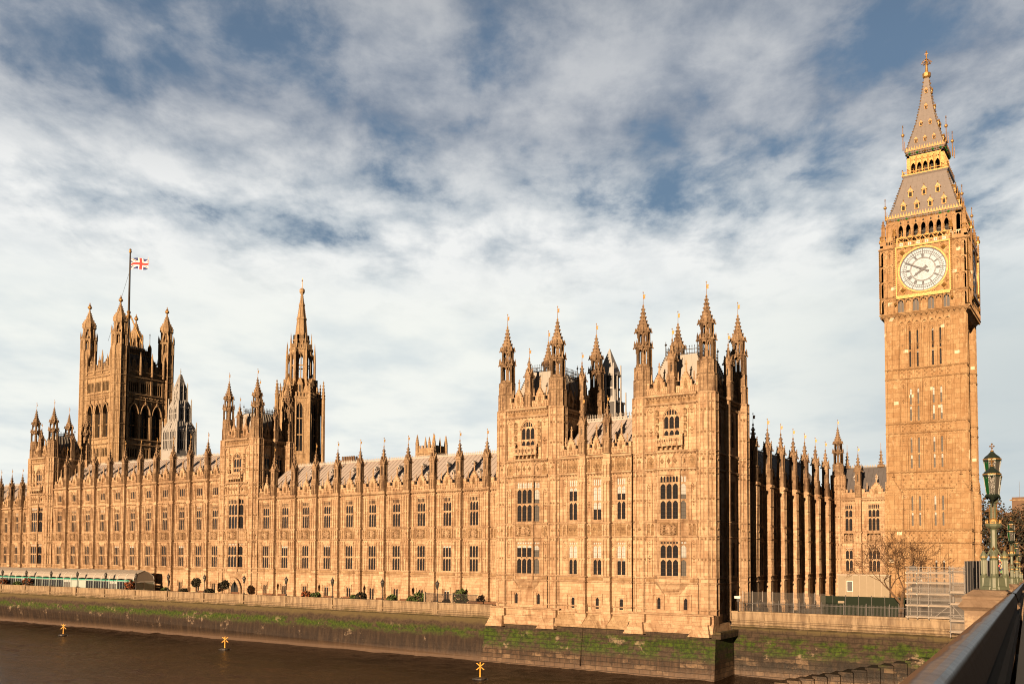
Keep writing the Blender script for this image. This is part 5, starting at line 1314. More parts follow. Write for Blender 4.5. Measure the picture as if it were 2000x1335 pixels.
def flag_turret():
    b = MB(); n = 8; c8 = math.cos(math.pi/8); mk = 'old_stone'
    def lan(z0, z1, R, solid=0):
        for i in range(n):
            a = math.pi/8+math.pi/4*i; b.lathe(R*.93*math.cos(a), R*.93*math.sin(a), [(z0, R*.20), (z1, R*.20)], 6, a, mk, False)
            b.at(0, 0, 45*i+90); f = R*c8; hw = R*math.sin(math.pi/8)*.8; head(b, -hw, hw, z1-1.1, z1-.2, z1, -f, -f+.4, mk, 4); b.box(-hw, hw, -f, -f+.3, z0, z0+.6, mk); b.box(-.1, .1, -f+.05, -f+.2, z0+.6, z1-.6, mk); b.at(0, 0)
        b.lathe(0, 0, [(z0, R*.2), (z1, R*.2)], 6, None, mk)
    def ring(z, R, up):
        b.lathe(0, 0, [(z-.4, R), (z, R+.35), (z+.3, R+.25), (z+.5, R*.92)], n, None, mk)
        for i in range(n): a = math.pi/8+math.pi/4*i; b.lathe((R+.2)*math.cos(a), (R+.2)*math.sin(a), [(z, .24), (z+up*.6, .20), (z+up, .03)], 4, a, mk)
        for i in range(n): a = math.pi/4*i; b.octa(R*c8*math.cos(a), R*c8*math.sin(a), z+.9, .4, .8, mk)
    R = 2.55
    b.lathe(0, 0, [(-.5, R), (4.0, R)], n, None, mk)
    lan(4.0, 8.0, R); ring(8.2, R, 3.0)
    lan(8.6, 12.2, R*.72); ring(12.6, R*.78, 1.6)
    b.lathe(0, 0, [(12.2, R*.72), (13.0, R*.90), (14.0, R*.92), (15.0, R*.72), (16.2, R*.42), (18.4, R*.16), (19.8, .14)], n, None, mk); crockets(b, 0, 0, [(13.6, R*.93), (15, R*.72), (16.2, R*.42), (18.4, R*.16)], 8, math.pi/8, mk, .6, .22)
    b.lathe(0, 0, [(19.5, .2), (20.0, .75), (20.5, .75), (20.8, .3), (21.0, .5), (21.4, .1)], 8, None, 'gold'); b.octa(0, 0, 21.6, .25, .6, 'gold')
    return b.mesh('turret')
FT = flag_turret()
for x in (VX0, VX1):
    for y in (VY0, VY1): inst(FT, 'turret', t, (x, y, 83.2))
rb = MB(); rb.frus(VX0+1, VX1-1, VY0+.5, VY1-1, 79.4, VX0+4.6, VX1-3.2, VY0+5.5, VY1-3.5, 86.2, 'roof_dark')
rb.frus(VX0+5.6, VX1-4.0, VY0+6.2, VY1-5.0, 86.2, VX0+5.6, VX1-4.0, VY0+6.2, VY1-5.0, 88.4, 'roof_dark')
for (ox, oy, dg, L) in ((VCX+.8, VY0+2.9, 0, 13.5), (VX1-.9, VCY, 90, 14)):
    rb.at(ox, oy, dg)
    for i in range(12):
        u = -L/2+i*L/11; rb.tube((u, .2, 80), (u*.85, 2.3, 86.2), .16, .16, 5, 'roof_dark')
        rb.octa(u*.9, 1.2, 83+1.2*(i % 2), .35, .9, 'roof_dark')
    for i in range(13): u = -4.6+i*9.2/12; rb.box(u-.16, u+.16, 2.9, 3.3, 86.2, 88.2, 'weathered'); rb.octa(u, 3.1, 88.8, .2, .5, 'gold')
    rb.box(-4.8, 4.8, 2.85, 3.25, 88.2, 88.5, 'gold'); rb.box(-5.8, 5.8, 2.2, 2.6, 86.2, 86.5, 'gold')
rb.at(0, 0)
ro = rb.build('roof', t)
cm = MB()
for sx in (-1, 1):
    for sy in (-1, 1):
        x, y = VCX+.8+sx*4.6, VCY+.8+sy*4.4
        cm.box(x-.5, x+.5, y-.5, y+.5, 86.2, 89.6, 'weathered'); cm.lathe(x, y, [(89.6, .7), (90, .7), (91, .15)], 6, None, 'gold'); cm.tube((x, y, 91), (x, y, 94.6), .12, .1, 5, 'iron'); cm.octa(x, y, 94.5, .25, .6, 'gold')
        cm.tube((VCX+sx*3.5, VCY+sy*3.5, 91), (VCX+sx*.4, VCY+sy*.4, 101.5), .30, .24, 6, 'gold'); cm.tube((VCX+sx*3.5, VCY+sy*3.5, 87), (VCX+sx*3.5, VCY+sy*3.5, 93.5), .35, .3, 6, 'weathered'); cm.octa(VCX+sx*3.5, VCY+sy*3.5, 94, .4, .8, 'gold')
cm.box(VCX-3.2, VCX+4.2, VCY-3.2, VCY+4.2, 88.0, 89.4, 'roof_dark'); cm.lathe(VCX, VCY, [(99.8, .5), (101, .75), (102.0, .45), (102.6, .8), (103.2, .4)], 8, None, 'gold')
cm.build('flagstaff_cradle', t)
g = MB(); g.tube((VCX, VCY, 90), (VCX, VCY, 124.4), .48, .26, 10, 'iron'); g.ball(VCX, VCY, 124.9, .55, 'gold'); g.lathe(VCX, VCY, [(125.2, .25), (125.7, .5), (126, .1)], 6, None, 'gold')
for sx in (-1, 1): g.tube((VCX, VCY, 118), (VCX+sx*6, VCY-4, 92), .045, .045, 4, 'iron')
g.build('flagstaff', t)
# the union flag, streaming right from the staff
def flag():
    FWd, FH = 10.8, 3.9; z0 = 118.2; nx, nz = 60, 36; b = MB(); vs = []
    def wave(s): return .75*math.sin(s*6.2+.4)*s**.6
    for j in range(nz+1):
        for i in range(nx+1):
            s, v = i/nx, j/nz; vs.append((VCX+.5+s*FWd, VCY-wave(s)*1.5+.15*math.sin(v*3), z0+v*FH-1.1*s+.45*math.sin(s*5.5+.8)*s+.18*math.sin(s*9+v*4)*s))
    fs = {'navy': [], 'flagwhite': [], 'flagred': []}
    for j in range(nz):
        for i in range(nx):
            x, y = ((i+.5)/nx-.5)*60, ((j+.5)/nz-.5)*30
            d1 = abs(x*.5-y)/math.hypot(.5, 1); d2 = abs(x*.5+y)/math.hypot(.5, 1); k = 'navy'
            if min(d1, d2) < 3.0: k = 'flagwhite'
            if d1 < 2 and ((x > 0 and y < x*.5) or (x < 0 and y > x*.5)): k = 'flagred'
            if d2 < 2 and ((x > 0 and y < -x*.5) or (x < 0 and y > -x*.5)): k = 'flagred'
            if abs(x) < 5 or abs(y) < 5: k = 'flagwhite'
            if abs(x) < 3 or abs(y) < 3: k = 'flagred'
            fs[k].append((j*(nx+1)+i, j*(nx+1)+i+1, (j+1)*(nx+1)+i+1, (j+1)*(nx+1)+i))
    for k in fs:
        kk = b.mid(k); b.f += fs[k]; b.mi += [kk]*len(fs[k])
    b.v = vs
    o = rebase(b.build('flag', None, True), (VCX+.5, VCY, z0)); tag(o, 'red, white and blue union flag flying from the mast of the great flag tower', 'flag')
flag()

# ------------------------------------------------------------------ slender central spire
SX, SY = -205.6, 196.0
t = thing('spire_tower', 'slender octagonal stone lantern tower with a tall thin spire, behind the nearer river tower', 'tower', (SX, SY, 7.4))
mb = MB(); mk = 'old_stone'
def octa_stage(z0, z1, r, wz0, wz1, ww, lights, parts=True, open_=False):
    c8 = math.cos(math.pi/8); f = r*c8; h = r*math.sin(math.pi/8)
    for i in range(8):
        a = math.pi/4*i; dg = math.degrees(a)+90; ox, oy = SX+f*math.cos(a), SY+f*math.sin(a)
        mb.at(ox, oy, dg); wall(mb, -h, h, z0, z1, [(-ww/2, ww/2, wz0, wz1)], 0, .9 if not open_ else .6, mk)
        course(mb, -h, h, z1-.2, .4, .45, 0, .8, mk, mk); mb.box(-h, h, -.25, 0, wz0-.9, wz0-.5, mk)
        for s in (-1, 1): mb.box(min(s*(ww/2+.15), s*(ww/2+.4)), max(s*(ww/2+.15), s*(ww/2+.4)), -.18, 0, z0, z1, mk)
        head(mb, -ww/2, ww/2, wz1-ww*.8, wz1-.1, wz1+.02, .2, .8, mk, 5)
        for j in range(1, lights): mb.box(-ww/2+j*ww/lights-.10, -ww/2+j*ww/lights+.10, .3, .6, wz0, wz1-.2, mk)
        k = max(2, int((wz1-wz0)/4.2))
        for j in range(1, k): mb.box(-ww/2, ww/2, .28, .62, wz0+j*(wz1-wz0)/k-.16, wz0+j*(wz1-wz0)/k+.16, mk)
        if not open_: mb.box(-ww/2, ww/2, .75, .85, wz0, wz1, 'glass')
        for j in range(5):
            e0 = -h+.2+j*(2*h-.4)/5; mb.box(e0, e0+(2*h-.4)/5*.6, -.05, .3, z1+.2, z1+1.5, mk)
        mb.at(0, 0)
mb.lathe(SX, SY, [(7.4, 11), (41, 11), (43.5, 9.0)], 8, None, mk)
octa_stage(43, 61.5, 8.7, 45.5, 60.0, 2.3, 2)
c8 = math.cos(math.pi/8)
for i in range(8):
    a = math.pi/8+math.pi/4*i
    for r, zb, zt, w in ((9.9, 30, 67.0, .95), (8.5, 58, 66.0, .7)):
        x, y = SX+r*math.cos(a), SY+r*math.sin(a); mb.lathe(x, y, [(zb, w*1.15), (47, w) if zb < 47 else (zb+1, w), (zt-5, w*.8), (zt, .08)], 6, a, mk); crockets(mb, x, y, [(zt-5, w*.8), (zt, .08)], 6, a, mk, .9, .2)
    mb.tube((SX+9.9*math.cos(a), SY+9.9*math.sin(a), 56), (SX+8.4*math.cos(a), SY+8.4*math.sin(a), 60), .5, .5, 5, mk)
    x, y = SX+5.9*math.cos(a), SY+5.9*math.sin(a); mb.lathe(x, y, [(62, .65), (74, .5), (78.5, .05)], 6, a, mk); mb.tube((x, y, 72), (SX+4.9*math.cos(a), SY+4.9*math.sin(a), 75), .35, .35, 5, mk)
    x, y = SX+4.4*math.cos(a), SY+4.4*math.sin(a); mb.lathe(x, y, [(75, .45), (78, .36), (81.4, .05)], 6, a, mk)
    mb.tube((SX+8*math.cos(a), SY+8*math.sin(a), 62), (SX+5.2*math.cos(a), SY+5.2*math.sin(a), 69), .5, .4, 5, mk)
    for k in range(5): mb.octa(SX+(8-k*.6)*math.cos(a), SY+(8-k*.6)*math.sin(a), 63+k*1.5, .5, .6, mk)
mb.lathe(SX, SY, [(61.5, 8.0), (63, 7.2), (67.2, 4.8)], 8, None, mk)
for i in range(8):                                              # lucarnes at the foot of the lantern
    a = math.pi/4*i; mb.at(SX+6.4*math.cos(a), SY+6.4*math.sin(a), math.degrees(a)+90); mb.box(-.9, .9, -.3, 2, 62.5, 65.6, mk); mb.box(-.45, .45, -.33, -.3, 63, 65.2, 'black'); mb.box(-.07, .07, -.4, -.33, 63, 65.2, mk); mb.extr([(-1.2, 65.4), (1.2, 65.4), (0, 67.6)], -.4, 2, mk); mb.at(0, 0)
octa_stage(66.5, 76.6, 4.7, 67.6, 75.4, 1.7, 2, open_=True)
octa_stage(76.6, 79.4, 3.2, 77.2, 78.6, .8, 1)
mb.lathe(SX, SY, [(77.5, 2.95), (86.2, 1.75), (93.8, .30), (94.2, .28)], 8, None, mk); crockets(mb, SX, SY, [(80.6, 2.5), (86.2, 1.75), (93.8, .30)], 8, math.pi/8, mk, .62, .22)
for z, r in ((85.9, 1.85), (90.2, 1.0)): mb.lathe(SX, SY, [(z-.3, r), (z, r+.36), (z+.4, r+.28), (z+.5, r*.8)], 8, None, mk)
for i in range(8):
    a = math.pi/8+math.pi/4*i
    for k in range(3): x, y = SX+3.0*math.cos(a), SY+3.0*math.sin(a); mb.box(x-.3, x+.3, y-.3, y+.3, 76, 80.9, mk)
mb.build('wall', t).scale = (.74, .74, 1)
g = MB(); g.lathe(SX, SY, [(93.6, .35), (94.3, .85), (95.0, .85), (95.5, .3)], 8, None, 'old_stone'); g.tube((SX, SY, 95), (SX, SY, 98.6), .12, .08, 5, 'gold'); g.octa(SX, SY, 97.8, .3, .4, 'gold'); g.build('finial', t)

# ------------------------------------------------------------------ grey ventilation tower and lesser towers behind
GX0, GX1, GY0, GY1 = -277.0, -269.0, 200.0, 207.8
gx, gy = (GX0+GX1)/2, (GY0+GY1)/2
t = thing('ventilation_tower', 'grey stepped lead-clad tower with louvred stages, right of the great flag tower', 'tower', (gx, gy, 7.4))
mb = MB()
def vent_stage(h, z0, z1, louv, n):
    mb.box(gx-h+.5, gx+h-.5, gy-h+.5, gy+h-.5, z0, z1, 'lead')
    for (ox, oy, dg) in ((gx, gy-h, 0), (gx+h, gy, 90)):
        mb.at(ox, oy, dg); mb.box(-h, h, 0, .5, z0, z0+(z1-z0)*.20, 'lead'); mb.box(-h, h, 0, .5, z1-.6, z1, 'lead')
        for i in range(n+1): u = -h+.25+i*(2*h-.5)/n; w = .30 if i % (n//2) == 0 else .13; mb.box(u-w, u+w, -.12 if w > .2 else 0, .5, z0, z1, 'lead')
        mb.box(-h, h, .02, .3, (z0*.42+z1*.58)-.15, (z0*.42+z1*.58)+.15, 'lead')
        k = int((z1-z0)/.45)
        for i in range(k): mb.box(-h+.4, h-.4, .25, .38, z0+i*.45, z0+i*.45+.14, 'louvre')
        mb.box(-h+.4, h-.4, .40, .46, z0+.2, z1-.2, 'louvre'); mb.at(0, 0)
    for sx in (-1, 1):
        for sy in (-1, 1): mb.tube((gx+sx*h, gy+sy*h, z0), (gx+sx*h, gy+sy*h, z1+2.6), .3, .2, 6, 'lead'); mb.octa(gx+sx*h, gy+sy*h, z1+2.8, .3, .6, 'lead')
    for (ox, oy) in ((gx, gy-h), (gx+h, gy)): mb.tube((ox, oy, z0), (ox, oy, z1+2.2), .28, .16, 6, 'lead'); mb.octa(ox, oy, z1+2.4, .28, .5, 'lead')
def ribbed(h0, z0, h1, z1, n):
    mb.frus(gx-h0, gx+h0, gy-h0, gy+h0, z0, gx-h1, gx+h1, gy-h1, gy+h1, z1, 'lead')
    for dg, ox, oy in ((0, gx, gy), (90, gx, gy)):
        mb.at(ox, oy, dg)
        for i in range(n+1): f = i/n*2-1; mb.tube((f*h0, -h0, z0), (f*h1, -h1, z1), .13, .13, 4, 'lead')
        mb.at(0, 0)
mb.box(gx-4.1, gx+4.1, gy-4.1, gy+4.1, 7.4, 50.5, 'lead')
vent_stage(3.95, 49.5, 57.6, True, 8); ribbed(4.05, 57.6, 2.75, 60.8, 6); vent_stage(2.65, 60.6, 65.6, True, 6); ribbed(2.75, 65.6, 1.75, 68.2, 5); vent_stage(1.65, 68.0, 71.2, True, 4); ribbed(1.75, 71.2, .25, 77.4, 4)
for i in range(10):
    f = 1-i/10
    for sx, sy in ((1, -1), (-1, -1), (1, 1)): mb.octa(gx+sx*(.25+1.5*f), gy+sy*(.25+1.5*f), 71.4+6*(1-f), .22, .24, 'lead')
mb.tube((gx, gy, 77), (gx, gy, 79.6), .12, .08, 5, 'iron'); mb.octa(gx, gy, 78.5, .35, .3, 'lead'); mb.build('wall', t)

QX0, QX1, QY0, QY1 = -130.8, -126.1, 160.0, 164.3
t = thing('turreted_tower', 'small square battlemented tower with thin corner spikes peeping over the ridge of the long range', 'tower', ((QX0+QX1)/2, 162, 7.4))
mb = MB(); mb.box(QX0, QX1, QY0, QY1, 7.4, 38.9, 'old_stone'); mb.box(QX0-.3, QX1+.3, QY0-.3, QY1+.3, 37.6, 37.9, 'old_stone')
for (ox, oy, dg, L) in (((QX0+QX1)/2, QY0, 0, 2.35), (QX1, (QY0+QY1)/2, 90, 2.15)):
    mb.at(ox, oy, dg)
    for c in (-1.0, 1.0):
        for e in (-.42, 0, .42): mb.box(c+e-.14, c+e+.14, -.02, 0.0, 35.6, 37.2, 'black')
        for k in (36.1, 36.7): mb.box(c-.6, c+.6, -.06, -.01, k, k+.10, 'old_stone')
    for i in range(5): mb.box(-L+.2+i*2*L/5, -L+.2+i*2*L/5+L*.22, 0, .3, 38.9, 39.5, 'old_stone')
    mb.lathe(0, 0, [(34, .3), (40, .26), (41.4, .03)], 6, None, 'old_stone'); mb.at(0, 0)
for x in (QX0, QX1):
    for y in (QY0, QY1): mb.lathe(x, y, [(30, .48), (40.0, .42), (42.0, .05)], 8, None, 'old_stone'); crockets(mb, x, y, [(39.8, .42), (41.8, .06)], 6, 0, 'old_stone', .4, .1)
mb.build('wall', t)
mb = MB(); mb.box(-125.6, -122.2, 130, 132, 20, 33.3, 'brick')
for i in range(6): mb.lathe(-125.2+i*.58, 130.6, [(33.2, .22), (34.1, .19)], 8, None, 'brick'); mb.lathe(-125.2+i*.58, 131.4, [(33.2, .22), (34.1, .19)], 8, None, 'brick')
mb.box(-125.8, -122.0, 129.8, 132.2, 32.6, 32.9, 'brick'); tag(rebase(mb.build('chimney_stack'), (-124, 131, 20)), 'squat dark chimney stack with a row of pots behind the roof ridge', 'chimney')
mb = MB(); mb.box(-53.2, -50.9, 112.4, 114.6, 26, 36.3, 'old_stone'); mb.box(-53.4, -50.7, 112.2, 114.8, 35.2, 35.5, 'old_stone'); mb.box(-53.5, -50.6, 112.1, 114.9, 36.2, 36.5, 'old_stone')
tag(rebase(mb.build('chimney_stack'), (-52, 113.5, 26)), 'square stone chimney behind the low roof between the two corner towers', 'chimney')
# inner roofs that close the skyline behind the river front
mb = MB()
for x0, x1, y, z0, z1 in ((-190, -82, 150, 27, 33.5), (-300, -215, 150, 27, 32)):
    mb.add([(x0, y-8, z0), (x1, y-8, z0), (x1, y, z1), (x0, y, z1), (x1, y+8, z0), (x0, y+8, z0)], [(0, 1, 2, 3), (3, 2, 4, 5), (1, 4, 2), (0, 3, 5)], 'roof'); mb.box(x0+.1, x1-.1, y-7.9, y+7.9, 7.4, z0, 'old_stone')
    for i in range(int((x1-x0)/1.2)): mb.tube((x0+i*1.2, y-8, z0+.02), (x0+i*1.2, y, z1+.02), .07, .07, 4, 'roof')
tag(rebase(mb.build('inner_range'), (-180, 150, 7.4)), 'grey inner roofs glimpsed beyond the ridge of the river front', 'building')
vt = thing('vent_turret', 'grey and dark lead louvred turret beside the right-hand pinnacle of the left corner tower', 'turret', (-62.5, 121, 28))
mb = MB(); 
for z0, z1, h in ((28, 37.8, 1.75), (37.8, 41.8, 1.2)):
    mb.box(-62.6-h+.2, -62.6+h-.2, 121-h+.2, 121+h-.2, z0, z1, 'louvre')
    for sx in (-1, 0, 1):
        for sy in (-1, 0, 1):
            if sx or sy: mb.tube((-62.6+sx*h, 121+sy*h, z0), (-62.6+sx*h, 121+sy*h, z1+(1.6 if sx and sy else .2)), .16, .10, 5, 'lead')
    mb.box(-62.6-h, -62.6+h, 121-h, 121+h, z1-.2, z1+.05, 'lead'); mb.box(-62.6-h, -62.6+h, 121-h, 121+h, (z0+z1)/2-.12, (z0+z1)/2+.12, 'lead')
mb.frus(-64, -61.2, 119.6, 122.4, 37.8, -63.7, -61.5, 119.9, 122.1, 38.6, 'lead'); mb.frus(-63.9, -61.3, 119.7, 122.3, 41.8, -62.65, -62.55, 120.95, 121.05, 45.8, 'lead'); mb.build('wall', vt)

# ------------------------------------------------------------------ river walls
mb = MB(); y = 104.4
mb.add([(-330, y-.02, 6.9), (-71.9, y-.02, 6.9), (-71.9, 103.9, 1.4), (-330, 105.9, 1.4), (-71.9, 103.6, .2), (-330, 105.6, .2), (-71.9, 104.9, 6.9), (-330, 104.9, 6.9)], [(0, 3, 2, 1), (3, 5, 4, 2), (0, 1, 6, 7)], 'quay')
mb.box(-330, -71.9, y+.02, y+.55, 6.5, 8.42, 'quay'); mb.box(-330, -71.9, y-.08, y+.65, 8.42, 8.60, 'quay')
mb.at(0, y); course(mb, -330, -71.9, 7.42, .22, .20, 0, 0, 'quay'); course(mb, -330, -71.9, 6.85, .26, .30, 0, 0, 'quay'); mb.at(0, 0)
LAMPX = [-197.9-9.2, -197.9, -188.7, -179.6, -170.5, -161.2, -151.8, -142.4, -132.5, -122.4, -112.4, -102.2, -92.0, -81.7]
for x in LAMPX: mb.box(x-.5, x+.5, y-.22, y+.7, 7.05, 8.66, 'quay'); mb.frus(x-.5, x+.5, y-.22, y+.3, 7.05, x-.3, x+.3, y-.02, y+.3, 6.5, 'quay')
tag(rebase(mb.build('river_wall'), (-150, y, 1)), 'long terrace river wall with pale parapet and green weed line, left of corner block', 'wall')
mb = MB()
mb.add([(-72.6, 103.95, 6.35), (-39.9, 103.95, 6.35), (-39.6, 102.5, .2), (-73.2, 103.3, .2), (-72.6, 105.5, 6.35), (-39.9, 105.5, 6.35)], [(0, 3, 2, 1), (0, 1, 5, 4)], 'quay_block')
mb.add([(-39.9, 103.95, 6.35), (-39.6, 102.5, .2), (-39.6, 110.2, .2), (-39.9, 110.0, 6.35)], [(0, 1, 2, 3)], 'quay_block'); mb.add([(-72.6, 103.95, 6.35), (-73.2, 103.3, .2), (-73.0, 105.2, .2), (-72.6, 105, 6.35)], [(0, 3, 2, 1)], 'quay_block')
mb.box(-72.7, -39.75, 103.85, 104.6, 6.2, 6.42, 'quay_block'); mb.box(-39.95, -39.3, 103.9, 110.2, 5.7, 6.5, 'quay_block')
mb.tube((-57.6, 103.85, 6.3), (-57.4, 102.75, 1.5), .09, .09, 6, 'quay_block')
tag(rebase(mb.build('river_wall'), (-56, 103, 1)), 'battered granite block wall with green weed under the corner block', 'wall')
y = 110.0; mb = MB()
mb.add([(-40.2, y, 7.0), (-8, y, 7.0), (-8, y-.7, .2), (-40.2, y-.7, .2)], [(0, 3, 2, 1)], 'quay_dark'); mb.box(-40.2, -8, y+.03, y+.6, 6.4, 8.5, 'quay'); mb.box(-40.2, -8, y-.07, y+.7, 8.5, 8.72, 'quay')
mb.at(0, y); course(mb, -40.2, -8, 7.5, .2, .22, 0, 0, 'quay'); course(mb, -40.2, -8, 6.9, .24, .34, 0, 0, 'quay'); mb.at(0, 0)
for x in (-36.4, -31.0, -25.6): mb.box(x-.28, x+.28, y-.10, y+.1, 7.0, 8.5, 'quay')
tag(rebase(mb.build('river_wall'), (-25, y, 1)), 'shorter river wall with mossy stained face between the corner block and the bridge', 'wall')
# landing stairs: rows of stepped stones coming down to the water beside the bridge
mb = MB(); n = 15
for i in range(n):
    x = -33.0+i*1.32; yb = 104.2+i*.35; z = 1.2+i*.30
    mb.box(x, x+1.45, yb, 109.9, .4, z+random.uniform(-.05, .05), 'quay_dark'); mb.box(x-.1, x+1.4, yb-.12, yb+.4, z-.18, z+.04, 'quay_dark')
tag(rebase(mb.build('landing_stairs'), (-24, 107, 1)), 'weed-stained stone landing steps climbing from the water towards the bridge', 'stairs')

mb = MB(); mb.box(-330, -72.7, 104.96, 112.6, 7.2, 7.80, 'ground'); struct(mb, 'terrace_paving')
# ------------------------------------------------------------------ terrace furniture
def leaf_clump(n, rx, ry, rz, size, mk, seed, mk2=None):
    r = random.Random(seed); b = MB()
    for i in range(n):
        v = Vector((r.gauss(0, 1), r.gauss(0, 1), r.gauss(0, 1))).normalized()*(.45+.55*r.random()**.5)
        p = Vector((v.x*rx, v.y*ry, v.z*rz)); d = Vector((r.gauss(0, 1), r.gauss(0, 1), r.gauss(0, 1))).normalized(); e = d.orthogonal().normalized()*size*(.6+.8*r.random()); f = d.cross(e)*.8
        b.quad(tuple(p-e-f), tuple(p+e-f*.3), tuple(p+e*.9+f), tuple(p-e*.4+f), mk2 if mk2 and r.random() < .35 else mk)
    return b
def bush(x, y, rx, rz, mk, label, seed, pot=True, stem=0, cat='bush'):
    z = TZ; t = thing("shrub", label, cat, (x, y, z), 'planted shrubs on the terrace')
    b = leaf_clump(int(260*max(1, rx)), rx, rx, rz, .13+.04*rx, mk, seed, 'leafdark'); me = b.mesh('foliage'); child(me, 'foliage', t, (0, 0, .35+stem+rz))
    p = MB(); p.lathe(0, 0, [(0, .22), (.42, .30)], 8, None, 'wood')
    if stem: p.tube((0, 0, .4), (0, 0, .5+stem), .05, .05, 6, 'bark')
    child(p.mesh('planter'), 'planter', t)
TZ = 7.80
# (x, y, radius, half height, material, stem)
bush(-128.7, 106.0, .75, .75, 'leafdark', 'round clipped ball tree standing close to the left of the arched door', 1, stem=1.1, cat='topiary')
bush(-136.8, 106.3, .85, .85, 'leafdark', 'round clipped ball tree farther left of the arched door, over dark planting', 2, stem=1.25, cat='topiary')
bush(-189.9, 105.6, 1.0, 1.0, 'leafrust', 'rust-red bush against the middle of the white marquee', 3)
bush(-154.9, 105.6, 1.0, 1.05, 'leafrust', 'rust-red bush at the right front corner of the white marquee', 4)
bush(-198.9, 105.6, .9, .8, 'leafrust', 'rust-red bush at the far left end of the marquee', 5)
bush(-193.4, 105.5, .8, .55, 'leaf', 'low green bush left of the rust-red one in front of the marquee', 6)
bush(-109.3, 106.2, .85, .65, 'leafrust', 'orange-brown bush on the open terrace under the long range', 7)
bush(-107.5, 106.4, .9, .55, 'leaf', 'green bush next to the orange-brown one on the terrace', 8)
bush(-97.4, 106.0, .95, .7, 'leafdark', 'dark green bush at the middle of the open terrace', 9)
bush(-98.7, 105.8, .7, .5, 'leaf', 'low yellowish bush left of the dark one at mid terrace', 10)
bush(-91.2, 106.0, .8, .6, 'leaf', 'small green bush just right of a terrace lamp post', 11)
bush(-85.6, 105.6, .95, .9, 'leaf', 'yellow-green bush left of the black railing panel', 12)
bush(-79.0, 106.6, 1.15, 1.2, 'leaf', 'largest green bush, right of the last terrace lamp by the railing', 13)
bush(-87.6, 106.2, .7, .55, 'leaf', 'grey-green spiky plant between two terrace lamps', 14)
bush(-144.6, 105.8, .8, .5, 'leaf', 'low green bush right of the marquee gable end', 15)
bush(-132.6, 105.8, .9, .55, 'leafdark', 'dark low bush between the two clipped ball trees', 16)
bush(-139.8, 106.0, .8, .5, 'leafdark', 'dark low bush left of the farther clipped ball tree', 17)
for i, (x, w) in enumerate(((-146, 2.2), (-141.5, 2.0), (-136, 1.9), (-127, 2.0), (-119, 2.4), (-115.5, 2.2), (-105, 2.0), (-100.8, 2.2), (-94, 2.2), (-89.4, 2.0), (-76.5, 2.6), (-73.9, 2.2))):
    b = MB(); b.box(-w/2, w/2, -.25, .25, .40, .47, 'wood'); b.box(-w/2, w/2, .2, .27, .5, 1.0, 'wood')
    for sx in (-w/2+.1, w/2-.1): b.box(sx-.05, sx+.05, -.22, -.12, 0, .4, 'wood'); b.box(sx-.05, sx+.05, .17, .27, 0, 1.0, 'wood'); b.box(sx-.05, sx+.05, -.25, .25, .62, .69, 'wood')
    b.box(-w/2, w/2, -1.5, -.75, .70, .78, 'wood'); b.box(-w/2+.2, w/2-.2, -1.2, -1.05, 0, .7, 'wood')
    o = inst(b.mesh('bench'), 'bench', None, (x, 106.6, TZ)); tag(o, 'dark wooden terrace bench and table showing just above the parapet below the long stone range', 'bench', 'benches on the terrace')
# black railing panel
mb = MB()
for x0, x1 in ((-84.4, -79.6), (-79.4, -75.0)):
    mb.box(x0, x1, 105.3, 105.36, 8.5, 8.56, 'iron'); mb.box(x0, x1, 105.3, 105.36, 9.75, 9.83, 'iron')
    for i in range(int((x1-x0)/.13)): mb.box(x0+i*.13, x0+i*.13+.035, 105.31, 105.35, 7.45, 9.75, 'iron')
    mb.box(x0-.1, x0+.1, 105.2, 105.45, 7.45, 10.0, 'cabin')
tag(rebase(mb.build('railing'), (-80, 105.3, TZ)), 'black iron railing with pale posts at the right end of the terrace', 'railing')
# parapet lamps
def terrace_lamp():
    b = MB(); b.lathe(0, 0, [(0, .2), (.15, .2), (.2, .09), (.6, .07), (1.75, .055), (1.8, .12), (1.9, .05)], 8, None, 'iron'); 
    for i in range(6):
        a = math.pi/3*i; b.tube((.12*math.cos(a), .12*math.sin(a), 1.9), (.26*math.cos(a), .26*math.sin(a), 2.6), .03, .03, 4, 'iron')
    b.lathe(0, 0, [(2.6, .32), (2.68, .32), (2.85, .18), (3.05, .05), (3.25, .03)], 6, None, 'iron'); c = MB(); c.lathe(0, 0, [(1.92, .11), (2.58, .245)], 6, None, 'lampglass'); d = MB(); d.lathe(0, 0, [(2.0, .05), (2.3, .08), (2.5, .05)], 6, None, 'glow'); return b.mesh('lamp_post'), c.mesh('lamp_glass'), d.mesh('lamp_bulb')
M['glow'] = plain('lamp_mantle', (.9, .7, .4), .4)
b_ = M['glow'].node_tree.nodes['Principled BSDF']; b_.inputs['Emission Color'].default_value = (1, .72, .38, 1); b_.inputs['Emission Strength'].default_value = 3.0
M['lampclear'] = M['lampglass']
TL = terrace_lamp()
WHERE = ['at the far left edge of the marquee', 'over the left end of the marquee', 'left of the rust bush by the marquee', 'right of the rust bush by the marquee', 'at the middle of the marquee', 'before the pale frosted panels of the marquee', 'at the right front corner of the marquee', 'just right of the marquee gable', 'between the two clipped ball trees', 'just right of the arched black door', 'third to the right of the arched door', 'fourth to the right of the arched door', 'fifth to the right of the arched door', 'last before the corner block, by the black railing']
for x, w in zip(LAMPX, WHERE):
    t = thing('terrace_lamp', 'black lantern post on the terrace parapet, '+w, 'lamp post', (x, 104.75, 8.62), 'lanterns on the terrace parapet')
    child(TL[0], 'post', t); child(TL[1], 'lamp_glass', t); child(TL[2], 'bulb', t)
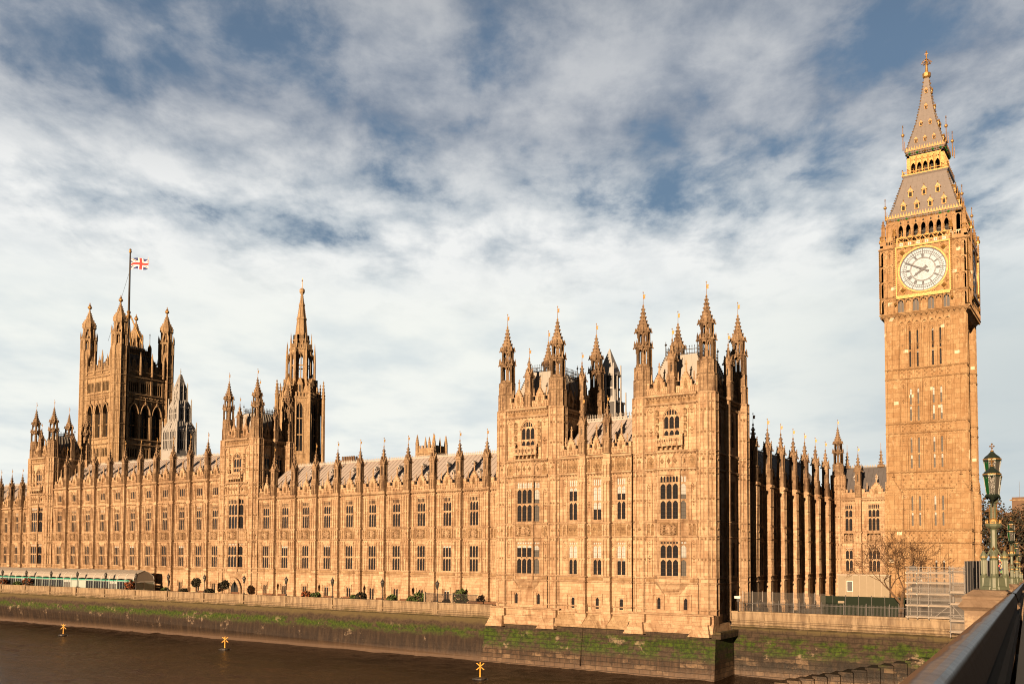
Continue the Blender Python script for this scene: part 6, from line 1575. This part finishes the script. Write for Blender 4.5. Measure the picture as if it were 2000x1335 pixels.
# marquee
t = thing('marquee', 'long white terrace marquee with curved canvas roof, glazed front and green eaves band', 'marquee', (-178, 108.4, TZ))
x0, x1, ya, yb = -214.0, -155.2, 106.6, 111.0; ym = (ya+yb)/2
PR = [(ya, 10.35), (ya+.15, 10.9), (ya+.55, 11.35), (ya+1.1, 11.6), (ym, 12.0), (yb-1.1, 11.6), (yb-.15, 10.9), (yb, 10.3)]
mb = MB(); nb = 23; s = (x1-x0)/nb
for i in range(nb):
    a = x0+i*s
    for j in range(6):
        u0, u1 = a+j*s/6, a+(j+1)*s/6; d0, d1 = .13*math.sin(math.pi*j/6), .13*math.sin(math.pi*(j+1)/6)
        for (y0, z0), (y1, z1) in zip(PR, PR[1:]): mb.quad((u0, y0, z0+d0), (u1, y0, z0+d1), (u1, y1, z1+d1), (u0, y1, z1+d0), 'canvas')
mb.add([(x1, y, z) for y, z in PR]+[(x1, yb, 7.45), (x1, ya, 7.45)], [tuple(range(10))], 'canvas')
mb.add([(x0, y, z) for y, z in PR]+[(x0, yb, 7.45), (x0, ya, 7.45)], [tuple(range(10))], 'canvas')
mb.build('canvas_roof', t)
fm = MB(); gm = MB(); pm = MB()
fm.box(x0, x1, ya-.08, ya+.05, 10.02, 10.22, 'green_trim'); fm.box(x0, x1, ya-.05, ya+.08, 9.88, 10.0, 'frosted'); fm.box(x0, x1, ya-.05, ya+.08, 7.45, 7.9, 'white')
for i in range(nb+1):
    x = x0+i*s; fm.box(x-.10, x+.10, ya-.10, ya+.1, 7.45, 10.3, 'frosted'); 
    for (y0, z0), (y1, z1) in zip(PR, PR[1:]): fm.tube((x, y0, z0+.03), (x, y1, z1+.03), .06, .06, 4, 'white')
    if i < nb:
        k = i-nb
        if k in (-8, -7): pm.box(x+.13, x+s-.13, ya-.02, ya+.03, 7.9, 9.85, 'frosted')
        else:
            gm.quad((x+.13, ya, 7.9), (x+s-.13, ya, 7.9), (x+s-.13, ya, 9.85), (x+.13, ya, 9.85), 'glass_pale' if i % 6 == 2 else 'glass')
            for e in (.33, .66): fm.box(x+e*s-.03, x+e*s+.03, ya-.05, ya+.05, 7.9, 9.85, 'frosted')
for e in (0, .5, 1): fm.box(x1-.02, x1+.08, ya+e*(yb-ya)-.1, ya+e*(yb-ya)+.1, 7.45, 9.9, 'white')
fm.box(x1-.02, x1+.08, ya, yb, 9.8, 10.0, 'white')
fm.build('frame', t); gm.build('glazing', t); pm.build('frosted_panel', t)
pm = MB(); pm.box(x1+.02, x1+.05, ya+.15, ym-.15, 7.5, 9.75, 'frosted'); pm.box(x1+.02, x1+.05, ym+.15, yb-.15, 7.5, 9.75, 'frosted'); pm.build('end_panel', t)

# ------------------------------------------------------------------ works area by the clock tower: railing, hoarding, scaffold, bare tree
mb = MB()
mb.box(-40.3, -19.5, 112.5, 112.56, 9.55, 9.62, 'iron'); mb.box(-40.3, -19.5, 112.5, 112.56, 7.9, 7.97, 'iron')
for i in range(140): mb.box(-40.3+i*.148, -40.3+i*.148+.035, 112.51, 112.55, 7.45, 9.8, 'iron')
for i in range(9): mb.box(-40.3+i*2.55, -40.2+i*2.55, 112.45, 112.6, 7.45, 10.0, 'iron')
tag(rebase(mb.build('railing'), (-30, 112.5, TZ)), 'long dark iron railing behind the shorter river wall, in front of the bare tree', 'railing')
mb = MB()
for i in range(10): mb.box(-33.2+i*1.6, -31.64+i*1.6, 124, 124.08, 7.45, 10.3, 'hoardgreen'); mb.box(-31.66+i*1.6, -31.6+i*1.6, 123.9, 124.1, 7.45, 10.45, 'iron')
mb.box(-31.0, -30.2, 123.97, 123.99, 9.4, 9.7, 'cabin')
tag(rebase(mb.build('hoarding'), (-25, 124, TZ)), 'dark green site hoarding with a small white notice behind the bare tree', 'hoarding')
mb = MB()
for i in range(8): mb.box(-40.6+i*1.3, -39.36+i*1.3, 115.2, 115.24, 8.2, 10.9, 'screen'); mb.tube((-40.65+i*1.3, 115.2, 7.4), (-40.65+i*1.3, 115.2, 11), .03, .03, 5, 'steel')
tag(rebase(mb.build('glass_screen'), (-35, 115.2, TZ)), 'row of clear screen panels at the foot of the shadowed side range', 'screen')
t = thing('security_camera', 'white box camera on a short dark post at the corner of the shaded face', 'camera', (-39.2, 109.6, 8.7))
b = MB(); b.tube((0, 0, 0), (0, 0, 1.55), .05, .05, 6, 'iron'); b.box(-.15, .15, -.1, .1, 1.2, 1.5, 'iron'); child(b.mesh('post'), 'post', t)
b = MB(); b.box(-.42, .32, -.14, .14, 1.56, 1.82, 'white'); b.box(-.46, .36, -.17, .17, 1.82, 1.86, 'white'); child(b.mesh('housing'), 'housing', t)

def scaffold():
    t = thing('scaffold', 'galvanised scaffold with clear plastic sheeting standing on the river wall below the clock tower', 'scaffold', (-17.5, 109.6, 8.7))
    st = MB(); bd = MB(); sh = MB(); cl = MB()
    xs = (-19.9, -18.9, -17.75, -15.55); yy = (109.35, 110.9); zs = (8.95, 10.2, 11.45, 12.65, 13.75)
    def std(x, y, z0, z1): st.tube((x, y, z0), (x, y, z1), .045, .045, 6, 'steel')
    for x in xs:
        for y in yy: std(x, y, 8.72, 14.25)
    for z in zs:
        for y in yy: st.tube((-20.1, y-.06, z), (-13.6, y-.06, z), .04, .04, 6, 'steel')
        for x in xs: st.tube((x, yy[0]-.2, z-.1), (x, yy[1]+.2, z-.1), .04, .04, 6, 'steel'); cl.octa(x, yy[0]-.09, z, .10, .12, 'steel'); cl.octa(x, yy[0]-.09, z-.24, .09, .1, 'steel')
        st.tube((-20.1, yy[0]-.06, z+.55), (-15.4, yy[0]-.06, z+.55), .03, .03, 5, 'steel')
        bd.box(-20.1, -15.5, yy[0]-.1, yy[0]+.0, z-.16, z+.02, 'board'); bd.box(-20.1, -15.5, yy[0]+.05, yy[1], z-.04, z+.0, 'board')
    sh.quad((-20.0, yy[0]-.13, 8.8), (-15.5, yy[0]-.13, 8.8), (-15.5, yy[0]-.13, 14.1), (-20.0, yy[0]-.13, 14.1), 'net')
    X0, X1, Y0 = -15.5, -14.1, 108.5
    for x in (X0, X1):
        for y in (Y0, 110.9): std(x, y, 6.9 if y < 109 else 8.7, 14.5)
    for z in (7.55, 8.75, 9.25, 10.5, 11.75, 13.9, 14.2):
        st.tube((X0-.15, Y0-.06, z), (X1+.15, Y0-.06, z), .04, .04, 6, 'steel'); st.tube((X1, Y0, z), (X1, 110.9, z), .04, .04, 6, 'steel'); st.tube((X0, Y0, z), (X0, 110.9, z), .04, .04, 6, 'steel')
        for x in (X0, X1): cl.octa(x, Y0-.09, z, .10, .13, 'steel'); cl.octa(x, Y0-.09, z-.22, .09, .1, 'steel')
    for z in (7.5, 8.7, 10.45, 11.7): bd.box(X0, X1, Y0-.08, Y0, z-.12, z+.12, 'board'); bd.box(X0, X1, Y0, 110.6, z-.06, z-.02, 'board')
    st.tube((X0+.2, Y0-.02, 10.3), (X1-.1, Y0-.02, 8.9), .035, .035, 5, 'steel'); st.tube((-17.2, yy[0]-.02, 8.9), (-15.8, yy[0]-.02, 10.1), .035, .035, 5, 'steel')
    sh.quad((X0, Y0-.12, 7.4), (X1, Y0-.12, 7.4), (X1, Y0-.12, 14.4), (X0, Y0-.12, 14.4), 'net'); sh.quad((X1+.05, Y0, 7.4), (X1+.05, 110.9, 7.4), (X1+.05, 110.9, 14.4), (X1+.05, Y0, 14.4), 'net')
    bk = MB(); bk.box(-19.85, -14.2, 111.3, 111.35, 8.8, 10.4, 'hoard'); bk.box(-19.85, -14.2, 111.6, 111.65, 10.5, 12.6, 'mesh'); bk.box(-19.85, -19.2, 110.4, 110.9, 13.9, 14.4, 'iron')  # dark backing added for the hoarding and the shade seen through the scaffold
    st.build('frame', t); bd.build('boards', t); sh.build('sheeting', t); cl.build('couplers', t); bk.build('hoarding_and_shade', t)
scaffold()
mb = MB()
for i in range(9):
    f = i/9; x, y = -14.0+.3*f, 108.6+20*f; mb.box(x, x+.16, y, y+2.1, 6.0, 15.0, 'hoard'); mb.box(x+.16, x+.24, y-.06, y+.06, 6, 15.05, 'iron'); mb.box(x-.05, x, y-.06, y+.06, 6, 15.05, 'iron')
mb.box(-14.0, -13.2, 108.55, 108.65, 6.0, 15.0, 'hoard')
for i in range(4): mb.box(-14.0+i*.24, -13.97+i*.24, 108.50, 108.56, 6, 15.0, 'iron')
tag(rebase(mb.build('hoarding'), (-13, 118, 7.4)), 'tall black panelled hoarding running back between the scaffold and the bridge', 'hoarding')

def bare_tree(name, label, x, y, z, H, spread, seed, mk='bark', mk2='twig', depth=7, lean=0.0, group=None):
    """trunk > forks > twigs grown by recursive splitting: one trunk-and-limb mesh, one of fine twigs"""
    r = random.Random(seed); t = thing(name, label, 'tree', (x, y, z), group); a = MB(); b = MB()
    def grow(p, d, L, rad, k):
        n = 2 if k > 1 else 1
        for _ in range(n):
            q = p+d*(L/n); (a if rad > .05 else b).tube(tuple(p), tuple(q), rad, rad*.86, 6 if rad > .06 else 3, mk if rad > .05 else mk2)
            p = q; rad *= .86; d = (d+Vector((r.gauss(0, .12), r.gauss(0, .12), r.gauss(.03, .08)))).normalized()
        if k == 0: return
        m = 3 if (k > 3 and r.random() < .6) or r.random() < .25 else 2
        for i in range(m):
            ax = Vector((r.gauss(0, 1), r.gauss(0, 1), r.gauss(0, .45))).normalized(); ang = spread*(.55+.75*r.random())
            nd = (d*math.cos(ang)+(ax-d*ax.dot(d)).normalized()*math.sin(ang)); nd.z += .05+.05*r.random(); nd.normalize()
            grow(p, nd, L*(.70+.22*r.random()), max(.018, rad*(.62+.14*r.random())), k-1)
    grow(Vector((0, 0, -.3)), Vector((lean, 0, 1)).normalized(), H*.22, H*.034, depth)
    child(a.mesh('trunk'), 'trunk', t); child(b.mesh('crown'), 'crown', t); return t
bare_tree('bare_tree', 'leafless spreading tree with a short forked trunk in front of the clock tower', -22.1, 117.5, TZ, 10.6, .74, 21, depth=8, lean=-.03)

# ------------------------------------------------------------------ the bridge under the viewer
_r = FW+RT*(2006-1000)/FPX+UP*(PYC-1130)/FPX
BH = Vector((_r.x, _r.y, 0)).normalized(); BN = Vector((BH.y, -BH.x, 0)); SLOPE = _r.z/math.hypot(_r.x, _r.y)
BDEG = math.degrees(math.atan2(BH.y, BH.x))-90
def bp(s, l, dz): p = BH*s+BN*l; return (p.x, p.y, CAM_Z+SLOPE*s+dz)
def sweep(mb, prof, s0, s1, mk, n=1, close=False):
    for i in range(n):
        a, b = s0+(s1-s0)*i/n, s0+(s1-s0)*(i+1)/n
        for (l0, d0), (l1, d1) in zip(prof, prof[1:]): mb.quad(bp(a, l0, d0), bp(a, l1, d1), bp(b, l1, d1), bp(b, l0, d0), mk)
    mb.add([bp(s1, l, d) for l, d in prof], [tuple(range(len(prof)))], mk)
RAILP = [(-.55, -.80), (-.60, -.70), (-.615, -.62), (-.612, -.58), (-.59, -.550), (-.54, -.535), (-.48, -.532), (-.43, -.540), (-.40, -.560), (-.388, -.59), (-.37, -.63), (-.315, -.80), (-.305, -.85), (-.33, -.90)]
t = thing('bridge_parapet', 'smooth worn metal bridge handrail sweeping up from the bottom right corner', 'parapet', bp(2, -.5, -1.7))
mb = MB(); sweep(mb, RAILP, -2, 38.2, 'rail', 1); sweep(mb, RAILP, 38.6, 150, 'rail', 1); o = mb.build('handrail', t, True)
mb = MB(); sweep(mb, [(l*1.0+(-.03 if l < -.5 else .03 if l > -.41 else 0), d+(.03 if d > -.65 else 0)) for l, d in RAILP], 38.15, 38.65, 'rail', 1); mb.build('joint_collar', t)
mb = MB(); sweep(mb, [(-.33, -.90), (-.35, -1.30), (-.28, -1.36), (-.28, -1.75)], -2, 150, 'hoard', 1); sweep(mb, [(-.55, -.80), (-.58, -1.75), (-.95, -1.8), (-1.0, -3.0)], -2, 150, 'lampgreen', 1)
mb.build('panel', t)
mb = MB(); mb.quad(bp(-10, -.2, -1.72), bp(-10, 3.2, -1.72), bp(110, 3.2, -1.72), bp(110, -.2, -1.72), 'asphalt'); mb.quad(bp(-10, 3.2, -1.72), bp(-10, 3.2, -1.85), bp(110, 3.2, -1.85), bp(110, 3.2, -1.72), 'asphalt'); mb.quad(bp(-10, 3.2, -1.85), bp(-10, 22, -1.85), bp(110, 22, -1.85), bp(110, 3.2, -1.85), 'asphalt')
struct(mb, 'bridge_deck')
mb = MB(); mb.quad(bp(-10, -1.0, -2.2), bp(108, -1.0, -2.2), bp(108, -1.0, -3.2), bp(-10, -1.0, -3.2), 'lampgreen')
def arch_z(s): u = ((s-4) % 36)/36*2-1; return -4.2-5.0*abs(u)**2.2
for i in range(66):
    a, b = i*1.636, (i+1)*1.636; mb.quad(bp(a, -1.0, -3.2), bp(b, -1.0, -3.2), bp(b, -1.0, arch_z(b)), bp(a, -1.0, arch_z(a)), 'lampgreen'); mb.quad(bp(a, -1.0, arch_z(a)), bp(b, -1.0, arch_z(b)), bp(b, 22, arch_z(b)), bp(a, 22, arch_z(a)), 'lampgreen')
for s in (40, 76, 106):
    for (l0, l1, z0, z1) in ((-2.3, 22, -16, -6),): 
        P = [bp(s-1.6, l0, 0), bp(s+1.6, l0, 0), bp(s+1.6, l1, 0), bp(s-1.6, l1, 0)]
        mb.add([(x, y, -.5) for x, y, z in P]+[(x, y, 8.5) for x, y, z in P], [(0, 1, 5, 4), (1, 2, 6, 5), (2, 3, 7, 6), (3, 0, 4, 7), (4, 5, 6, 7)], 'pier')
tag(rebase(mb.build('bridge'), bp(40, 5, -14)), 'green iron arched bridge with stone piers, its side under the handrail at the bottom right', 'bridge')
def pedestal(s, label):
    t = thing('pedestal', label, 'pedestal', bp(s, -1.26, -2.6), 'stone pedestals under the bridge lamps', R_(BDEG))
    def blk(hl, hs, z0, z1, hl2=None, hs2=None):
        b.frus(-hl, hl, -hs, hs, z0, -(hl2 or hl), hl2 or hl, -(hs2 or hs), hs2 or hs, z1, 'pier')
    b = MB(); blk(.82, 1.30, -6.5, 1.42); child(b.mesh('block'), 'block', t)
    b = MB(); blk(.84, 1.32, 1.42, 1.56, 1.0, 1.48); blk(1.02, 1.5, 1.56, 1.62); blk(1.0, 1.48, 1.62, 1.84, .85, 1.33); blk(.90, 1.38, 1.84, 1.93); blk(.90, 1.38, 1.93, 2.18, .55, 1.05); child(b.mesh('coping'), 'coping', t)
def lamp_meshes():
    out = {}
    g = MB(); o = MB()
    def col(mb, x, y, z0, r):
        mb.lathe(x, y, [(z0, r*1.75), (z0+.06, r*1.75), (z0+.10, r*1.5), (z0+.50, r*1.5), (z0+.56, r*1.75), (z0+.62, r*1.2), (z0+.68, r), (z0+1.26, r), (z0+1.30, r*1.2), (z0+1.36, r*1.5)], 8, None, 'lampgreen')
        mb.lathe(x, y, [(z0+1.36, r*1.6), (z0+1.42, r*1.6)], 8, None, 'gold'); mb.lathe(x, y, [(z0+1.42, r*1.45), (z0+1.50, r*1.15), (z0+1.66, r*.3)], 8, None, 'lampgreen')
        mb.octa(x, y, z0+1.76, .045, .11, 'gold'); mb.octa(x, y, z0+1.77, .095, .04, 'gold')
        for i in range(8): a = math.pi/4*i; mb.tube((x+r*1.0*math.cos(a), y+r*math.sin(a), z0+.68), (x+r*math.cos(a), y+r*math.sin(a), z0+1.26), .016, .016, 4, 'lampgreen')
    for i in range(4): a = math.pi/2*i; col(g, .40*math.cos(a), .40*math.sin(a), 0, .105)
    g.lathe(0, 0, [(0, .52), (.12, .52), (.16, .46), (.50, .42), (.56, .3)], 8, None, 'lampgreen')
    for i in range(4):
        a = math.pi/2*i; g.tube((.40*math.cos(a), .40*math.sin(a), 1.15), (.12*math.cos(a), .12*math.sin(a), 1.75), .04, .03, 5, 'lampgreen')
    g.lathe(0, 0, [(.5, .17), (1.35, .17), (1.62, .15), (1.70, .135), (2.55, .125), (2.60, .16), (2.66, .26), (2.72, .32), (2.80, .34), (2.84, .30)], 8, None, 'lampgreen')
    g.lathe(0, 0, [(2.84, .20), (2.95, .13), (3.68, .105), (3.74, .19), (3.82, .21)], 8, None, 'lampgreen'); out['post'] = g.mesh('post')
    for i in range(10): a = 2*math.pi*i/10; o.tube((.285*math.cos(a), .285*math.sin(a), 2.83), (.285*math.cos(a), .285*math.sin(a), 2.97), .022, .022, 4, 'gold'); o.octa(.285*math.cos(a), .285*math.sin(a), 2.98, .03, .03, 'gold')
    o.lathe(0, 0, [(2.84, .31), (2.87, .31)], 8, None, 'gold'); o.lathe(0, 0, [(2.92, .19), (3.0, .17), (3.06, .12)], 8, None, 'gold')
    for i in range(4):
        a = math.pi/2*i
        for k in range(7): o.octa(.135*math.cos(a), .135*math.sin(a), 3.08+k*.088, .045, .05, 'gold')
    out['gilding'] = o.mesh('gilding')
    def lantern():
        f = MB(); gl = MB(); gg = MB(); gr = MB(); n = 8
        f.lathe(0, 0, [(-.22, .05), (-.16, .12), (-.05, .24), (0, .27), (.04, .25)], n, None, 'lampdark')
        for i in range(n):
            a = math.pi/n+2*math.pi*i/n; f.tube((.245*math.cos(a), .245*math.sin(a), .02), (.345*math.cos(a), .345*math.sin(a), .80), .020, .020, 4, 'lampdark'); f.tube((.36*math.cos(a), .36*math.sin(a), .86), (.09*math.cos(a), .09*math.sin(a), 1.17), .018, .014, 4, 'lampdark')
            f.octa(.27*math.cos(a), .27*math.sin(a), -.05, .05, .07, 'lampdark')
        for i in range(n):
            a = 2*math.pi*i/n; a0, a1 = a-math.pi/n, a+math.pi/n
            r0, r1 = .238, .335; q = [(r0*math.cos(a0), r0*math.sin(a0), .03), (r0*math.cos(a1), r0*math.sin(a1), .03), (r1*math.cos(a1), r1*math.sin(a1), .79), (r1*math.cos(a0), r1*math.sin(a0), .79)]
            (gr if i in (5, 1) else gl).quad(*q, 'greenglass' if i in (5, 1) else 'lampglass')
            f.lathe(.30*math.cos(a), .30*math.sin(a), [(.70, .02), (.79, .06)], 4, a, 'lampdark')
        f.lathe(0, 0, [(.78, .35), (.83, .385), (.86, .385)], n, None, 'lampdark'); f.lathe(0, 0, [(.90, .37), (.99, .30), (1.07, .20), (1.13, .11), (1.22, .06), (1.26, .04)], n, None, 'lampdark')
        gg.lathe(0, 0, [(.855, .392), (.90, .392), (.905, .36)], n, None, 'gold'); gg.lathe(0, 0, [(1.22, .085), (1.27, .06)], 8, None, 'gold'); gg.tube((0, 0, 1.24), (0, 0, 1.52), .02, .02, 5, 'gold')
        for x, z in ((-.07, 1.45), (.07, 1.45), (0, 1.55), (0, 1.37)): gg.octa(x, 0, z, .05, .045, 'gold')
        return [x.mesh(nm) for x, nm in ((f, 'lantern'), (gl, 'lantern_glass'), (gr, 'green_glass'), (gg, 'lantern_gilding'))]
    out['lantern'] = lantern()
    b = MB()
    for s in (-1, 1):
        b.tube((0, 0, 3.70), (0, s*.45, 3.62), .035, .035, 6, 'lampdark'); b.tube((0, s*.45, 3.62), (0, s*.62, 3.82), .035, .035, 6, 'lampdark')
    b.tube((0, 0, 3.8), (0, 0, 4.55), .05, .05, 6, 'lampdark'); out['bracket'] = b.mesh('bracket'); return out
LMP = lamp_meshes()
def bridge_lamp(s, label, lat=-1.09, full=True):
    t = thing('bridge_lamp', label, 'lamp post', bp(s, lat, -.42), 'ornate lamps along the bridge', R_(BDEG))
    t.scale = (.89,)*3
    child(LMP['post'], 'post', t); child(LMP['gilding'], 'gilding', t); child(LMP['bracket'], 'bracket', t)
    for y, z in ((-.66, 4.02), (.66, 4.02), (0, 4.72)):
        l = child(LMP['lantern'][0], 'lantern', t, (0, y, z)); child(LMP['lantern'][1], 'lantern_glass', l); child(LMP['lantern'][2], 'green_glass', l); child(LMP['lantern'][3], 'lantern_gilding', l)
for s, a, b in ((40.0, 'large sage green and gold bridge lamp with stacked lanterns, nearest of the row', 'brown weathered stone pedestal under the nearest bridge lamp'), (88.0, 'second bridge lamp in the row, half as tall as the nearest one in view', 'stone pedestal under the second bridge lamp'), (136.0, 'third bridge lamp in the row, small and dark at the right edge', 'stone pedestal under the third bridge lamp'), (184, 'farthest and smallest bridge lamp at the right edge', 'stone pedestal under the farthest bridge lamp')):
    pedestal(s, b); bridge_lamp(s, a)
mb = MB(); rr = random.Random(5)
for i in range(70):
    p = bp(40.2+rr.gauss(0, .10), -1.09+.28+rr.gauss(0, .07), -.40+.85+rr.gauss(0, .20)); mb.box(p[0]-.025, p[0]+.025, p[1]-.02, p[1]+.02, p[2]-.03, p[2]+.03, rr.choice(['red', 'red', 'gold', 'white', 'navy', 'iron', 'enamel']))
o = rebase(mb.build('love_locks'), bp(40.2, -.8, .2)); tag(o, 'cluster of small red and coloured padlocks hung among the columns of the nearest bridge lamp', 'padlocks', None, 'stuff')

# ------------------------------------------------------------------ marker buoys
def buoy(x, y, label, rz):
    t = thing('marker_buoy', label, 'buoy', (x, y, 1.0), 'yellow marker buoys on the river', rz)
    f = MB(); f.lathe(0, 0, [(-.25, .5), (.02, .72), (.16, .72), (.26, .35), (.30, .12)], 12, None, 'iron'); f.tube((-.9, 0, .06), (.9, 0, .06), .10, .08, 6, 'iron'); child(f.mesh('float'), 'float', t)
    p = MB(); p.lathe(0, 0, [(.25, .12), (.45, .085), (1.95, .075), (2.02, .03)], 8, None, 'yellow'); child(p.mesh('post'), 'post', t)
    c = MB()
    for s in (-1, 1):
        c.extr([(-s*.42-.07, 1.12), (-s*.42+.07, 1.12), (s*.42+.07, 1.88), (s*.42-.07, 1.88)], -.13 if s > 0 else .075, -.075 if s > 0 else .13, 'yellow')
    child(c.mesh('topmark'), 'topmark', t)
buoy(-154.0, 92.3, 'leftmost yellow buoy with a cross-shaped topmark on the brown river', .5)
buoy(-112.4, 92.8, 'yellow buoy between the other two, below the terrace wall, with a cross-shaped topmark', .62)
buoy(-62.4, 88.2, 'largest and nearest yellow buoy, with a cross-shaped topmark, below the corner block', .55)

# ------------------------------------------------------------------ background beyond the bridge
def far_tree(x, y, H, seed, label, mk='leafdark', dens=2600):
    r = random.Random(seed); t = thing('tree', label, 'tree', (x, y, 7.4), 'dark trees beyond the clock tower')
    a = MB(); a.tube((0, 0, 0), (0, 0, H*.5), H*.03, H*.018, 7, 'bark'); crown = MB()
    for k in range(9):
        an = r.random()*6.28; L = H*(.25+.2*r.random()); z0 = H*(.28+.25*r.random()); tip = (L*math.cos(an), L*math.sin(an), z0+H*.3); a.tube((0, 0, z0), tip, H*.012, H*.005, 5, 'bark')
    child(a.mesh('trunk'), 'trunk', t)
    for k in range(16):
        an = r.random()*6.28; rr = H*.30*r.random()**.6; cz = H*(.45+.45*r.random()); cx_, cy_ = rr*math.cos(an)*(1.25-cz/H*.6), rr*math.sin(an)
        c = leaf_clump(dens//16, H*.15, H*.15, H*.12, H*.011, mk, seed*50+k, 'twig')
        b0 = len(crown.v); crown.v += [(x_+cx_, y_+cy_, z_+cz) for x_, y_, z_ in c.v]
        for mkk in c.mats: crown.mid(mkk)
        mp = [crown.mid(q) for q in c.mats]; crown.f += [tuple(b0+i for i in f) for f in c.f]; crown.mi += [mp[i] for i in c.mi]
    child(crown.mesh('crown'), 'crown', t)
for x, y, H, sd, lb in ((-30.5, 246, 23, 1, 'dark tree directly beside the right edge of the clock tower'), (-22.5, 240, 20, 2, 'dark tree behind the nearest bridge lamp post'), (-14.5, 236, 21, 3, 'dark tree at the right, between the lamps of the bridge'), (-6.5, 250, 25, 4, 'tall dark tree at the far right edge beyond the bridge lamps'), (-26, 262, 21, 5, 'dark tree behind the others at the right of the clock tower'), (1.0, 240, 22, 6, 'dark tree running out of the right edge of the picture')):
    far_tree(x, y, H, sd, lb)
t = thing('brick_building', 'brown block with a stepped roofline and chimney seen above the dark trees at the right', 'building', (-18, 285, 7.4))
mb = MB(); mb.box(-24.5, -15.5, 280, 292, 7.4, 31.5, 'brick'); mb.box(-20.5, -17.5, 280.5, 284, 31.5, 33.0, 'brick'); mb.box(-26.5, -24.5, 281, 292, 7.4, 27.5, 'brick'); mb.box(-15.5, -6, 281, 292, 7.4, 29.5, 'brick')
for i in range(4):
    for j in range(4): mb.box(-23.5+i*2.1, -22.5+i*2.1, 279.95, 280.0, 10+j*5, 12.5+j*5, 'louvre')
mb.box(-25, -15, 279.7, 280, 30.6, 30.9, 'old_stone'); mb.build('wall', t)
b = MB(); b.box(-21.2, -20.0, 282, 283.5, 31.5, 34.6, 'brick'); b.tube((-23, 284, 31), (-23, 284, 36), .05, .05, 4, 'iron'); b.build('chimney', t)

bpy.context.view_layer.update()
